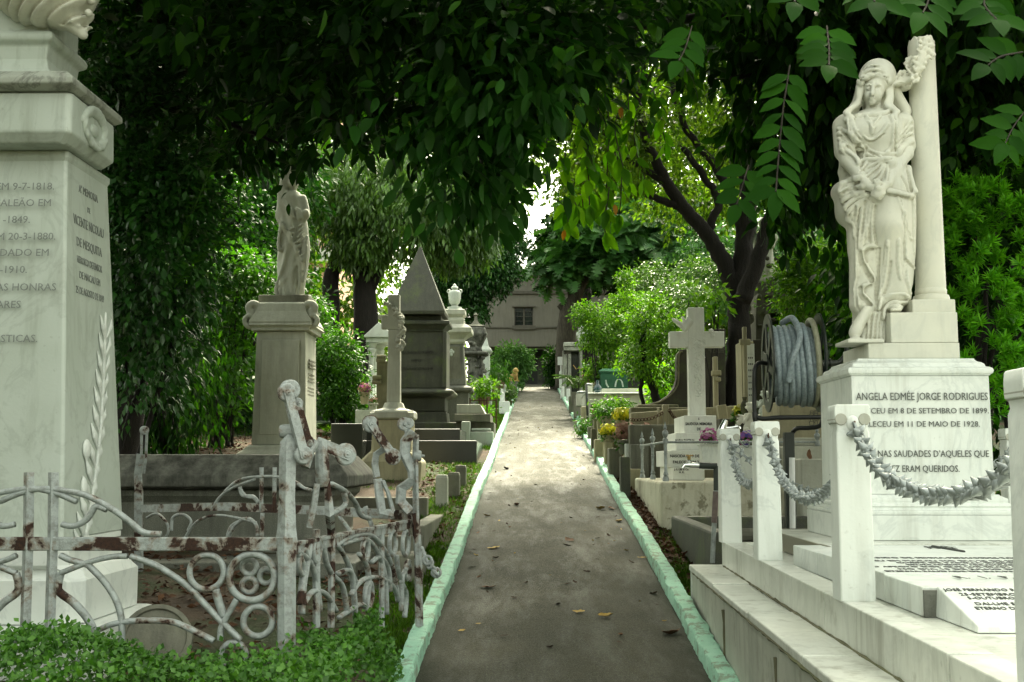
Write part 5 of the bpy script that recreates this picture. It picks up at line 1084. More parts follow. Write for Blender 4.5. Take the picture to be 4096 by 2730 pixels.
# ---- dark granite kerbed tomb
gk = thing('dark_granite_tomb', 'low polished dark granite tomb in front of the pyramid tomb, beside the path kerb', 'tomb', (-1.8, 16, 1.55))
m = MB(); m.box(-2.85, -.78, 15.4, 17.2, 1.35, at(1800, 1763, 15.4).z); m.build('base', 'pgranite', gk, bevel=.012)
m = MB(); m.box(-2.75, at(1840, 1700, 15.6).x, 15.6, 17.1, at(1800, 1763, 15.4).z + .002, at(1800, 1716, 15.6).z); m.build('slab', 'pgranite', gk, bevel=.012)
m = MB(); m.box(at(1334, 1700, 15.2).x, at(1460, 1700, 15.2).x, 15.0, 15.38, 1.35, at(1400, 1697, 15.2).z); m.build('end_block', 'pgranite', gk, bevel=.01)
gb = thing('stepped_granite_tomb', 'mossy granite tomb with a sloping capstone right of the pyramid tomb', 'tomb', tuple(at(1880, 1750, 18.6)))
Yb = 18.2; xb = lambda u: at(u, 1700, Yb).x; zb = lambda v: at(1880, v, Yb).z
m = MB(); m.add([(xb(1826), Yb, zb(1655)), (xb(1940), Yb, zb(1655)), (xb(1940), Yb + 1.2, zb(1655)), (xb(1826), Yb + 1.2, zb(1655)), (xb(1826), Yb, zb(1618)), (xb(1920), Yb, zb(1618)), (xb(1920), Yb + 1.1, zb(1618)), (xb(1826), Yb + 1.1, zb(1618))], [(3, 2, 1, 0), (4, 5, 6, 7), (0, 1, 5, 4), (1, 2, 6, 5), (2, 3, 7, 6), (3, 0, 4, 7)]); m.build('capstone', 'palestone', gb, bevel=.01)
m = MB(); m.box(xb(1820), xb(1962), Yb - .15, Yb + 1.0, zb(1688), zb(1658)); m.box(xb(1822), xb(1975), Yb + .1, Yb + 1, 1.6, zb(1688) - .002); m.build('body', 'greystone', gb, bevel=.01)
m = MB(); m.box(xb(1890), xb(1965), Yb - .25, Yb - .16, zb(1724), zb(1716)); m.box(xb(1885), xb(1975), Yb - .3, Yb - .02, 1.6, zb(1730)); m.build('step', 'old_marble', gb, bevel=.008)
m = MB(); m.box(xb(1852), xb(1885), Yb - .4, Yb - .2, 1.6, zb(1690)); m.build('bollard', 'old_marble', gb, bevel=.01)
# ---- little markers in the left grass strip
for k, (u0, u1, v0, v1, Y, mt, lb) in enumerate([(1742, 1790, 1900, 2060, 11.3, 'palestone', 'pale square grave marker, nearest of the row beside the left kerb'), (1790, 1838, 1890, 2060, 12.0, 'greystone', 'grey square grave marker, second in the row beside the left kerb'), (1822, 1864, 1862, 2030, 12.9, 'greystone', 'taller grey marker stone, third in the row beside the left kerb')]):
    p0 = at(u0, v1, Y); p1 = at(u1, v0, Y); t = thing('grave_marker', lb, 'grave marker', ((p0.x + p1.x) / 2, Y, G(p0.x, Y)), 0, 'marker stones beside the left kerb')
    m = MB(); c = (p0.x + p1.x) / 2; w = (p1.x - p0.x) / 2; m.sq(c, Y + .06, [(w, .08, G(c, Y) - .1), (w, .08, p1.z - .03), (w * .85, .065, p1.z)]); m.build('stone', mt, t, bevel=.008)
lg = thing('low_grave_kerb', 'low concrete grave kerb behind the fence corner, beside the left kerb', 'grave kerb', (-1.2, 10, 1.1))
m = MB(); m.box(-1.75, -.85, 8.6, 8.75, .8, 1.05); m.box(-.97, -.84, 8.755, 10.6, .8, 1.12); m.box(-1.75, -.98, 10.45, 10.6, .8, 1.28); m.build('kerb', 'greystone', lg, bevel=.012)
m = MB(); m.box(-1.05, -.76, 7.7, 8.1, .75, .98); m.build('block', 'greystone', lg, bevel=.012)
# far left small things
def simple(name, label, cat, boxes, mat, group=None, bevel=.01, pname='stone'):
    "boxes given by photograph corners u0,u1,v0(top),v1(bottom),Y,depth"
    u0, u1, v0, v1, Y, d = boxes[0]; c = at((u0 + u1) / 2, v1, Y); t = thing(name, label, cat, (c.x, Y, c.z), 0, group); m = MB()
    for u0, u1, v0, v1, Y, d in boxes:
        a = at(u0, (v0 + v1) / 2, Y); b_ = at(u1, (v0 + v1) / 2, Y); m.box(a.x, b_.x, Y, Y + d, at(u0, v1, Y).z - (.12 if v1 == boxes[0][3] else 0), at(u0, v0, Y).z)
    m.build(pname, mat, t, bevel=bevel); return t
simple('white_tombstone', 'small white marble tombstone on a step in the far left grass strip', 'tombstone', [(1996, 2037, 1606, 1635, 26, .5), (2000, 2018, 1572, 1605, 26.1, .2), (2003, 2012, 1556, 1571, 26.15, .12)], 'marble')
simple('white_tombstone', 'white slab tombstone behind the plant pots near the lion pillar', 'tombstone', [(2004, 2024, 1540, 1590, 29, .2)], 'marble')
lp = simple('lion_pillar', 'grey granite pillar carrying a small yellow lion at the far left', 'pillar', [(2037, 2068, 1536, 1605, 33, .3), (2033, 2071, 1526, 1535, 33, .32)], 'granite')
li = thing('lion_statue', 'small yellow stone lion sitting on the grey granite pillar', 'statue', tuple(at(2052, 1525, 33.1)))
S = Sculpt((-.2, -.12, -.02), (.2, .16, .36), .011); S.ell((.0, .02, .09), (.11, .07, .08), .03); S.ell((.05, .0, .15), (.06, .06, .09), .03); S.ell((.065, -.02, .25), (.06, .06, .06), .02); S.ell((.11, -.03, .235), (.03, .03, .025), .01); S.cap((.09, -.04, .12), (.10, -.05, .0), .025, .022, .01); S.cap((.09, .05, .12), (.10, .06, .0), .025, .022, .01); S.cap((-.08, -.03, .06), (-.04, -.06, .0), .03, .025, .01); S.line([(-.1, .03, .06), (-.14, .03, .14), (-.1, .03, .2)], .018, .012, .01); S.box((-.15, -.08, -.015), (.15, .1, .012))
for k in range(14): S.ell((.05 + .05 * math.cos(k), -.01 + .05 * math.sin(k * 2), .22 + .05 * math.sin(k * 1.3)), .022, .006)
M['yellowstone'] = stone('yellow_stone', (.42, .30, .10), (.30, .2, .06), df=.3)
S.mesh('body', 'yellowstone', li, Matrix.Translation(at(2052, 1525, 33.1)) @ Matrix.Scale(1.25, 4))
simple('plastic_bucket', 'white bucket on a stone among the plants at the far left', 'bucket', [(2002, 2020, 1536, 1552, 27.5, .1)], 'pvc', bevel=.004, pname='bucket')
def potplant(label, c, r, n, lf, mat, tmpl=LEAFS, pot=None, pmat='terra', group=None, droop=.3, name='potted_plant'):
    t = thing(name, label, 'plant', (c[0], c[1], c[2] - r[2] - (pot[1] if pot else 0)), 0, group)
    crown('foliage', mat, t, [(np.array(c), r, n)], 6, lf, tmpl, droop=droop, thr=-.6, spread=1)
    m = MB(); z1 = c[2] - r[2] * .8
    for k in range(5): m.tube([(c[0] + random.uniform(-.02, .02), c[1], z1 - .05), (c[0] + random.uniform(-.6, .6) * r[0], c[1] + random.uniform(-.5, .5) * r[1], c[2])], .006, 4)
    m.build('stems', 'bark2', t)
    if pot: m = MB(); m.lathe([(pot[0] * .75, 0), (pot[0], pot[1] - .02), (pot[0] * 1.1, pot[1] - .02), (pot[0] * 1.1, pot[1]), (pot[0] * .9, pot[1]), (pot[0] * .88, pot[1] - .03)], 18, (c[0], c[1], z1 - pot[1])); m.build('pot', pmat, t, smooth=2)
    return t
potplant('leafy light green plant on the left grave behind the little iron railing', tuple(at(1935, 1555, 22)), (.28, .3, .2), 90, .09, 'lf_lime', pot=(.12, .2))
potplant('yellow green seedlings low inside the little iron railing', tuple(at(1945, 1640, 21)), (.18, .2, .08), 50, .05, 'lf_hang', pot=(.1, .12))
potplant('spiky leaved plant beside the far left tombstones', tuple(at(1985, 1520, 31)), (.28, .25, .22), 50, .2, 'lf_mid', BLADE, pot=(.12, .2))
potplant('grey green bushy plant beside the granite pillar', tuple(at(2030, 1575, 29)), (.22, .22, .22), 60, .1, 'lf_grey', pot=(.12, .2))
potplant('tall thin stemmed plant near the white tombstones', tuple(at(2000, 1490, 27.5)), (.3, .3, .25), 40, .12, 'lf_mid', LEAFN, pot=(.12, .2), droop=.8)
rl = thing('small_iron_railing', 'low rusty iron railing around a plot left of the path', 'railing', tuple(at(1930, 1640, 20.5)))
m = MB(); a = at(1880, 1600, 20.5); b_ = at(1985, 1600, 20.5); zt_ = at(1930, 1602, 20.5).z
for f in (0, .35, .65, 1): m.tube([(a.x + (b_.x - a.x) * f, 20.5, zt_ - .5), (a.x + (b_.x - a.x) * f, 20.5, zt_ + .04)], .014, 6)
m.tube([(a.x, 20.5, zt_), (b_.x, 20.5, zt_)], .012, 6); m.tube([(a.x, 20.5, zt_ - .3), (b_.x, 20.5, zt_ - .3)], .012, 6); m.build('bars', 'rust', rl)
# ================================================================== marble tomb with the mourning woman, right foreground
SL = .0243                       # the tomb stands slightly turned to the path
def tx(x, y): return x + SL * (y - 7.03)
XT = Matrix(((1, SL, 0, -SL * 7.03), (0, 1, 0, 0), (0, 0, 1, 0), (0, 0, 0, 1)))
kt = thing('marble_grave_kerb', 'stepped white marble kerb enclosing the tomb in the right foreground', 'grave kerb', (1.3, 5, .6))
random.seed(5)
def slabs(x0, x1, y0, y1, z0, z1, n, name, mat, root, gap=.004, tilt=.004, bev=.005):
    "row of stone slabs along y with joints"
    L = (y1 - y0) / n; m = MB()
    for k in range(n):
        a = y0 + k * L + gap; b = y0 + (k + 1) * L - gap; j = random.uniform(-tilt, tilt); dx = random.uniform(-.002, .002)
        m.box(x0 + dx, x1 + dx, a, b, z0, z1 + j, XT)
    return m.build(name, mat, root, bevel=bev)
slabs(.945, 1.15, 1.6, 7.12, .94, .972, 5, 'step_slab', 'marble_side', kt, bev=.006)
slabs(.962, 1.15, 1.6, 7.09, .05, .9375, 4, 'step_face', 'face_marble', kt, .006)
slabs(1.142, 1.262, 1.6, 7.06, .974, 1.118, 4, 'kerb_slab', 'marble_side', kt, .003, .003)
m = MB(); m.box(1.264, 3.4, 6.94, 7.06, .9, 1.116, XT); m.build('kerb_slab', 'marble_side', kt, bevel=.005)
m = MB(); m.box(1.264, 3.6, 1.6, 6.938, .9, 1.098, XT); m.build('floor', 'marble_side', kt)
gr = MB(); random.seed(6)
for xg_, zg_ in ((1.141, .975), (.95, .938)):
    gr.tube([tuple(XT @ Vector((xg_ - .001 + random.uniform(-.002, .002), 1.65 + k * .06, zg_ + random.uniform(-.002, .002)))) for k in range(90)], [random.uniform(.004, .009) for k in range(90)], 6)
for yy in (2.97, 4.34, 5.71): gr.tube([tuple(XT @ Vector((.96 + random.uniform(-.002, .002), yy, .1 + k * .06))) for k in range(14)], [random.uniform(.004, .012) for k in range(14)], 6)
gr.build('mortar', 'concrete', kt)
m = MB(); m.box(.955, 1.15, 7.095, 7.125, .5, .935, XT); m.build('end_slab', 'marble_side', kt)
# pillars
def pillar_mesh(mb, w=.062, h=.685):
    q = lambda hx, hy, z: (hx, hy, z)
    mb.sq(0, 0, [q(w, w * .92, 0), q(w * .93, w * .86, h - .10), q(w * .86, w * .8, h - .085), q(w * .90, w * .84, h - .065)], ch=.004)
    # scroll cap: two side rolls and a central drop
    prof = [(-w * 1.0, h - .064), (w * 1.0, h - .064), (w * 1.02, h - .03), (w * .98, h - .006), (w * .9, h), (-w * .9, h), (-w * .98, h - .006), (-w * 1.02, h - .03)]
    mb.slab2(prof, -w * .86, w * .86)
    for s in (-1, 1): mb.tube([(s * w * .66, -w * .9, h - .052), (s * w * .66, w * .9, h - .052)], .022, 12)
    mb.sph((0, -w * .80, h - .066), (.024, .010, .030), 16)
    return mb
pl0 = None; PIL = [(1.185, 7.0, 1.118, 'leftmost of the white marble pillars, with the tap pipe behind its left side'), (1.19, 5.76, 1.118, 'second white marble pillar from the left, chain ring on its top'), (1.195, 4.10, 1.118, 'tall nearest full white marble pillar in front of the inscribed pedestal'), (1.217, 2.50, 1.118, 'white marble pillar cut off by the right edge of the picture'), (2.9, 6.99, 1.118, 'white marble pillar behind the right side of the pedestal')]
for i, (x, y, z, lb) in enumerate(PIL):
    if pl0 is None:
        pl0 = thing('marble_pillar', lb, 'pillar', (tx(x, y), y, z), 0, 'marble pillars of the chained kerb'); pillar_mesh(MB()).build('shaft', 'marble', pl0, bevel=.004, world=False, smooth=2)
        mb = MB(); mb.torus((0, -.078, .612), .012, .0035, n=14, m=6, X=Euler((0, 0, 1.3)).to_matrix()); mb.build('ring', 'rust', pl0, smooth=True, world=False)
    else: dup(pl0, (tx(x, y), y, z), R_(random.uniform(-1.5, 1.5)), lb)
# spiked chains
def chain(p, q, sag, label, n=None, big=1.0, cat='chain', group='spiked chains between the marble pillars'):
    p = Vector(p); q = Vector(q); L = (q - p).length * (1 + sag * 1.6); n = n or int(L / (.060 * big)); mb = MB(); o = random.random() * 6
    pts = []
    for i in range(n * 2 + 1):
        t = i / (n * 2); c = p.lerp(q, t); c.z -= sag * (math.cosh(2.2) - math.cosh(2.2 * (2 * t - 1))) / (math.cosh(2.2) - 1); pts.append(c)
    for i in range(n):
        c = pts[2 * i + 1]; d = (pts[2 * i + 2] - pts[2 * i]).normalized(); Q = d.to_track_quat('Z', 'Y').to_matrix() @ Euler((0, 0, o + i * 1.57 + random.uniform(-.3, .3))).to_matrix()
        mb.torus(pts[2 * i], .021 * big, .0042 * big, X=Q @ Matrix.Diagonal((.8, 1, 1.15)), n=12, m=5)
        if i % 1 == 0:
            mb.tube([c - d * .013 * big, c, c + d * .013 * big], [.008 * big, .018 * big, .008 * big], 10)
            for k in range(4):
                a = k * PI / 2 + .4; v = Q @ Vector((math.cos(a), math.sin(a), random.uniform(-.7, .7))); mb.tube([c + v * .002, c + v * .015 * big, c + v * .022 * big, c + v * .032 * big], [.015 * big, .011 * big, .0065 * big, .0008], 8)
    t = mb.build('spiked_chain', 'silver', smooth=True); return tag(t, label, cat, group)
ringp = lambda i: (tx(PIL[i][0], PIL[i][1]), PIL[i][1] - .082, 1.118 + .60)
chain(ringp(2), ringp(3), .21, 'thick spiked silver chain sagging across the lower inscription of the pedestal', big=1.15)
chain(ringp(1), ringp(2), .27, 'spiked silver chain from the second pillar to the nearest full pillar')
chain(ringp(0), ringp(1), .24, 'spiked silver chain between the two leftmost marble pillars')
chain(ringp(0), ringp(4), .34, 'thin spiked chain running along the back of the tomb behind the pillars', n=40)
# pedestal
YD = 6.0; zd = lambda v, Y=YD: at(3690, v, Y).z
pd = thing('statue_pedestal', 'square white marble pedestal with the long black inscription under the statue', 'pedestal', (2.05, 6.32, 1.2))
xl, xr = at(3409, 1700, YD).x, at(3968, 1700, YD).x; pc = (xl + xr) / 2; ph = (xr - xl) / 2; pcy = 6.33
def PQ(lst): return [(ph + a, .33 + a, z) for a, z in lst]
m = MB(); m.sq(pc, pcy, PQ([(.26, 1.1), (.26, 1.20)])); m.box(1.45 - SL, pc - ph - .27, 5.55, 6.62, 1.1, 1.198); m.build('foot_slab', 'marble_side', pd, bevel=.006)
m = MB(); m.sq(pc, pcy, PQ([(.075, 1.202), (.075, zd(2060))])); m.build('plinth', 'marble', pd, bevel=.003)
m = MB(); m.sq(pc, pcy, PQ([(.07, zd(2060) + .002), (.073, zd(2052)), (.07, zd(2042)), (.058, zd(2038)), (.055, zd(2030)), (.060, zd(2024)), (.057, zd(2016)), (.046, zd(2010)), (.048, zd(2002)), (.045, zd(1994)), (.02, zd(1984)), (.015, zd(1979))])); m.build('base_moulding', 'marble', pd, smooth=2)
m = MB(); m.sq(pc, pcy, PQ([(0, zd(1979) + .001), (-.004, zd(1503))])); m.build('die', 'marble', pd, bevel=.003)
m = MB(); m.sq(pc, pcy, PQ([(.001, zd(1503) + .001), (.002, zd(1499)), (.012, zd(1494)), (.016, zd(1484)), (.012, zd(1474)), (.0, zd(1468)), (-.014, zd(1466)), (-.018, zd(1456)), (-.03, zd(1448)), (-.045, zd(1444)), (-.055, zd(1436)), (-.057, zd(1431))])); m.build('cornice', 'marble', pd, smooth=2)
yf = pcy - .33 - .0035
for s, v, h, x, w in [('ANGELA EDMÉE JORGE RODRIGUES', 1588, .056, 3688, .685), ('NASCEU EM 8 DE SETEMBRO DE 1899.', 1645, .041, 3689, .69), ('FALECEU EM 11 DE MAIO DE 1928.', 1698, .041, 3680, .62), ('ETERNAS SAUDADES D’AQUELES QUE', 1817, .049, 3700, .66), ('TE FEZ ERAM QUERIDOS.', 1877, .049, 3676, .42)]:
    text(s, h, 'inscription', 'letterg', pd, XF((at(x, v, yf).x, yf, at(x, v, yf).z), 90), .0012, w=w)
# statue group
Y0 = 6.33
sg = thing('mourning_statue', 'white marble statue of a veiled woman leaning on a broken column wound with flowers', 'statue', (pc, Y0, zd(1431)))
bz = zd(1431) + .002
def zq4(y, Y=6.08): return at(3400, 700 + y / 1.5313, Y).z
def xq4(x, Y=6.08): return at(3072 + x / 1.5313, 1350, Y).x
m = MB(); m.box(xq4(612), xq4(1172), 6.08, 6.58, bz, zq4(1030)); m.box(xq4(754), xq4(1167), 6.082, 6.578, zq4(1030) + .001, zq4(843)); m.box(xq4(892, 6.13), xq4(1157, 6.13), 6.13, 6.56, zq4(843) + .001, zq4(756)); m.build('stepped_base', 'statue', sg, bevel=.005)
def cc(x, y, Y): return at(3072 + x / 1.5313, 700 + y / 1.5313, Y)
Yc = 6.40; c0 = cc(1003, 755, 6.2); r5 = 109 / 1.5313 * 6.2 / 4550; cx0 = c0.x + .02; zb0 = zq4(756)
z1 = cc(1000, 680, 6.2).z; top_ = at(3072 + 947 / 1.5313, 150, 6.3); rt = 82 / 1.5313 * 6.3 / 4550; rb = 91 / 1.5313 * 6.3 / 4550
m = MB(); cx1 = cc(990, 660, 6.37).x + .004
m.lathe([(r5 * .98, zb0 + .001), (r5 * 1.03, zb0 + .012), (r5 * 1.03, zb0 + .035), (r5 * .98, zb0 + .052), (rb * 1.03, zb0 + .056), (rb * 1.04, z1 - .004), (rb, z1 + .006)], 48, (cx1, Yc - .03, 0))
n = 48; rs = []
for kk in range(13):
    t = kk / 12; r = rb + (rt - rb) * t; z = z1 + .006 + (top_.z - .02 - z1) * t; X = cx1 + (top_.x - cx1) * 0
    rs.append([(X + r * math.cos(2 * PI * i / n), Yc - .03 + r * math.sin(2 * PI * i / n), z + (.02 * math.sin(i * .5) + .012 * math.sin(i * 1.3) if kk == 12 else 0)) for i in range(n)])
rs.append([(cx1 + rt * .86 * math.cos(2 * PI * i / n), Yc - .03 + rt * .86 * math.sin(2 * PI * i / n), top_.z + .004 + .014 * math.sin(i * .7)) for i in range(n)])
m.loft(rs); m.build('broken_column', 'statue', sg, smooth=2)
def a4(x, y, d=0): p = at(3300 + x / 2.6133, 200 + y / 2.6133, Y0 + d); return (p.x, Y0 + d, p.z)
def a5(x, y, d=0): p = at(3300 + x / 2.6133, 780 + y / 2.6133, Y0 + d); return (p.x, Y0 + d, p.z)
lo = a5(60, 1568); hi = a4(1000, 90)
S = Sculpt((lo[0], Y0 - .30, lo[2] - .02), (hi[0], Y0 + .24, hi[2] + .01), .0052)
def sec(f, y, x0, x1, ry, cd=0): p = f(x0, y); q = f(x1, y); return (p[2], (p[0] + q[0]) / 2, Y0 + cd, (q[0] - p[0]) / 2, ry)
S.robe([sec(a5, 1566, 250, 640, .17), sec(a5, 1450, 290, 640, .16), sec(a5, 1300, 300, 660, .15), sec(a5, 1180, 298, 800, .15), sec(a5, 1085, 292, 868, .15), sec(a5, 950, 298, 905, .15), sec(a5, 750, 290, 925, .15), sec(a5, 600, 245, 938, .15), sec(a5, 300, 228, 945, .155), sec(a5, 60, 150, 942, .16),
        sec(a4, 1480, 150, 940, .16), sec(a4, 1350, 225, 890, .15), sec(a4, 1250, 280, 850, .14), sec(a4, 1150, 320, 790, .13), sec(a4, 1000, 285, 780, .14), sec(a4, 860, 235, 815, .15), sec(a4, 760, 205, 850, .13), sec(a4, 700, 255, 790, .10), sec(a4, 650, 350, 690, .07)], .02)
# breasts, belly, hips
S.ell(a4(390, 850, -.09), (.085, .06, .08), .05); S.ell(a4(640, 850, -.09), (.08, .06, .08), .05); S.ell(a4(540, 1350, -.07), (.14, .09, .12), .05)
# legs under the robe
S.cap(a5(660, -20, -.07), a5(665, 330, -.12), .088, .078, .05); S.cap(a5(668, 340, -.12), a5(760, 1000, -.09), .075, .062, .04); S.cap(a5(420, 60, -.05), a5(370, 1150, -.06), .085, .06, .04)
S.cap(a5(740, 1090, -.07), a5(730, 1150, -.12), .06, .045, .03)
# shoulders, mantle
S.ell(a4(205, 800), (.05, .08, .07), .04); S.ell(a4(825, 790, .02), (.048, .08, .075), .04)
S.cap(a4(180, 800, .0), a4(205, 1060, -.03), .055, .058, .02); S.cap(a4(840, 800, .01), a4(850, 1000, -.02), .045, .05, .02)
S.cap(a4(205, 950, .05), a4(200, 1270, .03), .03, .03, .02); S.cap(a4(205, 1290, .03), a4(235, 1420, .03), .03, .045, .03); S.ell(a4(150, 1480, .0), (.04, .11, .05), .03); S.ell(a5(210, 150, 0), (.05, .12, .09), .04)
# neck, head, veil
S.cap(a4(510, 690, -.01), a4(505, 540, -.035), .048, .04, .02)
S.ell(a4(546, 300, .02), (.104, .118, .112), .01); S.ell(a4(535, 325, -.02), (.090, .088, .088), .02)
S.line([a4(385, 330, -.01), a4(362, 470, 0), a4(330, 570, .0), a4(270, 650, .0)], .024, .022, .02); S.line([a4(690, 300, .0), a4(735, 440, .01), a4(800, 560, .02), a4(860, 650, .02)], .028, .022, .02)
S.ell(a4(560, 520, .08), (.10, .06, .14), .04)
S.ell(a4(502, 500, -.075), (.045, .045, .055), .02, sub=True)       # hollow between the hair
S.ell(a4(508, 410, -.048), (.060, .064, .070), .010); S.ell(a4(498, 485, -.055), (.047, .058, .052), .015); S.ell(a4(489, 550, -.090), (.019, .018, .015), .014); S.ell(a4(450, 470, -.085), (.02, .02, .025), .012); S.ell(a4(545, 475, -.085), (.02, .02, .025), .012)
for s, x in ((-1, 456), (1, 554)):
    S.ell(a4(x, 386 + (4 if s > 0 else 0), -.117), (.018, .010, .008), .010, sub=True); S.ell(a4(x, 400 + (4 if s > 0 else 0), -.096), (.0165, .012, .0095), .003)
    S.line([a4(x - 22, 409, -.103), a4(x, 415, -.108), a4(x + 22, 409, -.103)], .0025, .0025, .002)
    S.line([a4(x - 30, 372, -.107), a4(x, 362, -.113), a4(x + 30, 370, -.106)], .004, .004, .006)
S.line([a4(503, 355, -.105), a4(498, 420, -.121), a4(490, 462, -.131)], .0075, .0115, .007); S.ell(a4(476, 468, -.119), (.007, .008, .006), .004); S.ell(a4(506, 470, -.119), (.007, .008, .006), .004)
S.ell(a4(489, 500, -.110), (.019, .010, .0052), .004); S.ell(a4(489, 520, -.107), (.015, .010, .006), .004); S.line([a4(463, 511, -.113), a4(489, 510, -.120), a4(515, 511, -.113)], .0028, .0028, .002, sub=True)
# hair
def hair(pts, r0, r1): S.line(pts, r0 * .85, r1 * .9, .0025, sm=4)
for x, y, d, rx, rz in [(475, 268, -.098, .030, .017), (420, 292, -.092, .030, .019), (372, 335, -.072, .024, .026), (352, 400, -.05, .018, .03), (545, 262, -.098, .028, .016), (600, 285, -.094, .030, .019), (655, 325, -.076, .026, .026), (680, 400, -.05, .02, .032)]: S.ell(a4(x, y, d), (rx, .020, rz), .005)
for pts in [[(510, 250), (470, 262), (420, 280), (375, 310), (350, 360)], [(505, 272), (460, 285), (410, 306), (372, 345), (362, 400)], [(520, 250), (565, 258), (615, 280), (665, 315), (690, 370)], [(520, 270), (570, 280), (610, 302), (650, 340), (668, 400)]]: S.line([a4(x, y, -.108 - .012 * (1 - abs(x - 512) / 170.) + .05 * max(0, abs(x - 512) - 100) / 90.) for x, y in pts], .0035, .0035, .003, sub=True)
for k in range(3):
    hair([a4(352 + 14 * k, 380, -.05), a4(350 + 10 * k, 470, -.055), a4(345 - 8 * k, 560, -.06), a4(275 - 10 * k, 610 + 12 * k, -.085), a4(215 + 14 * k, 660 + 18 * k, -.10), a4(250 + 18 * k, 690 + 10 * k, -.11), a4(212 + 16 * k, 735 + 4 * k, -.10)], .018, .016)
    hair([a4(655 + 16 * k, 400, -.05), a4(665 + 12 * k, 500, -.07), a4(640 + 22 * k, 575, -.09), a4(700 + 12 * k, 620, -.11), a4(760 - 14 * k, 650 + 10 * k, -.12), a4(705 + 14 * k, 700, -.13), a4(750 - 6 * k, 752, -.13)], .019, .015)
S.line([a4(345, 345, -.055), a4(380, 260, -.085), a4(450, 215, -.105), a4(530, 205, -.115), a4(620, 240, -.10), a4(690, 320, -.07), a4(715, 400, -.03)], .008, .008, .008)
S.line([a4(365, 250, -.06), a4(450, 175, -.09), a4(560, 160, -.095), a4(660, 210, -.07)], .004, .004, .01)
# forearms and hands
S.cap(a4(215, 1085, -.045), a4(232, 1150, -.07), .046, .044, .02); S.cap(a4(228, 1140, -.065), a4(425, 1405, -.165), .043, .029, .012)
S.cap(a4(850, 1010, -.03), a4(840, 1085, -.06), .044, .044, .02); S.cap(a4(840, 1080, -.06), a4(645, 1395, -.17), .043, .028, .012)
S.cap(a4(430, 1410, -.168), a4(505, 1450, -.185), .027, .024, .012); S.cap(a4(640, 1400, -.172), a4(590, 1450, -.192), .026, .023, .012)
for k, (x, y) in enumerate([(600, 1490), (612, 1515), (600, 1540), (580, 1558)]):
    S.line([a4(505 - 4 * k, 1455 + 20 * k, -.192), a4(545, 1478 + 22 * k, -.204), a4(x, y, -.196)], .0095, .0075, .004)
for k, (x, y) in enumerate([(520, 1478), (522, 1502), (530, 1522), (545, 1540)]):
    S.line([a4(610 + 3 * k, 1430 + 22 * k, -.198), a4(580, 1465 + 18 * k, -.212), a4(x, y, -.208)], .009, .007, .004)
S.line([a4(480, 1425, -.19), a4(530, 1420, -.205), a4(565, 1412, -.208)], .011, .008, .004); S.line([a4(600, 1400, -.195), a4(565, 1385, -.208), a4(535, 1400, -.212)], .010, .007, .004)
S.torus = None
for k in range(9):
    a = k * .8; S.ell(a4(538 + 22 * math.cos(a), 1375 + 18 * math.sin(a), -.205), (.009, .009, .008), .004)
S.ell(a4(560, 1450, -.215), (.02, .012, .014), .006)
# --- drapery: folds hug the current front surface
def front(X, Z):
    i = int(round((X - S.lo[0]) / S.h)); k = int(round((Z - S.lo[2]) / S.h))
    i = min(max(i, 0), S.n[0] - 1); k = min(max(k, 0), S.n[2] - 1); c = np.nonzero(S.D[i, :, k] < 0)[0]
    return S.ax[1][c[0]] if len(c) else Y0
def fold(f, pts, r=.011, up=.0, r1=None, k=.01, sub=False):
    k = k * .6; up = up + (.001 if not sub else .001)
    cur = branchpts([Vector((x, y, 0)) for x, y in pts], 4, 0); Z = []
    for c in cur:
        p = f(c.x, c.y, -.12); yy = front(p[0], p[2]); p = f(c.x, c.y, max(-.29, min(.1, yy - Y0))); yy = front(p[0], p[2]); Z.append((p[0], yy - up, p[2]))
    r1 = r if r1 is None else r1; n = len(Z) - 1
    ys = [z[1] for z in Z]; ys = [sum(ys[max(0, i - 1):i + 2]) / len(ys[max(0, i - 1):i + 2]) for i in range(len(ys))]
    Z = [(a[0], b, a[2]) for a, b in zip(Z, ys)]
    for i in range(n): S.cap(Z[i], Z[i + 1], r + (r1 - r) * i / n, r + (r1 - r) * (i + 1) / n, k, sub)
def groove(f, pts, r=.008, **kw): fold(f, pts, r, up=.003, sub=True, k=.007, **kw)
# neckline band
fold(a4, [(340, 690), (400, 672), (500, 676), (600, 662), (660, 645)], .012, .004); groove(a4, [(345, 705), (420, 696), (520, 698), (620, 684), (680, 660)], .004)
groove(a4, [(365, 650), (430, 655), (520, 655), (600, 645), (650, 630)], .004)
for pts in [[(270, 720), (330, 850), (420, 925), (500, 935), (580, 880), (650, 780)], [(255, 760), (310, 900), (400, 1010), (500, 1070), (600, 1090), (725, 1085)], [(240, 740), (290, 950), (360, 1080), (430, 1150)], [(300, 950), (380, 1060), (480, 1110), (580, 1120)], [(430, 705), (470, 760), (500, 800), (540, 750), (575, 700)], [(740, 760), (745, 900), (740, 1040)], [(690, 700), (720, 820), (700, 1000), (640, 1080)], [(495, 800), (490, 870)]]:
    fold(a4, pts, .011, .001, .008)
for pts in [[(430, 715), (470, 745), (505, 790)], [(585, 700), (540, 760), (510, 800)], [(250, 720), (262, 850), (330, 1010), (420, 1140)], [(740, 770), (735, 1000), (748, 1100)], [(350, 860), (440, 955), (520, 955), (620, 880)], [(320, 960), (440, 1060), (560, 1110)], [(460, 1115), (560, 1135)], [(380, 1080), (440, 1140)]]:
    groove(a4, pts, .007)
S.ell(a4(640, 1150, -.155), (.035, .025, .022), .01); S.ell(a4(690, 1180, -.15), (.03, .022, .035), .01); groove(a4, [(600, 1150), (650, 1160), (700, 1140)], .005); groove(a4, [(640, 1180), (670, 1215)], .005)
fold(a4, [(340, 1180), (430, 1150), (520, 1150), (600, 1145)], .012, .003)
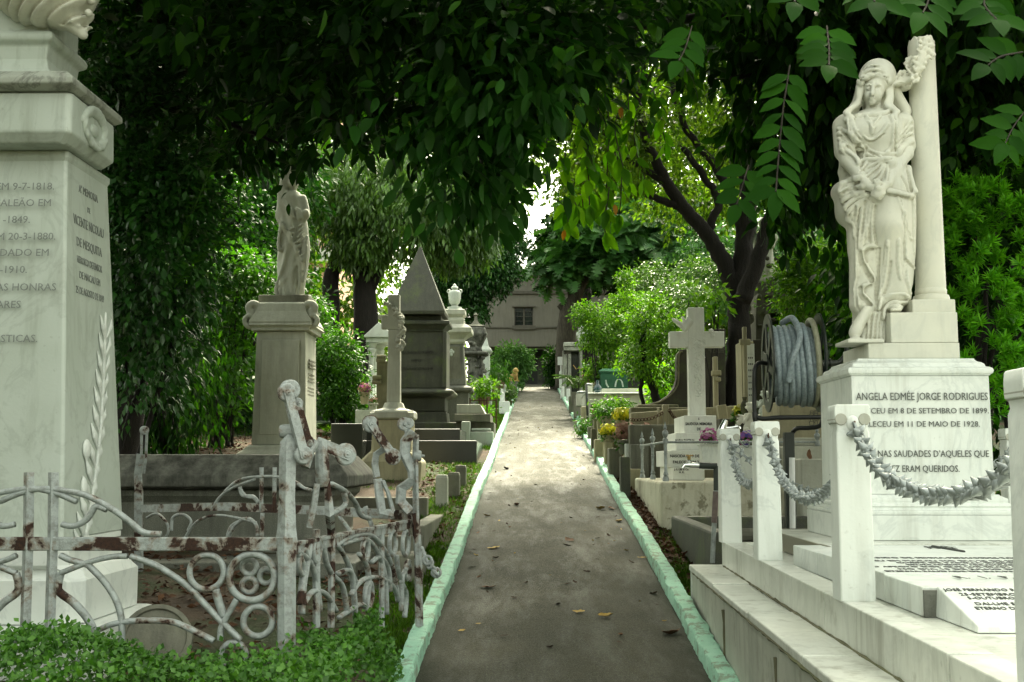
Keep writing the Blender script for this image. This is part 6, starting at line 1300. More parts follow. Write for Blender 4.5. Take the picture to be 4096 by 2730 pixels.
for pts in [[(590, 1160), (480, 1210), (350, 1265)], [(600, 1170), (520, 1250), (420, 1330)], [(615, 1175), (570, 1270), (500, 1350)], [(630, 1190), (600, 1290), (560, 1370)], [(660, 1200), (650, 1300), (640, 1360)], [(360, 1190), (350, 1240)], [(430, 1180), (390, 1250)]]:
    fold(a4, pts, .009, .001, .006); groove(a4, [(x + 14, y + 12) for x, y in pts], .005)
for pts in [[(112, 855), (180, 850), (250, 920), (300, 1010)], [(112, 905), (170, 900), (240, 960), (310, 1040)], [(115, 965), (190, 965), (270, 1010), (330, 1090)], [(120, 1025), (200, 1035), (290, 1090), (345, 1180)]]:
    fold(a4, pts, .012, .002, .009)
for pts in [[(115, 880), (200, 890), (290, 985)], [(115, 940), (200, 945), (300, 1040)], [(120, 1000), (210, 1005), (310, 1080)]]: groove(a4, pts, .006)
fold(a4, [(125, 1055), (200, 1062), (270, 1100), (320, 1150), (340, 1190)], .019, .002); groove(a4, [(140, 1085), (210, 1090), (280, 1125), (318, 1180)], .007)
for pts in [[(905, 740), (850, 820), (780, 900), (750, 960)], [(910, 800), (850, 860), (780, 940), (752, 1020)], [(912, 870), (850, 905), (790, 970), (752, 1060)], [(914, 920), (850, 950), (790, 1010), (755, 1085)]]:
    fold(a4, pts, .010, .002, .008); groove(a4, [(x - 4, y + 26) for x, y in pts], .005)
fold(a4, [(915, 955), (850, 985), (795, 1035), (757, 1095)], .016, .002)
# mantle around the hips
for pts in [[(105, 1500), (160, 1420), (260, 1370), (370, 1330)], [(110, 1530), (190, 1460), (300, 1420), (400, 1420)], [(130, 1568), (230, 1500), (330, 1470), (430, 1490)], [(650, 1480), (740, 1500), (860, 1530), (915, 1520), (940, 1470)], [(880, 1230), (895, 1350), (920, 1450), (942, 1490)]]:
    fold(a4, pts, .018, .003, .014, k=.014)
for pts in [[(110, 1520), (170, 1445), (280, 1395), (380, 1375)], [(125, 1560), (210, 1485), (320, 1445), (420, 1460)], [(660, 1510), (760, 1530), (870, 1556)], [(865, 1260), (880, 1380), (900, 1480)], [(800, 1330), (840, 1400), (870, 1490)]]: groove(a4, pts, .009)
for pts in [[(140, 110), (230, 40), (330, -10), (420, -40)], [(160, 190), (260, 90), (370, 20), (440, 0)], [(190, 290), (250, 180), (350, 90), (440, 30)], [(240, 330), (262, 250), (330, 150), (400, 80)]]:
    fold(a5, pts, .016, .003, .012, k=.014); groove(a5, [(x + 14, y + 26) for x, y in pts], .007)
for pts in [[(335, 120), (300, 300), (280, 500), (272, 750), (300, 1000), (320, 1300)], [(395, 120), (370, 350), (340, 600), (330, 850), (350, 1150)], [(440, 70), (425, 250), (400, 420), (372, 580)], [(470, 90), (450, 300), (440, 450)], [(500, 110), (490, 300), (500, 520)],
            [(660, 490), (640, 700), (610, 900), (545, 1150)], [(770, 30), (815, 180), (850, 330), (900, 460)], [(820, 200), (825, 500), (840, 800), (880, 1000), (905, 1085)], [(835, 680), (880, 715), (935, 765)], [(770, 480), (765, 700), (790, 880)], [(925, 60), (930, 300), (935, 600)]]:
    fold(a5, pts, .011, .002, .009, k=.012)
for pts in [[(318, 120), (285, 350), (262, 600), (285, 900), (310, 1250)], [(425, 70), (405, 250), (380, 400)], [(455, 80), (435, 300)], [(488, 110), (468, 300), (462, 480)], [(525, 120), (512, 250), (520, 400), (540, 520)], [(535, 540), (545, 700), (545, 900), (535, 1080)], [(570, 560), (560, 800), (545, 1000)], [(780, 40), (832, 200), (872, 350), (905, 440)], [(843, 690), (900, 745), (935, 775)], [(640, 560), (625, 750), (590, 950)], [(690, 700), (650, 950), (600, 1080)], [(822, 240), (830, 600), (850, 850)]]:
    groove(a5, pts, .0085)
# cascading zigzag edge
fold(a5, [(525, 545), (460, 535), (400, 570), (378, 600), (400, 690), (455, 780), (510, 880), (470, 930), (395, 960), (385, 1020), (430, 1080), (495, 1150), (480, 1220)], .0095, .004, k=.010)
groove(a5, [(362, 600), (380, 700), (430, 790), (490, 900)], .013); groove(a5, [(370, 970), (370, 1030), (420, 1100), (480, 1160)], .013); groove(a5, [(500, 570), (440, 590), (420, 640), (440, 700)], .008); groove(a5, [(480, 950), (430, 980), (420, 1020)], .008); groove(a5, [(540, 880), (535, 1000), (550, 1170)], .010)
for x in (405, 452, 500, 545, 590, 625): fold(a5, [(x + 25, 1240), (x + 8, 1350), (x, 1450), (x + 2, 1530)], .012, .004, .016, k=.009)
for x in (428, 476, 523, 568, 608): groove(a5, [(x + 20, 1250), (x + 4, 1380), (x, 1530)], .007)
S.line([a5(440, 1200, -.14), a5(360, 1340, -.15), a5(310, 1450, -.16)], .02, .03, .02)
for k in range(4): fold(a5, [(560, 1195 - 0 * k), (600, 1140 - 22 * k), (680, 1090 - 14 * k), (800, 1080 - 14 * k), (862, 1095 - 8 * k)], .008, .002 + .001 * k, k=.008)
for k in range(3): fold(a5, [(600, 1300), (620, 1220 - 10 * k), (690, 1150 - 12 * k), (780, 1135 - 4 * k), (862, 1150 - 10 * k)], .008, .002, k=.008)
# feet
S.ell(a5(320, 1530, -.19), (.045, .05, .022), .02)
for k in range(4): S.ell(a5(275 + 26 * k, 1548, -.235 + .004 * k), (.011, .018, .009), .004)
S.ell(a5(735, 1185, -.17), (.04, .05, .022), .012)
for k in range(4): S.ell(a5(700 + 26 * k, 1205, -.22 + .004 * k), (.011, .018, .010), .004)
S.box(a5(240, 1578, -.26), a5(470, 1556, .0), .01)
S.mesh('figure', 'statue', sg)
# flowers on the column
S = Sculpt((2.0, 6.05, 3.30), (2.32, 6.45, 3.98), .006)
random.seed(4)
gp = [(745, 330), (800, 270), (860, 300), (900, 250), (930, 310), (960, 200), (1000, 150), (950, 120), (1010, 90), (1050, 30), (1000, 10), (1060, -60), (1010, -90), (1080, -20), (850, 360), (880, 130), (870, 160), (1020, -120), (985, 190), (1090, 60)]
for x, y in gp:
    c = Vector(a4(x, y, -.03 - .06 * (x > 900))); 
    S.ell(c, (.016, .018, .016), .008)
    for k in range(6):
        a = k * 1.05 + x; S.ell(c + Vector((.020 * math.cos(a), -.012 - .008 * (k % 2), .020 * math.sin(a))), (.0125, .008, .0125), .003)
S.line([a4(720, 355, -.03), a4(830, 330, -.05), a4(930, 280, -.08), a4(1000, 120, -.10), a4(1030, 0, -.09), a4(1050, -120, -.08)], .018, .018, .01)
S.line([a4(740, 340, 0), a4(790, 400, .02), a4(870, 380, .03), a4(920, 330, .03)], .02, .02, .01)
for pts in [[(720, 360), (780, 335), (850, 345)], [(900, 250), (860, 200), (830, 130)], [(960, 200), (990, 260), (1010, 290)]]: S.line([a4(x, y, -.09) for x, y in pts], .008, .003, .006)
S.mesh('flower_garland', 'statue', sg)
# inscribed slabs on the floor
sl1 = thing('inscribed_slab', 'flat white marble slab with the long capital inscription and R. I. P. lying before the pedestal', 'grave slab', (2, 4.8, 1.1))
m = MB(); m.box(1.262 + .0, 3.2, 3.80, 4.20, 1.10, 1.195); m.box(1.262, 3.2, 4.203, 5.18, 1.10, 1.20); m.box(1.262, 3.2, 5.184, 5.66, 1.10, 1.197); m.build('slab', 'marble', sl1, bevel=.004)
def ground_text(s, u, v, z, h, mat, root, w=None, al='CENTER', rx=0):
    d = _RM @ Vector(((u - 2048) / FPX, (1365 - v) / FPX, -1)); t = (z - 1.6) / d.z; p = Vector((0, 0, 1.6)) + d * t
    return text(s, h, 'inscription', mat, root, Matrix.Translation((p.x, p.y, z + .0015)) @ Euler((R_(rx), 0, R_(-.6))).to_matrix().to_4x4(), .0008, 1, al, w=w)
ground_text('AXΩ', 3758, 2192, 1.198, .22, 'letter', sl1, .125); m = MB(); m.tube([ (at(3745, 2170, 5.5).x, 5.56, 1.2), (at(3768, 2170, 5.5).x, 5.22, 1.2)], .006, 4); m.build('monogram', 'letter', sl1); m = MB(); p = ground_text('—————', 3758, 2190, 1.198, .05, 'letter', sl1, .15)
for i, (s, v, u, h) in enumerate([('FERNANDO DE SENNA FERNANDES RODRIGUES', 2234, 3800, .066), ('NASCEU EM MACAU NO DIA 25 DE SETEMBRO', 2246, 3800, .060), ('CHEFE DE FAMILIA EXEMPLAR', 2254, 3860, .055), ('BRUSCAMENTE ARRANCADO', 2262, 3860, .052), ('AD AFECTO DOS QUE LHE ERAM QUERIDOS', 2270, 3850, .052), ('NO DIA 10 DE JULHO DE 19', 2279, 3860, .050), ('ETERNA SAUDADE DE SUA MULHER', 2288, 3850, .050)]):
    ground_text(s, u, v, 1.2, h * 1.2, 'letter', sl1, .0225 * len(s) * (4.95 - i * .09) / 4.95)
ground_text('R.   I.   P.', 3935, 2312, 1.2, .12, 'letter', sl1, .19); m = MB(); m.box(1.264, 3.2, 3.785, 3.798, 1.099, 1.186); m.build('stained_face', 'blackstain', sl1)
sl2 = thing('small_tablet', 'small tilted white marble tablet with a Portuguese name, in front of the long slab', 'grave tablet', (1.7, 3.6, 1.1))
m = MB(); m.add([(1.30, 3.44, 1.10), (2.6, 3.44, 1.10), (2.6, 3.79, 1.10), (1.30, 3.79, 1.10), (1.305, 3.445, 1.12), (2.6, 3.445, 1.12), (2.6, 3.785, 1.20), (1.305, 3.785, 1.20)], [(3, 2, 1, 0), (4, 5, 6, 7), (0, 1, 5, 4), (1, 2, 6, 5), (2, 3, 7, 6), (3, 0, 4, 7)]); m.build('tablet', 'marble', sl2, bevel=.004)
for s, v, u, h in [('JOSÉ FERNANDO RODRIGUES', 2362, 3775, .042), ('25-SETEMBRO-', 2380, 3838, .040), ('5-OUTUBRO-', 2395, 3870, .040), ('DAI-LHE SENHOR', 2418, 3900, .042), ('ETERNO DESCANSO', 2436, 3900, .042)]:
    p = at(u, v, 3.6); lo_, hi_ = 3.45, 3.78
    # intersect with the tilted face
    o = Vector((0, 0, 1.6)); P0 = Vector((1.3, 3.445, 1.12)); nn = Vector((0, -.08, .34)).normalized(); q = on(u, v, P0, nn)
    text(s, h * .8, 'inscription', 'letter', sl2, Matrix.Translation(q + nn * .0015) @ Euler((R_(13.2), 0, 0)).to_matrix().to_4x4(), .0008, 1, 'LEFT', w=.0155 * len(s))
m = MB()
# ================================================================== right side behind the marble tomb
# ---- white cross on stepped blocks with its cracked plaster grave
X0, Ya, Yb_ = 1.09, 9.95, 12.5
gt_ = thing('plaster_grave', 'long cracked white plaster grave bed beside the right kerb, under the white cross', 'grave', (1.8, 11, 1.0))
m = MB(); m.box(X0, 2.6, Ya, Yb_, .9, 1.43); m.build('bed', 'plaster', gt_, bevel=.02)
wc = thing('white_cross', 'white stone cross carved with flowers on four lettered blocks', 'cross', (1.55, 11, 1.43))
def r1(x, y, Y): return at(2400 + x / 1.5313, 1100 + y / 1.5313, Y)
zz0 = 1.432; zprev = zz0
for (xa, xb_, y0, y1, Y) in [(345, 640, 1180, 1258, 10.75), (378, 640, 1076, 1170, 10.85), (430, 690, 968, 1066, 10.95), (482, 712, 862, 960, 11.05)]:
    xf0 = xa + (105 if xa == 345 else 35); a = r1(xf0 if xa != 345 else 448, y1, Y); b_ = r1(xb_, y0, Y); zt0 = r1(500, y0, Y).z
    m = MB(); m.box(a.x - (.0), b_.x, Y, Y + .8 + (11.05 - Y), zprev, zt0); m.build('block', 'whitecross', wc, bevel=.006); zprev = zt0 + .001
zt4 = zprev; Yx = 11.25
m = MB(); a = r1(548, 800, Yx); b_ = r1(648, 800, Yx); cxw = (a.x + b_.x) / 2; hw_ = (b_.x - a.x) / 2
m.box(a.x, b_.x, Yx, Yx + .14, zt4, r1(600, 200, Yx).z); L_ = r1(428, 400, Yx).x; R__ = r1(762, 400, Yx).x; za, zb_ = r1(500, 442, Yx).z, r1(500, 347, Yx).z
m.box(L_, a.x + .0005, Yx + .002, Yx + .138, za, zb_); m.box(b_.x - .0005, R__, Yx + .002, Yx + .138, za, zb_); m.build('cross', 'whitecross', wc, bevel=.006)
S = Sculpt((cxw - .32, Yx - .06, r1(0, 760, Yx).z), (cxw + .26, Yx + .03, r1(0, 240, Yx).z), .0065); random.seed(9)
def rose(x, y, r=.022):
    c = r1(x, y, Yx - .004); c = Vector((c.x, Yx - .005, c.z)); S.ell(c, (r * .45, .016, r * .45), .003)
    for k in range(6): a = k * PI / 3 + x; S.ell(c + Vector((r * .8 * math.cos(a), .001, r * .8 * math.sin(a))), (r * .5, .013, r * .42), .002)
for x, y in [(612, 430), (640, 400), (690, 375), (600, 545), (610, 570), (680, 345), (615, 480), (590, 620)]: rose(x, y)
for k in range(40):
    t = k / 39; x = 608 + 30 * math.sin(k * 1.9) * (1 - .5 * t); y = 400 + 340 * t; c = r1(x, y, Yx); a = random.random() * 6; d = Vector((math.cos(a), 0, math.sin(a))) * .02
    S.cap(Vector((c.x, Yx - .004, c.z)) - d, Vector((c.x, Yx - .004, c.z)) + d, .010, .005, .002)
S.line([(lambda p: (p.x, Yx, p.z))(r1(x, y, Yx)) for x, y in [(465, 385), (500, 380), (540, 375), (610, 430), (600, 560), (605, 660), (612, 720)]], .005, .004, .003)
# dove on the left arm
for a_, b2, ra, rb2 in [((450, 275), (520, 325), .016, .034), ((520, 335), (550, 290), .026, .03), ((505, 262), (530, 300), .012, .03), ((540, 258), (545, 300), .012, .03), ((480, 300), (530, 315), .02, .03)]:
    p = r1(*a_, Yx); q_ = r1(*b2, Yx); S.cap((p.x, Yx + .0, p.z), (q_.x, Yx + .0, q_.z), ra, rb2, .01)
S.mesh('carved_flowers', 'whitecross', wc)
for s, x, y, h, Y, w in [('A', 605, 883, .036, 11.05, .012), ('SAUDOSA MEMORIA', 605, 914, .037, 11.05, .258), ('DE', 605, 946, .037, 11.05, .036), ('MARIA EUGENIA', 520, 1021, .056, 10.95, .187), ('DOS', 600, 1027, .028, 10.95, .03), ('NASCIDA EM 9 DE', 518, 1111, .036, 10.85, .275), ('FALECIDA EM 2', 526, 1148, .036, 10.85, .245), ('J. S. LEE & Co.', 500, 1193, .024, 10.75, .14), ('H. K.', 500, 1210, .024, 10.75, .05)]:
    p = r1(x, y, Y); text(s, h, 'inscription', 'letter', wc, XF((p.x, Y - .003, p.z), 90), .001, w=w, bold=.0012)
# silver railing of the grave
rl2 = thing('silver_railing', 'low silver painted railing with spear tipped posts around the plaster grave', 'railing', (1.15, 10.2, 1.43))
def spear(mb, x, y, z0, h):
    mb.lathe([(.03, 0), (.03, .02), (.018, .05), (.024, .06), (.014, .09), (.014, h * .45), (.019, h * .46), (.014, h * .47), (.015, h * .62), (.024, h * .63), (.024, h * .70), (.012, h * .72), (.024, h * .77), (.028, h * .80), (.024, h * .83), (.008, h * .86), (.016, h * .88), (.013, h * .91), (.001, h)], 12, (x, y, z0))
pst_ = [(1.16, 10.15), (1.16, 11.25), (1.16, 12.35), (2.5, 10.15)]
for x, y in pst_:
    mb = MB(); spear(mb, x, y, 1.432, .53 if (x, y) == pst_[0] else .5); mb.build('post', 'silver', rl2, smooth=2)
mb = MB(); zr_ = 1.432 + .345; mb.tube([(1.16, 12.35, zr_), (1.16, 11.25, zr_), (1.16, 10.15, zr_)], .011, 8); mb.tube([(1.165, 10.15, zr_), (2.5, 10.15, zr_)], .011, 8); mb.build('rail', 'silver', rl2, smooth=True)
mb = MB(); mb.tube(branchpts([r1(845, 1000, 10.1), r1(875, 1040, 10.1), r1(905, 1055, 10.1), r1(915, 1030, 10.1), r1(895, 1015, 10.1), r1(885, 1035, 10.1)], 6, 0), .008, 6); mb.build('curl', 'silver', rl2, smooth=True)
# planters and flowers on the grave
random.seed(21)
blossoms('flower_planter', 'white tapered planter with magenta flowers beside the lettered blocks', 'planter', tuple(r1(668, 995, 10.3)), (.075, .07, .075), 60, .035, 'fl_pink', None, (.062, .085, .23, True), pmat='marble', green=40)
blossoms('flower_planter', 'wide white planter of purple pansies behind the two left pillars', 'planter', tuple(r1(890, 1010, 10.5)), (.17, .08, .07), 80, .04, 'fl_pur', 'fl_pink', (.15, .19, .32, True), pmat='marble', green=60)
# tap on its leaning pipe
tp = thing('standpipe', 'leaning metal water pipe with a tap left of the first marble pillar', 'tap', (1.17, 7.35, .8))
def r7(x, y, Y): return at(2600 + x / 2.24, 1650 + y / 2.24, Y)
mb = MB(); mb.tube([r7(560, 1350, 7.35), r7(575, 1000, 7.35), r7(592, 700, 7.35)], .016, 12); mb.build('pipe', 'silver', tp, smooth=2)
mb = MB(); mb.tube([r7(575, 990, 7.34), r7(590, 710, 7.34)], .0185, 12); mb.build('sleeve', 'ovc', tp, smooth=2)
mb = MB(); mb.tube([r7(592, 700, 7.35), r7(592, 480, 7.35)], .0165, 12); mb.tube([r7(600, 482, 7.35), r7(540, 482, 7.35)], .02, 12); mb.tube([r7(540, 480, 7.35), r7(440, 476, 7.35)], .021, 12); mb.build('elbow', 'reel', tp, smooth=2)
mb = MB(); mb.tube([r7(445, 475, 7.35), r7(360, 470, 7.35), r7(310, 470, 7.35), r7(290, 500, 7.35)], [.016, .018, .013, .012], 12); mb.lathe([(.014, 0), (.016, .02), (.008, .03)], 10, r7(350, 462, 7.35)); mb.build('tap', 'chrome', tp, smooth=2)
mb = MB(); p = r7(350, 430, 7.35); mb.lathe([(.010, 0), (.012, .02), (.006, .03)], 10, p); mb.tube([p + Vector((-.02, 0, .03)), p + Vector((.025, 0, .03))], .005, 6); mb.build('handle', 'brass', tp, smooth=2)
t2 = thing('mixer_tap', 'shiny chrome swivel tap behind the first marble pillar', 'tap', tuple(r7(650, 170, 7.7)))
mb = MB(); mb.tube([r7(630, 200, 7.7), r7(655, 130, 7.7), r7(680, 70, 7.7)], [.03, .026, .018], 14); mb.tube(branchpts([r7(650, 140, 7.7), r7(720, 140, 7.7), r7(790, 128, 7.7), r7(805, 150, 7.7)], 6, 0), .011, 10); mb.build('tap', 'chrome', t2, smooth=2)
mb = MB(); mb.tube([r7(640, 190, 7.7), r7(640, 1000, 7.7)], .014, 10); mb.build('pipe', 'chrome', t2, smooth=True)
# dark granite grave kerb between the plaster grave and the marble kerb
dk = thing('dark_grave_kerb', 'dark mossy granite grave kerb between the plaster grave and the marble kerb', 'grave kerb', (1.6, 8.6, .8))
m = MB(); m.box(1.13, 1.24, 7.35, 9.55, .6, 1.16); m.box(1.24, 2.9, 9.45, 9.55, .6, 1.158); m.box(1.242, 2.9, 7.5, 9.448, .6, 1.02); m.build('kerb', 'dgranite', dk, bevel=.02)
m = MB(); m.box(1.3, 2.9, 8.2, 8.4, 1.0, 1.08); m.tube([(1.3, 8.1, 1.09), (2.8, 8.1, 1.09)], .05, 10); m.build('border', 'greystone', dk, bevel=.02)
# ---- hose reel
hr = thing('hose_reel', 'dark green hose reel on a stand wound with a pale blue hose', 'hose reel', tuple(r1(1165, 1568, 8.2)))
YR = 8.2; cl = r1(1030, 540, YR); crr = r1(1336, 540, YR); RR = 302 / 1.5313 * YR / 4550
Xax = Euler((0, R_(90), R_(0))).to_matrix().to_4x4()
zc_ = cl.z
for xf_, w_ in ((cl.x, -1), (crr.x, 1)):
    mb = MB()
    for k in range(2):
        R1 = RR * (1.0 if k == 0 else .82)
    nseg = 48; ro = RR; ri = RR * .80
    ring = lambda r, x: [(x, YR + r * math.cos(2 * PI * i / nseg), zc_ + r * math.sin(2 * PI * i / nseg)) for i in range(nseg)]
    vs_ = ring(ro, xf_ - .006) + ring(ri, xf_ - .006) + ring(ri, xf_ + .006) + ring(ro, xf_ + .006); fs_ = []
    for a_ in range(4):
        for i in range(nseg): j = (i + 1) % nseg; fs_.append((a_ * nseg + i, a_ * nseg + j, ((a_ + 1) % 4) * nseg + j, ((a_ + 1) % 4) * nseg + i))
    mb.add(vs_, fs_)
    for k in range(6):
        a_ = k * PI / 3 + .3; dy, dz = math.cos(a_), math.sin(a_); px_, pz_ = -dz, dy; w2_ = .028
        mb.add([(xf_ + sx * .005, YR + dy * r + s * px_ * w2_ * (1.5 if r < .1 else 1), zc_ + dz * r + s * pz_ * w2_ * (1.5 if r < .1 else 1)) for sx in (-1, 1) for r, s in ((.04, -1), (RR * .82, -1), (RR * .82, 1), (.04, 1))], [(0, 1, 2, 3), (7, 6, 5, 4), (0, 4, 5, 1), (1, 5, 6, 2), (2, 6, 7, 3), (3, 7, 4, 0)])
    mb.lathe([(.001, -.012), (.07, -.012), (.07, .012), (.001, .012)], 24, X=Matrix.Translation((xf_, YR, zc_)) @ Xax)
    mb.build('flange', 'reel', hr, smooth=2)
mb = MB(); mb.lathe([(.12, 0), (.12, crr.x - cl.x - .014)], 24, X=Matrix.Translation((cl.x + .007, YR, zc_)) @ Xax); mb.build('drum', 'reel', hr, smooth=2)
random.seed(12); W = crr.x - cl.x
hose = MB(); pts = []
turns = 11
for lay, (r0, nt) in enumerate([(.17, 7), (.222, 8), (.268, 7)]):
    N = nt * 30
    for i in range(N):
        t = i / N; a_ = t * nt * 2 * PI; xx = t if lay % 2 == 0 else 1 - t
        wob = .012 * math.sin(a_ * .5 + lay * 2) + .015 * math.sin(a_ * .37 + lay)
        x = cl.x + .035 + xx * (W - .07) + (.018 * math.sin(a_ + i * .002 + lay) if lay == 2 else .008 * math.sin(a_))
        rr = r0 + wob * .6 + (.012 if math.sin(a_) < -.2 and lay == 2 else 0)
        pts.append((x, YR + rr * math.cos(a_), zc_ + rr * math.sin(a_) - (.015 if lay == 2 else 0)))
hose.tube(pts, .0225, 10); hose.build('hose', 'hose', hr, smooth=True)
mb = MB(); mb.tube(branchpts([(cl.x + .10, YR - .29, zc_ - .16), (cl.x + .13, YR - .315, zc_), (cl.x + .19, YR - .27, zc_ + .16), (cl.x + .17, YR - .1, zc_ + .31), (cl.x + .11, YR + .02, zc_ + .29)], 8, 0), .0225, 10); mb.build('hose_end', 'hose', hr, smooth=True)
mb = MB(); mb.tube([(crr.x - .045 - .012 * math.sin(a * .2), YR + .305 * math.cos(a * .2), zc_ + .305 * math.sin(a * .2)) for a in range(0, 33)], .021, 10); mb.build('old_hose', 'hoseold', hr, smooth=True)
mb = MB(); P = lambda x, y, d=0: r1(x, y, YR + d)
mb.tube(branchpts([P(1025, 545, -.02), P(975, 540, -.12), P(948, 580, -.2), P(945, 720, -.2), P(950, 850, -.2), P(990, 880, -.2), P(1100, 875, -.2), P(1360, 872, -.2)], 8, 0), .016, 10)
mb.tube(branchpts([P(945, 840, -.2), P(950, 890, -.2), P(975, 935, -.15)], 6, 0), .016, 10)
mb.tube(branchpts([P(1362, 760, -.2), P(1365, 870, -.2), P(1345, 925, -.18), P(1280, 938, -.12), P(1210, 940, -.05), P(1180, 965, 0)], 8, 0), .016, 10); mb.build('frame', 'blackpaint_shade', hr, smooth=True)
mb = MB(); mb.box(P(1130, 1200).x, P(1192, 1200).x, YR - .03, YR + .04, 1.0, P(1160, 965).z); mb.build('post', 'reel', hr, bevel=.008)
mb = MB(); mb.tube(branchpts([P(1345, 540), P(1440, 540), P(1470, 530), P(1505, 490), P(1515, 450)], 8, 0), [.022] * 10 + [.018] * 30, 12); mb.lathe([(.03, 0), (.03, .012)], 16, X=Matrix.Translation(P(1405, 540)) @ Xax); mb.build('crank', 'reel', hr, smooth=2)
for ch__ in KIDS(hr):
    if ch__.name.split('.')[0] in ('flange', 'drum', 'hose', 'hose_end', 'old_hose'):
        Cc = Vector(((cl.x + crr.x) / 2, YR, zc_)); ch__.data.transform(Matrix.Translation(Cc) @ Matrix.Rotation(R_(-4.5), 4, 'Z') @ Matrix.Translation(-Cc))
pv = MB(); pv.tube([P(1176, 1120, -.07), P(1180, 1580, -.07)], .021, 14); o = pv.build('drain_pipe', 'pvc', smooth=2); tag(o, 'short white plastic pipe standing beside the hose reel post', 'pipe')
pf = MB(); pf.box(P(1090, 1120, -.0).x, P(1210, 1120).x, YR - .1, YR + .1, .9, 1.06); pf.build('foot', 'reel', hr, bevel=.01)
# ---- standing things behind
def outl(name, label, cat, pts, f, Y, d, mat, pname='slab', bevel=.01, holes=None):
    P_ = [f(x, y, Y) for x, y in pts]; c = sum(P_, Vector()) / len(P_); t = thing(name, label, cat, (c.x, Y, min(p.z for p in P_)))
    m = MB(); m.slab2([(p.x, p.z) for p in P_], Y, Y + d); m.build(pname, mat, t, bevel=bevel); return t
curve = [(222, 800), (222, 830), (690, 830), (770, 810), (770, 330), (690, 330), (665, 345), (560, 470), (530, 455), (495, 458), (475, 480), (470, 520), (470, 640), (455, 690), (420, 735), (370, 770), (300, 790)]
cg_ = outl('curved_gravestone', 'dark green stone with one sweeping concave wing behind the white cross', 'gravestone', curve[::-1], r1, 15.0, .22, 'concrete', bevel=.015)
M['dconc'] = stone('dark_mossy_stone', (.055, .052, .035), (.035, .034, .022), df=.5, moss=.3, rough=.9)
for o in KIDS(cg_): o.data.materials[0] = M['dconc']
m = MB(); m.tube(branchpts([r1(x, y, 14.985) for x, y in [(230, 800), (310, 795), (375, 775), (425, 742), (462, 700), (480, 650), (481, 520), (488, 480), (505, 470)]], 6, 0), .012, 6); m.build('rim', 'concrete', cg_, smooth=True)
for i, (s, y) in enumerate([('QUE ESTE BENE', 325 + 130), ('MIL FALECE', 470)]): 
    p = r1(718, y, 14.99); text(s, .05, 'inscription', 'greystone', cg_, XF((p.x, 14.994, p.z), 90), .001, .7)
oc = thing('small_gilded_cross', 'small cream stone cross just right of the big white cross', 'cross', tuple(r1(712, 800, 13.8)))
m = MB(); a = r1(700, 810, 13.8); b_ = r1(722, 500, 13.8); m.box(a.x, b_.x, 13.8, 13.9, a.z, b_.z); L1 = r1(688, 600, 13.8); L2 = r1(742, 570, 13.8); m.box(L1.x, L2.x, 13.79, 13.91, r1(0, 618, 13.8).z, r1(0, 585, 13.8).z); m.box(r1(692, 0, 13.8).x, r1(728, 0, 13.8).x, 13.78, 13.92, r1(0, 655, 13.8).z, r1(0, 630, 13.8).z); m.build('cross', 'cream', oc, bevel=.01)
# olive walls with posts and hanging chain
lw = thing('olive_grave_wall', 'low olive stained stone grave wall with short posts, left of the white cross base', 'grave wall', tuple(r1(400, 900, 13.2)))
Yw = 13.3; a = r1(190, 905, Yw); b_ = r1(860, 905, Yw)
m = MB(); m.add([(a.x, Yw, 1.3), (b_.x, Yw, 1.3), (b_.x, Yw + .25, 1.3), (a.x, Yw + .25, 1.3), (a.x, Yw, r1(0, 845, Yw).z), (b_.x, Yw, r1(0, 800, Yw).z), (b_.x, Yw + .25, r1(0, 800, Yw).z), (a.x, Yw + .25, r1(0, 845, Yw).z)], [(3, 2, 1, 0), (4, 5, 6, 7), (0, 1, 5, 4), (1, 2, 6, 5), (2, 3, 7, 6), (3, 0, 4, 7)])
m.build('wall', 'cream', lw, bevel=.012)
m = MB(); m.box(r1(180, 0, 14.2).x, r1(560, 0, 14.2).x, 14.2, 14.5, 1.5, r1(0, 812, 14.2).z); m.box(r1(220, 0, 14.6).x, r1(470, 0, 14.6).x, 14.6, 14.9, 1.5, r1(0, 795, 14.6).z); m.build('back_wall', 'concrete', lw, bevel=.015)
m = MB(); m.box(r1(170, 0, 12.9).x, r1(500, 0, 12.9).x, 12.9, 13.28, 1.2, r1(0, 918, 12.9).z); m.build('step', 'greystone', lw, bevel=.015)
for x0_, x1_, y0_, tl in ((385, 424, 795, 0), (718, 776, 797, -.12), (357, 366, 815, 0)):
    m = MB(); a = r1(x0_, y0_, 13.1); b_ = r1(x1_, 915, 13.1); m.box(-(b_.x - a.x) / 2, (b_.x - a.x) / 2, 0, .12, b_.z - a.z - .1, 0, Matrix.Translation(((a.x + b_.x) / 2, 13.1, a.z)) @ Euler((0, tl, 0)).to_matrix().to_4x4()); m.build('post', 'cream', lw, bevel=.008)
def linkchain(label, pts, Y, r=.012, n=22):
    q = branchpts([r1(x, y, Y) for x, y in pts], n // (len(pts) - 1), 0); mb = MB()
    for i, p in enumerate(q): mb.torus(p, r * 1.3, r * .35, X=Euler((0, i * .3, (i % 2) * 1.57)).to_matrix(), n=10, m=5)
    return tag(mb.build('rusty_chain', 'rust', smooth=True), label, 'chain', 'rusty chains on the olive grave wall')
linkchain('rusty chain sagging left of the post on the olive grave wall', [(190, 888), (250, 888), (320, 878), (385, 846)], 13.06)
linkchain('rusty chain dropping right of the post on the olive grave wall', [(425, 832), (450, 868), (480, 893)], 13.06, n=14)
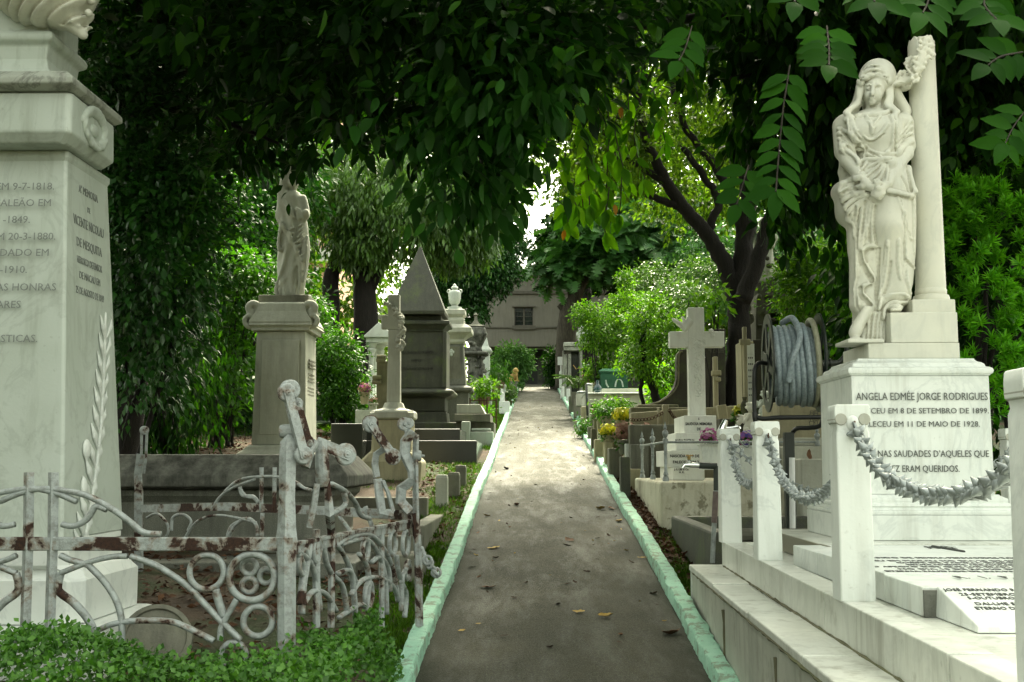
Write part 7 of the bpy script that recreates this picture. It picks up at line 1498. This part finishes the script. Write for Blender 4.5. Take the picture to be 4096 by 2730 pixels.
# row of little stones along the right kerb
def r2(x, y, Y): return at(2150 + x / 2.6133, 1350 + y / 2.6133, Y)
def blk(label, x0_, x1_, y0_, y1_, Y, d, mat, name='grave_stone', cat='grave stone', group=None, arch=False, lean=0, dig=.15):
    a = r2(x0_, y1_, Y); b_ = r2(x1_, y0_, Y); w = (b_.x - a.x) / 2; h = b_.z - a.z; t = thing(name, label, cat, ((a.x + b_.x) / 2, Y, a.z), 0, group); X = Matrix.Translation(((a.x + b_.x) / 2, Y, a.z)) @ Euler((0, R_(lean), 0)).to_matrix().to_4x4()
    m = MB()
    if arch: m.slab2([(-w, -dig), (w, -dig)] + [(w * math.cos(t_), h - w + w * math.sin(t_)) for t_ in np.linspace(0, PI, 12)], 0, d, X)
    else: m.box(-w, w, 0, d, -dig, h, X)
    m.build('stone', mat, t, bevel=.01); return t
gsn = 'small grave stones along the right kerb'
blk('olive grave slab behind the tap standpipe', 458, 525, 725, 945, 20.6, .25, 'cream', group=gsn)
blk('dark round topped gravestone beside the standpipe', 556, 622, 682, 850, 20.0, .15, 'greystone', arch=True, group=gsn)
blk('tall cream slab with a pale edge, behind the yellow flowers', 632, 720, 702, 1100, 17.5, .12, 'cream', lean=-2, group=gsn)
blk('short dark block at the foot of the round topped gravestone', 530, 592, 935, 1030, 18.6, .3, 'greystone', group=gsn)
blk('small mossy block left of the tall cream slab', 566, 612, 955, 1085, 16.8, .3, 'concrete', group=gsn)
blk('mossy upright block below the pink blooms', 590, 660, 850, 960, 18.0, .3, 'concrete', group=gsn)
blk('squat block at the bottom of the tall cream slab', 600, 692, 1068, 1195, 15.6, .3, 'cream', group=gsn)
blk('pale block below the lower yellow flowers', 705, 790, 1098, 1245, 14.6, .3, 'cream', group=gsn)
blk('dark stained cubic block beside the withered hydrangeas', 748, 880, 1160, 1330, 13.5, .35, 'greystone', group=gsn)
blk('mossy stone post between the two yellow flower pots', 792, 852, 1005, 1165, 14.9, .2, 'concrete', group=gsn)
blk('upright dark grey slab near the kerb, left of the railing', 870, 970, 1248, 1560, 11.9, .16, 'dgranite', group=gsn)
blk('white fluted slab under the square white pot', 917, 978, 1112, 1250, 13.0, .1, 'marble', group=gsn)
blk('rough grey upright stone behind the first railing post', 975, 1160, 1118, 1400, 12.75, .2, 'granite', group=gsn)
blk('cream block at the left end of the plaster grave', 953, 1080, 1376, 1560, 12.6, .3, 'cream', group=gsn, dig=.3)
blk('dark stained wall behind the withered hydrangeas', 1120, 1480, 915, 1200, 13.6, .25, 'greystone', group=gsn)
random.seed(31)
fc = 'flower pots along the right kerb'
blossoms('flower_pot', 'upper pot of bright yellow chrysanthemums on the right', 'flower pot', tuple(r2(885, 815, 15.2)), (.125, .11, .09), 110, .045, 'fl_yel', None, (.06, .09, .16, False), group=fc, pmat='cream', green=70)
blossoms('flower_pot', 'lower pot of bright yellow chrysanthemums nearer the kerb', 'flower pot', tuple(r2(745, 975, 14.7)), (.12, .11, .08), 100, .045, 'fl_yel', None, (.06, .08, .14, False), group=fc, pmat='cream', green=80)
blossoms('flower_pot', 'large mass of withered pink hydrangeas by the dark block', 'flower pot', tuple(r2(920, 990, 13.2)), (.13, .12, .12), 130, .045, 'fl_dry', None, (.07, .09, .16, False), group=fc, pmat='greystone', green=20)
blossoms('flower_pot', 'square white pot of faded beige flowers', 'flower pot', tuple(r2(1100, 960, 13.1)), (.14, .1, .06), 60, .04, 'fl_dry', None, (.06, .085, .13, True), group=fc, pmat='marble', green=16)
blossoms('flower_pot', 'small pink blooms before the round topped gravestone', 'flower pot', tuple(r2(600, 760, 19.6)), (.06, .08, .10), 26, .045, 'fl_dry', 'fl_pink', (.05, .06, .1, False), group=fc, pmat='cream', green=40)
blossoms('flower_pot', 'white and purple flowers beside the palm fronds in the far right', 'flower pot', tuple(r2(540, 430, 27)), (.2, .15, .12), 60, .06, 'fl_dry', 'fl_pink', (.1, .12, .16, False), group=fc, pmat='cream', green=40)
potplant('light green fern spreading over the stones on the right', tuple(r2(800, 720, 17.5)), (.30, .3, .13), 160, .07, 'lf_lime', LEAFN, pot=(.12, .16), pmat='cream')
potplant('dark fern below the light green fern', tuple(r2(740, 770, 16.8)), (.2, .2, .1), 80, .07, 'lf_mid', LEAFN, pot=(.11, .16), pmat='cream')
potplant('thin weeds by the standpipe foot', tuple(r2(480, 930, 19.6)), (.14, .2, .16), 60, .07, 'lf_mid', LEAFN)
t = thing('palm_plant', 'grey green palm fronds in a stone pot beside the far grave', 'plant', tuple(r2(430, 590, 25)))
P = []; D = []; U = []; S_ = []; mb = MB(); c = r2(420, 560, 25)
for k in range(11):
    a_ = random.uniform(0, 2 * PI); q_ = branchpts([c, c + Vector((.22 * math.cos(a_), .2 * math.sin(a_), .28)), c + Vector((.48 * math.cos(a_), .42 * math.sin(a_), .22 + random.uniform(-.1, .15)))], 8, 0); mb.tube(q_, .006, 4)
    for i in range(2, len(q_)):
        d = np.array((q_[i] - q_[i - 1]).normalized()); s_ = norm(np.cross(d, [0, 0, 1.]))
        for sg_ in (-1, 1): P.append(np.array(q_[i])); D.append(norm(s_ * sg_ + d * .8 + [0, 0, -.2])); U.append([0, 0, 1.]); S_.append(.17)
leaf_mesh('fronds', P, D, U, S_, NEED, 'lf_grey', t); mb.build('stems', 'bark2', t)
m = MB(); m.sq(c.x, 25, [(.12, .12, c.z - .3), (.15, .15, c.z - .03)]); m.build('pot', 'greystone', t, bevel=.01)
# pale tomb with bin and glass vase
wt = thing('pale_box_tomb', 'long pale grey box tomb across the right side of the path', 'tomb', tuple(r2(800, 730, 21.8)))
m = MB(); m.box(r2(488, 0, 21.6).x, r2(1120, 0, 21.6).x, 21.6, 23.0, 2.0, r2(0, 598, 21.6).z); m.build('body', 'palestone', wt, bevel=.012)
m = MB(); m.box(r2(484, 0, 21.6).x, r2(1130, 0, 21.6).x, 21.55, 23.05, r2(0, 598, 21.6).z + .001, r2(0, 592, 21.6).z + .02); m.build('top_slab', 'old_marble', wt, bevel=.01)
m = MB(); m.box(r2(672, 0, 22.5).x, r2(1110, 0, 22.5).x, 22.5, 22.95, r2(0, 590, 21.6).z, r2(0, 538, 22.5).z); m.box(r2(517, 0, 22.4).x, r2(572, 0, 22.4).x, 22.4, 22.8, r2(0, 590, 21.6).z, r2(0, 480, 22.4).z); m.build('headstone', 'palestone', wt, bevel=.01)
gv = thing('glass_vase', 'round dark teal glass vase on the pale box tomb', 'vase', tuple(r2(625, 592, 21.75)))
k = 21.75 / 4550 / 2.6133; m = MB(); m.lathe([(25 * k, 0), (38 * k, 15 * k), (44 * k, 45 * k), (38 * k, 70 * k), (20 * k, 88 * k), (15 * k, 100 * k), (17 * k, 138 * k), (13 * k, 138 * k), (11 * k, 102 * k)], 24, (r2(625, 0, 21.75).x, 21.8, r2(0, 590, 21.6).z + .021)); m.build('vase', 'glass', gv, smooth=2)
sp = thing('water_tap_post', 'slim grey standpipe with a tap beside the right kerb', 'tap', tuple(r2(515, 925, 20.3)))
m = MB(); b0 = r2(528, 930, 20.3); t0 = r2(512, 490, 20.3); m.tube([b0 - Vector((0, 0, .1)), t0], .022, 8); m.build('pipe', 'reel', sp, smooth=True)
m = MB(); m.tube([t0, r2(525, 490, 20.3), r2(570, 500, 20.3)], .018, 8); m.tube([r2(505, 520, 20.3), r2(520, 495, 20.3)], .02, 8); m.tube([r2(515, 572, 20.3), r2(420, 575, 20.3), r2(412, 590, 20.3)], .02, 8); m.build('tap', 'silver', sp, smooth=True)
bn = thing('green_bin', 'dark green wheeled bin with white spray paint marks and a lid', 'bin', tuple(r2(800, 590, 25)))
YBn = 24.5; zb0_ = r2(0, 620, YBn).z; a = r2(676, 0, YBn).x; b_ = r2(930, 0, YBn).x; a1 = r2(655, 0, YBn).x; b1 = r2(946, 0, YBn).x; cxb = (a + b_) / 2; zt_ = r2(0, 375, YBn).z
m = MB(); m.sq(cxb, YBn + .35, [((b_ - a) / 2, .25, zb0_ - .5), ((b1 - a1) / 2, .32, zt_), ((b1 - a1) / 2 + .02, .34, zt_), ((b1 - a1) / 2 + .02, .34, zt_ + .03)]); m.build('body', 'binplastic', bn, bevel=.02)
m = MB(); m.sq(cxb, YBn + .35, [((b1 - a1) / 2 + .035, .36, zt_ + .032), ((b1 - a1) / 2 + .03, .355, zt_ + .06), ((b1 - a1) / 2 - .05, .28, zt_ + .10), ((b1 - a1) / 2 - .1, .2, zt_ + .11)]); ld = m.build('lid', 'binplastic', bn, bevel=.01)
M['lidg'] = plain('pale_green_lid', (.10, .26, .16), .35, 0, .2, 6); ld.data.materials[0] = M['lidg']
m = MB()
for pts in ([(715, 445), (722, 490), (742, 525)], [(812, 520), (825, 455), (850, 438), (880, 460), (895, 520)]): m.tube(branchpts([(lambda p: (p.x, YBn + .045, p.z))(r2(x, y, YBn + .05)) for x, y in pts], 6, 0), .017, 6, flat=.4)
m.build('painted_mark', 'graf', bn)
m = MB()
for s_ in (-1, 1): m.tube([(cxb + s_ * ((b_ - a) / 2 + .01), YBn + .6, zb0_ - .42), (cxb + s_ * ((b_ - a) / 2 + .05), YBn + .6, zb0_ - .42)], .10, 16)
m.build('wheel', 'blackpaint_shade', bn)
dr = thing('dark_rack', 'black slatted rack standing right of the green bin', 'rack', tuple(r2(985, 510, 24.6)))
m = MB(); a = r2(945, 512, 24.6); b_ = r2(1075, 450, 24.6)
m.box(a.x, b_.x, 24.6, 24.63, b_.z - .03, b_.z); m.box(a.x, b_.x, 24.6, 24.63, a.z - .03, a.z)
for k in range(8): m.box(a.x + (b_.x - a.x) * k / 7 - .02, a.x + (b_.x - a.x) * k / 7 + .02, 24.605, 24.625, a.z, b_.z - .03)
m.build('rack', 'blackpaint_shade', dr)
# white frame tomb at the far right of the path
wf = thing('portal_tomb', 'tall white concrete portal framing a dark recess, far along the right kerb', 'tomb', tuple(r2(320, 510, 34)))
Yw2 = 34.; f = lambda x, y: r2(x, y, Yw2)
m = MB(); m.box(f(272, 0).x, f(312, 0).x, Yw2, Yw2 + .5, 3.3, f(0, 180).z); m.box(f(318, 0).x, f(350, 0).x, Yw2 - .1, Yw2 + .4, 3.3, f(0, 178).z); m.box(f(262, 0).x, f(276, 0).x, Yw2 + .05, Yw2 + .4, 3.3, f(0, 135).z)
m.box(f(276, 0).x, f(470, 0).x, Yw2 - .05, Yw2 + .5, f(0, 142).z, f(0, 100).z); m.box(f(272, 0).x, f(475, 0).x, Yw2 - .1, Yw2 + .55, f(0, 99).z, f(0, 55).z); m.box(f(438, 0).x, f(468, 0).x, Yw2, Yw2 + .5, 3.3, f(0, 143).z); m.build('frame', 'dirt_marble', wf, bevel=.02)
m = MB(); m.box(f(352, 0).x, f(436, 0).x, Yw2 + .35, Yw2 + .45, 3.3, f(0, 144).z); m.build('recess', 'pgranite', wf)
m = MB(); g = lambda x, y: r2(x, y, 33.6)
m.tube([g(372, 290), g(405, 335), g(420, 325), g(540, 322)], .012, 6); m.tube([g(468, 322), g(470, 420)], .012, 6); m.tube([g(532, 322), g(534, 410)], .012, 6); o = m.build('sign_stand', 'brass'); tag(o, 'thin yellow metal stand holding a little white card before the portal', 'stand')
m = MB(); m.add([g(466, 320), g(486, 284), g(540, 282), g(540, 318)] + [q_ + Vector((0, .02, 0)) for q_ in (g(466, 320), g(486, 284), g(540, 282), g(540, 318))], [(0, 1, 2, 3), (7, 6, 5, 4), (0, 4, 5, 1), (1, 5, 6, 2), (2, 6, 7, 3), (3, 7, 4, 0)]); o = m.build('card', 'pvc'); tag(o, 'small white card on the thin yellow stand', 'card')
m = MB(); p = r2(245, 245, 34.5); m.box(p.x - .1, p.x + .1, 34.5, 34.55, p.z - .13, p.z + .12); m.tube([(p.x, 34.53, p.z - .1), (p.x, 34.53, p.z - 1.4)], .02, 6); o = m.build('white_sign', 'pvc'); tag(o, 'small blank white board on a post just before the porch', 'sign')
an = thing('white_figure', 'weathered white stone figure among leaves above the portal tomb', 'statue', tuple(at(1900 + 1140 / 2.6133, 1050 + 880 / 2.6133, 33.5)))
S = Sculpt((-.28, -.15, -.02), (.28, .15, .8), .02); S.ell((0, 0, .18), (.2, .11, .22), .05); S.ell((0, 0, .42), (.14, .1, .16), .05); S.ell((.0, -.02, .62), (.075, .075, .09), .02); S.cap((-.12, 0, .42), (-.2, -.04, .25), .05, .04, .02); S.cap((.12, 0, .42), (.2, -.04, .22), .05, .04, .02); S.disp(lambda x, y, z: .008 * np.sin(x * 60 + 8 * np.sin(z * 14)), (-.28, -.15, -.02), (.28, .15, .55))
S.mesh('figure', 'old_marble', an, Matrix.Translation(at(1900 + 1140 / 2.6133, 1050 + 850 / 2.6133, 33.5)))
blk('small white obelisk marker before the portal tomb', 228, 255, 355, 480, 33, .2, 'old_marble', name='small_marker', cat='marker')
blk('white tablet near the portal tomb foot', 254, 280, 515, 570, 31, .2, 'marble', name='small_marker', cat='marker')
blk('white block in the grass near the palm fronds', 304, 340, 538, 598, 28.5, .2, 'marble', name='small_marker', cat='marker')
blk('mossy grey block stack nearest the kerb bend', 382, 485, 645, 770, 24.6, .5, 'greystone', name='stone_block', cat='stone block')
blk('grey kerb block beside the far right grass', 330, 375, 615, 720, 26, .4, 'greystone', name='stone_block', cat='stone block')
blk('pale ledge block below the glass vase', 408, 500, 590, 640, 23.4, .4, 'palestone', name='stone_block', cat='stone block')
blk('pale stone wall with a pipe behind the leaning tree', 1320, 1440, 60, 500, 21, .2, 'palestone', name='stone_wall', cat='wall')
# ---- things behind the hose reel
sw = thing('white_stele', 'upright white inscribed stele with a little cross in front, left of the hose reel', 'stele', tuple(r1(915, 810, 12.6)))
m = MB(); a = r1(872, 812, 12.6); b_ = r1(940, 408, 12.6); m.box(a.x, b_.x, 12.6, 12.95, a.z - .4, b_.z); m.build('slab', 'cream', sw, bevel=.008)
m = MB(); m.box(r1(890, 0, 12.6).x, r1(934, 0, 12.6).x, 12.588, 12.598, r1(0, 790, 12.6).z, r1(0, 425, 12.6).z); m.build('panel', 'marble', sw)
m = MB(); m.box(b_.x + .002, r1(986, 0, 12.6).x, 12.62, 12.95, a.z - .4, r1(0, 398, 12.6).z); m.build('side_slab', 'dconc', sw, bevel=.008)
m = MB(); c_ = r1(880, 0, 12.45).x; m.box(c_ - .02, c_ + .02, 12.45, 12.52, r1(0, 810, 12.45).z, r1(0, 320, 12.45).z); m.box(c_ - .055, c_ + .06, 12.448, 12.522, r1(0, 430, 12.45).z, r1(0, 395, 12.45).z); m.build('cross', 'cream', sw, bevel=.006)
for k in range(7): text('ᚁ' if 0 else 'III II', .045, 'inscription', 'letterg', sw, XF((r1(912, 0, 12.58).x, 12.586, r1(0, 520 + 36 * k, 12.58).z), 90), .0008, .7) if False else None
m = MB()
for k in range(7):
    z_ = r1(0, 515 + 38 * k, 12.58).z
    for j in range(3): m.box(r1(896 + 11 * j, 0, 12.58).x, r1(903 + 11 * j, 0, 12.58).x, 12.584, 12.587, z_, z_ + .018)
m.build('inscription', 'letterg', sw)
tmn = thing('arched_monument', 'tall dark arched monument with carved ornament behind the tree trunk and hose reel', 'monument', tuple(at(3110, 1500, 17)))
def r8(x, y, Y=17.): return at(2900 + x / 3.136, 1100 + y / 3.136, Y)
pts = [(390, 1500), (390, 480), (400, 290), (420, 230), (400, 180), (410, 110), (470, 80), (520, 110), (540, 60), (640, 40), (780, 60), (840, 160), (850, 300), (860, 330), (900, 320), (905, 370), (850, 380), (850, 440), (835, 440), (600, 440), (570, 490), (570, 1500)]
m = MB(); m.slab2([(r8(x, y).x, r8(x, y).z) for x, y in pts[::-1]], 17, 17.5); m.build('arch', 'dconc', tmn, bevel=.02)
m = MB(); m.box(r8(828, 0).x, r8(945, 0).x, 16.9, 17.4, 2.0, r8(0, 405).z); m.box(r8(820, 0).x, r8(975, 0).x, 16.88, 17.42, r8(0, 650).z, r8(0, 600).z); m.build('pier', 'concrete', tmn, bevel=.015)
m = MB(); m.box(r8(571, 0).x, r8(827, 0).x, 17.4, 17.5, 2.0, r8(0, 441).z); m.build('recess', 'pgranite', tmn)
S = Sculpt((-.75, -.12, -.6), (.75, .08, .75), .022); random.seed(2)
for k in range(70): x_ = random.uniform(-.5, .55); z_ = random.uniform(-.5, .55); S.ell((x_, -.01, z_), (random.uniform(.03, .07), .05, random.uniform(.02, .06)), .015)
for s_ in (-1, 1):
    S.line([(s_ * .45 + .08 * math.cos(a_ * .6) * (1 - a_ / 14), -.02, .35 + .1 * math.sin(a_ * .6) * (1 - a_ / 14)) for a_ in range(12)], .03, .02, .01)
S.mesh('carving', 'dconc', tmn, Matrix.Translation((r8(640, 0).x, 17.0, r8(0, 250).z)))
S = Sculpt((-.3, -.25, -.02), (.3, .25, 1.05), .02); S.robe([(0, 0, 0, .2, .16), (.3, 0, 0, .17, .15), (.55, 0, 0, .13, .12), (.75, 0, 0, .17, .11), (.82, 0, 0, .08, .07)], .02); S.ell((0, -.02, .93), (.075, .08, .095), .02); S.cap((-.17, 0, .72), (-.2, -.1, .5), .05, .04, .02); S.cap((.17, 0, .72), (.1, -.15, .55), .05, .035, .02); S.disp(lambda x, y, z: .01 * np.sin(x * 60 + 2 * np.sin(z * 8)), (-.3, -.25, 0), (.3, .25, .7))
tsx = r8(540, 60); S.mesh('figure', 'palestone', tmn, Matrix.Translation((tsx.x, 17.25, tsx.z - .02)))
cbk = thing('inscribed_block', 'cream stone grave block with Chinese characters under the hose reel', 'grave block', tuple(r1(1280, 990, 10.6)))
m = MB(); m.box(r1(1078, 0, 10.6).x, r1(1375, 0, 10.6).x, 10.6, 11.4, 1.3, r1(0, 775, 10.6).z); m.build('block', 'cream', cbk, bevel=.01)
m = MB(); m.box(r1(1100, 0, 10.1).x, r1(1400, 0, 10.1).x, 10.1, 11.5, 1.1, r1(0, 1050, 10.1).z); m.box(r1(1100, 0, 10.3).x, r1(1400, 0, 10.3).x, 10.3, 10.598, r1(0, 1049, 10.1).z, r1(0, 998, 10.3).z); m.box(r1(1200, 0, 9.62).x, r1(1400, 0, 9.62).x, 9.62, 10.09, .9, r1(0, 1128, 9.62).z); m.build('steps', 'palestone', cbk, bevel=.012)
for s_, x, y in [('月', 1298, 850), ('月', 1325, 848), ('八', 1298, 893), ('一', 1325, 893), ('口', 1298, 912), ('卩', 1325, 912)]:
    p = r1(x, y, 10.59); text(s_, .055, 'inscription', 'letter', cbk, XF((p.x, 10.596, p.z - .0), 90), .001)
ch_ = thing('stone_cherub', 'small white winged cherub sitting with bowed head behind the pansy planter', 'statue', tuple(r1(925, 985, 10.9)))
def cherub(mt, c0_, s_=1.0, root=ch_):
    S = Sculpt((-.13, -.12, -.02), (.15, .12, .32), .007); S.ell((0, .02, .06), (.055, .06, .06), .02); S.ell((.0, .01, .13), (.04, .038, .06), .02); S.ell((.005, -.015, .225), (.037, .04, .042), .01); S.cap((-.035, .0, .165), (-.06, -.05, .11), .018, .013, .01); S.cap((-.06, -.05, .11), (-.02, -.07, .17), .013, .011, .006); S.cap((.035, 0, .165), (.06, -.04, .10), .018, .013, .01); S.cap((.06, -.04, .10), (.02, -.08, .08), .013, .01, .006)
    S.cap((-.02, 0, .03), (-.05, -.09, .05), .026, .02, .01); S.cap((-.05, -.09, .05), (-.04, -.10, 0), .019, .014, .008); S.cap((.02, 0, .03), (.05, -.08, .03), .026, .02, .01); S.cap((.05, -.08, .03), (.08, -.1, 0), .019, .014, .008)
    for q_ in (-1, 1):
        for k in range(5): S.cap((q_ * .025, .04, .15), (q_ * (.085 + .008 * k), .06, .17 - .028 * k), .013, .007, .005)
    for k in range(14): S.ell((.005 + .034 * math.cos(k * 1.9), -.01 + .03 * math.sin(k * 2.7), .24 + .014 * math.sin(k)), .012, .004)
    S.ell((-.012, -.052, .222), (.008, .006, .005), .003); S.ell((.0, -.056, .212), (.006, .007, .006), .003)
    return S.mesh('figure', mt, root, Matrix.Translation(c0_) @ Matrix.Scale(s_, 4))
p = r1(925, 990, 10.9); cherub('statue', p, 1.22)
m = MB(); m.box(p.x - .2, p.x + .2, 10.8, 11.1, 1.25, p.z); m.build('base', 'greystone', ch_, bevel=.01)
ch2 = thing('stone_cherub', 'second white cherub, partly hidden behind the hose reel frame', 'statue', tuple(r1(1015, 870, 12)))
p = r1(1010, 880, 12.0); cherub('old_marble', p, 1.1, ch2)
m = MB(); m.box(p.x - .3, p.x + .25, 11.9, 12.3, 1.3, p.z); m.build('base', 'dconc', ch2, bevel=.01)
dv = thing('dark_urn', 'dark bronze coloured vase on the low wall left of the hose reel', 'vase', tuple(r1(888, 868, 11.9)))
k = 11.9 / 4550 / 1.5313; p = r1(888, 868, 11.9); m = MB(); m.lathe([(18 * k, 0), (14 * k, 10 * k), (24 * k, 35 * k), (27 * k, 65 * k), (20 * k, 85 * k), (10 * k, 98 * k), (16 * k, 118 * k), (12 * k, 118 * k)], 20, p); m.build('vase', 'dconc', dv, smooth=2)
m = MB(); m.box(r1(715, 0, 12.1).x, r1(935, 0, 12.1).x, 12.1, 12.35, 1.2, r1(0, 882, 12.1).z); lw2 = m.build('dark_wall', 'dconc', bevel=.012); tag(lw2, 'low dark stone wall carrying the bronze coloured vase', 'wall')
random.seed(8)
blossoms('flower_pot', 'small yellow flowers beside the bronze coloured vase', 'flower pot', tuple(r1(845, 838, 12.0)), (.05, .05, .06), 26, .04, 'fl_yel', None, (.03, .04, .06, False), pmat='cream', green=30)
# ================================================================== grass, litter, fallen leaves
def tufts(name, label, regions, mat='grass', L=.07, tmpl=BLADE):
    P = []; S_ = []
    for x0, x1, y0, y1, n, l in regions:
        c = int(n / 7); bx = np.repeat(RNG.uniform(x0, x1, c), 7) + RNG.normal(size=c * 7) * .03; by = np.repeat(RNG.uniform(y0, y1, c), 7) + RNG.normal(size=c * 7) * .03
        bx = np.clip(bx, x0, x1)
        for a_, b2 in zip(bx, by): P.append((a_, b2, G(a_, b2) - .01)); S_.append(l * RNG.uniform(.5, 1.2))
    n = len(P); P = np.array(P); D = np.array([0, 0, 1.]) + RNG.normal(size=(n, 3)) * [.45, .45, .1]
    o = leaf_mesh(name, P, D, RNG.normal(size=(n, 3)) * [1, 1, .1], S_, tmpl, mat); return tag(o, label, 'grass', kind='stuff')
tufts('grass', 'short green grass in the strips beside both kerbs', [(-.98, -.69, 5.8, 9.2, 4200, .06), (-1.1, -.69, 9.2, 15.3, 3600, .06), (-1.5, -.69, 17.3, 44, 26000, .08), (.96, 1.08, 25, 45, 3500, .08), (.96, 1.6, 21.0, 23.2, 2500, .08), (.96, 1.25, 24.6, 28, 3500, .08), (.965, 1.1, 7.2, 8.3, 1500, .05), (1.0, 1.25, 8.3, 9.9, 1600, .05), (-3, -1.1, 12.2, 15.2, 2500, .05), (-6, -1.5, 18, 34, 9000, .12), (1.6, 6, 24.6, 44, 12000, .12), (1.3, 4.5, 9.7, 14, 1500, .06)])
def litter(name, label, regions, mat, size, up=.9):
    P = []; S_ = []
    for x0, x1, y0, y1, n in regions:
        x = RNG.uniform(x0, x1, n); y = RNG.uniform(y0, y1, n)
        for a_, b2 in zip(x, y): P.append((a_, b2, G(a_, b2) + RNG.uniform(.0, .025))); S_.append(size * RNG.uniform(.5, 1.2))
    n = len(P); D = RNG.normal(size=(n, 3)) * [1, 1, .25]; U = np.array([0, 0, 1.]) + RNG.normal(size=(n, 3)) * .4
    return tag(leaf_mesh(name, P, D, U, S_, LEAFS, mat), label, 'leaf litter', kind='stuff')
litter('leaf_litter', 'brown leaf litter along the right kerb and under the shrubs', [(.96, 1.12, 8.5, 21, 3200), (.965, 1.14, 7.1, 10, 260), (1.1, 2.2, 12.5, 20, 1500), (-6, -2.5, 12.5, 18, 3200), (-1.4, -.69, 9, 15.4, 700), (-3, -1.0, 6.3, 8.2, 900), (-2.2, -.9, 4.6, 6, 400)], 'litter', .07)
# fallen leaves one can count on the path
random.seed(44)
def dryleaf(curl, seed):
    rr = random.Random(seed); v, f = _tmpl_leaf(.5, 6, .2 * curl, .0); v = v.copy()
    v[:, 2] += .28 * curl * (v[:, 1] - .5) ** 2 * 2 + .03 * np.sin(v[:, 1] * 14 + seed) * np.sign(v[:, 0]); v[:, 1] -= .5; v[:, 2] -= v[:, 2].min()
    me = bpy.data.meshes.new('fallen_leaf'); me.from_pydata([tuple(p) for p in v], [], [tuple(q) for q in f]); me.update(); me.polygons.foreach_set('use_smooth', [True] * len(me.polygons)); return me
M['dry_y'] = plain('yellow_dry_leaf', (.38, .25, .045), .7, 0, .35, 60); M['dry_b'] = plain('brown_dry_leaf', (.15, .075, .035), .8, 0, .4, 60); M['dry_d'] = plain('dark_dry_leaf', (.06, .035, .02), .8, 0, .4, 60)
lm = {}
for c_ in ('dry_y', 'dry_b', 'dry_d'):
    for s_ in range(2): me = dryleaf(.6 + .7 * s_, s_ + 1); me.materials.append(M[c_]); lm[c_, s_] = me
def fallen(x, y, kind, size, label, s_=0):
    o = bpy.data.objects.new('fallen_leaf', lm[kind, s_]); COL.objects.link(o); o.location = (x, y, .102 * y + .017 - .012 * (abs(x - .13) / .7) ** 2); o.scale = (size,) * 3; o.rotation_euler = (R_(random.uniform(-10, 14)) + .1, R_(random.uniform(-12, 12)), random.uniform(0, 6.28))
    return tag(o, label, 'leaf', 'fallen leaves on the path')
def gp_(x, y):
    u, v = x * 1.7407, y * 1.7411; q_ = on(u, v, (0, 0, .012), Vector((0, -.102, 1)).normalized()); return q_
big = [(1135, 1260, 'dry_y', .13, 'yellow leaf lying left of the path middle, mid foreground'), (1188, 1162, 'dry_b', .13, 'long brown leaf on the left of the path near the marker stones'), (1330, 1408, 'dry_y', .09, 'small yellow leaf in the lower middle of the path'), (1393, 1418, 'dry_y', .10, 'yellow leaf just right of the small one in the lower path'), (1123, 1350, 'dry_b', .12, 'curled brown leaf at lower left of the path'), (1545, 1455, 'dry_b', .14, 'large curled brown leaf against the lower right kerb'),
       (1308, 1243, 'dry_b', .13, 'brown curled leaf right of the path middle'), (1378, 1170, 'dry_y', .13, 'yellow brown leaf by the right kerb beside the plaster grave'), (1405, 1168, 'dry_b', .13, 'brown leaf close against the right kerb beside the plaster grave'), (1422, 1198, 'dry_y', .12, 'pointed orange leaf by the right kerb'), (1475, 1280, 'dry_y', .08, 'small yellow leaf on the right edge of the path'), (1508, 1258, 'dry_y', .08, 'yellow leaf lying on the right kerb edge'), (1085, 1303, 'dry_d', .06, 'tiny dark leaf near the left kerb'), (1118, 1185, 'dry_y', .08, 'small yellow leaf by the left kerb, upper foreground'), (1502, 1362, 'dry_b', .09, 'brown leaf on the lower right of the path'), (1163, 1078, 'dry_d', .14, 'dark curled leaf on the sunlit left part of the path'), (1303, 1255, 'dry_d', .08, 'dark scrap below the brown curled leaf'), (1165, 1205, 'dry_d', .05, 'tiny scrap of leaf left of the path middle')]
for i, (x, y, k_, s_, lb) in enumerate(big):
    q_ = gp_(x, y); fallen(q_.x, q_.y, k_, s_, lb, i % 2)
for k in range(120):
    y = random.uniform(5.7, 30) if k > 40 else random.uniform(6, 14); e = random.random() ** .6; x = .13 + random.choice((-1, 1)) * .64 * e
    kd = random.choice(('dry_d', 'dry_b', 'dry_d', 'dry_y')); fallen(x, y, kd, random.uniform(.02, .06), 'tiny %s leaf scrap on the %s %s of the path' % ({'dry_d': 'dark', 'dry_b': 'brown', 'dry_y': 'yellow'}[kd], 'left' if x < .13 else 'right', 'foreground' if y < 8.5 else 'middle stretch' if y < 14 else 'sunlit far stretch'), k % 2)
for k in range(14):
    q_ = r1(*random.choice([(1120 + 40, 1110), (1250, 1110), (330, 1240), (345, 1238), (1090, 1600), (1000, 1600)]), 10.3)
o = bpy.data.objects.new('fallen_leaf', lm['dry_b', 1]); COL.objects.link(o); p = r1(1275, 1118, 9.75); o.location = (p.x, 9.75, r1(0, 1128, 9.62).z + .03); o.rotation_euler = (1.2, .3, .4); o.scale = (.11,) * 3; tag(o, 'brown leaf standing on the steps of the Chinese inscribed block', 'leaf')
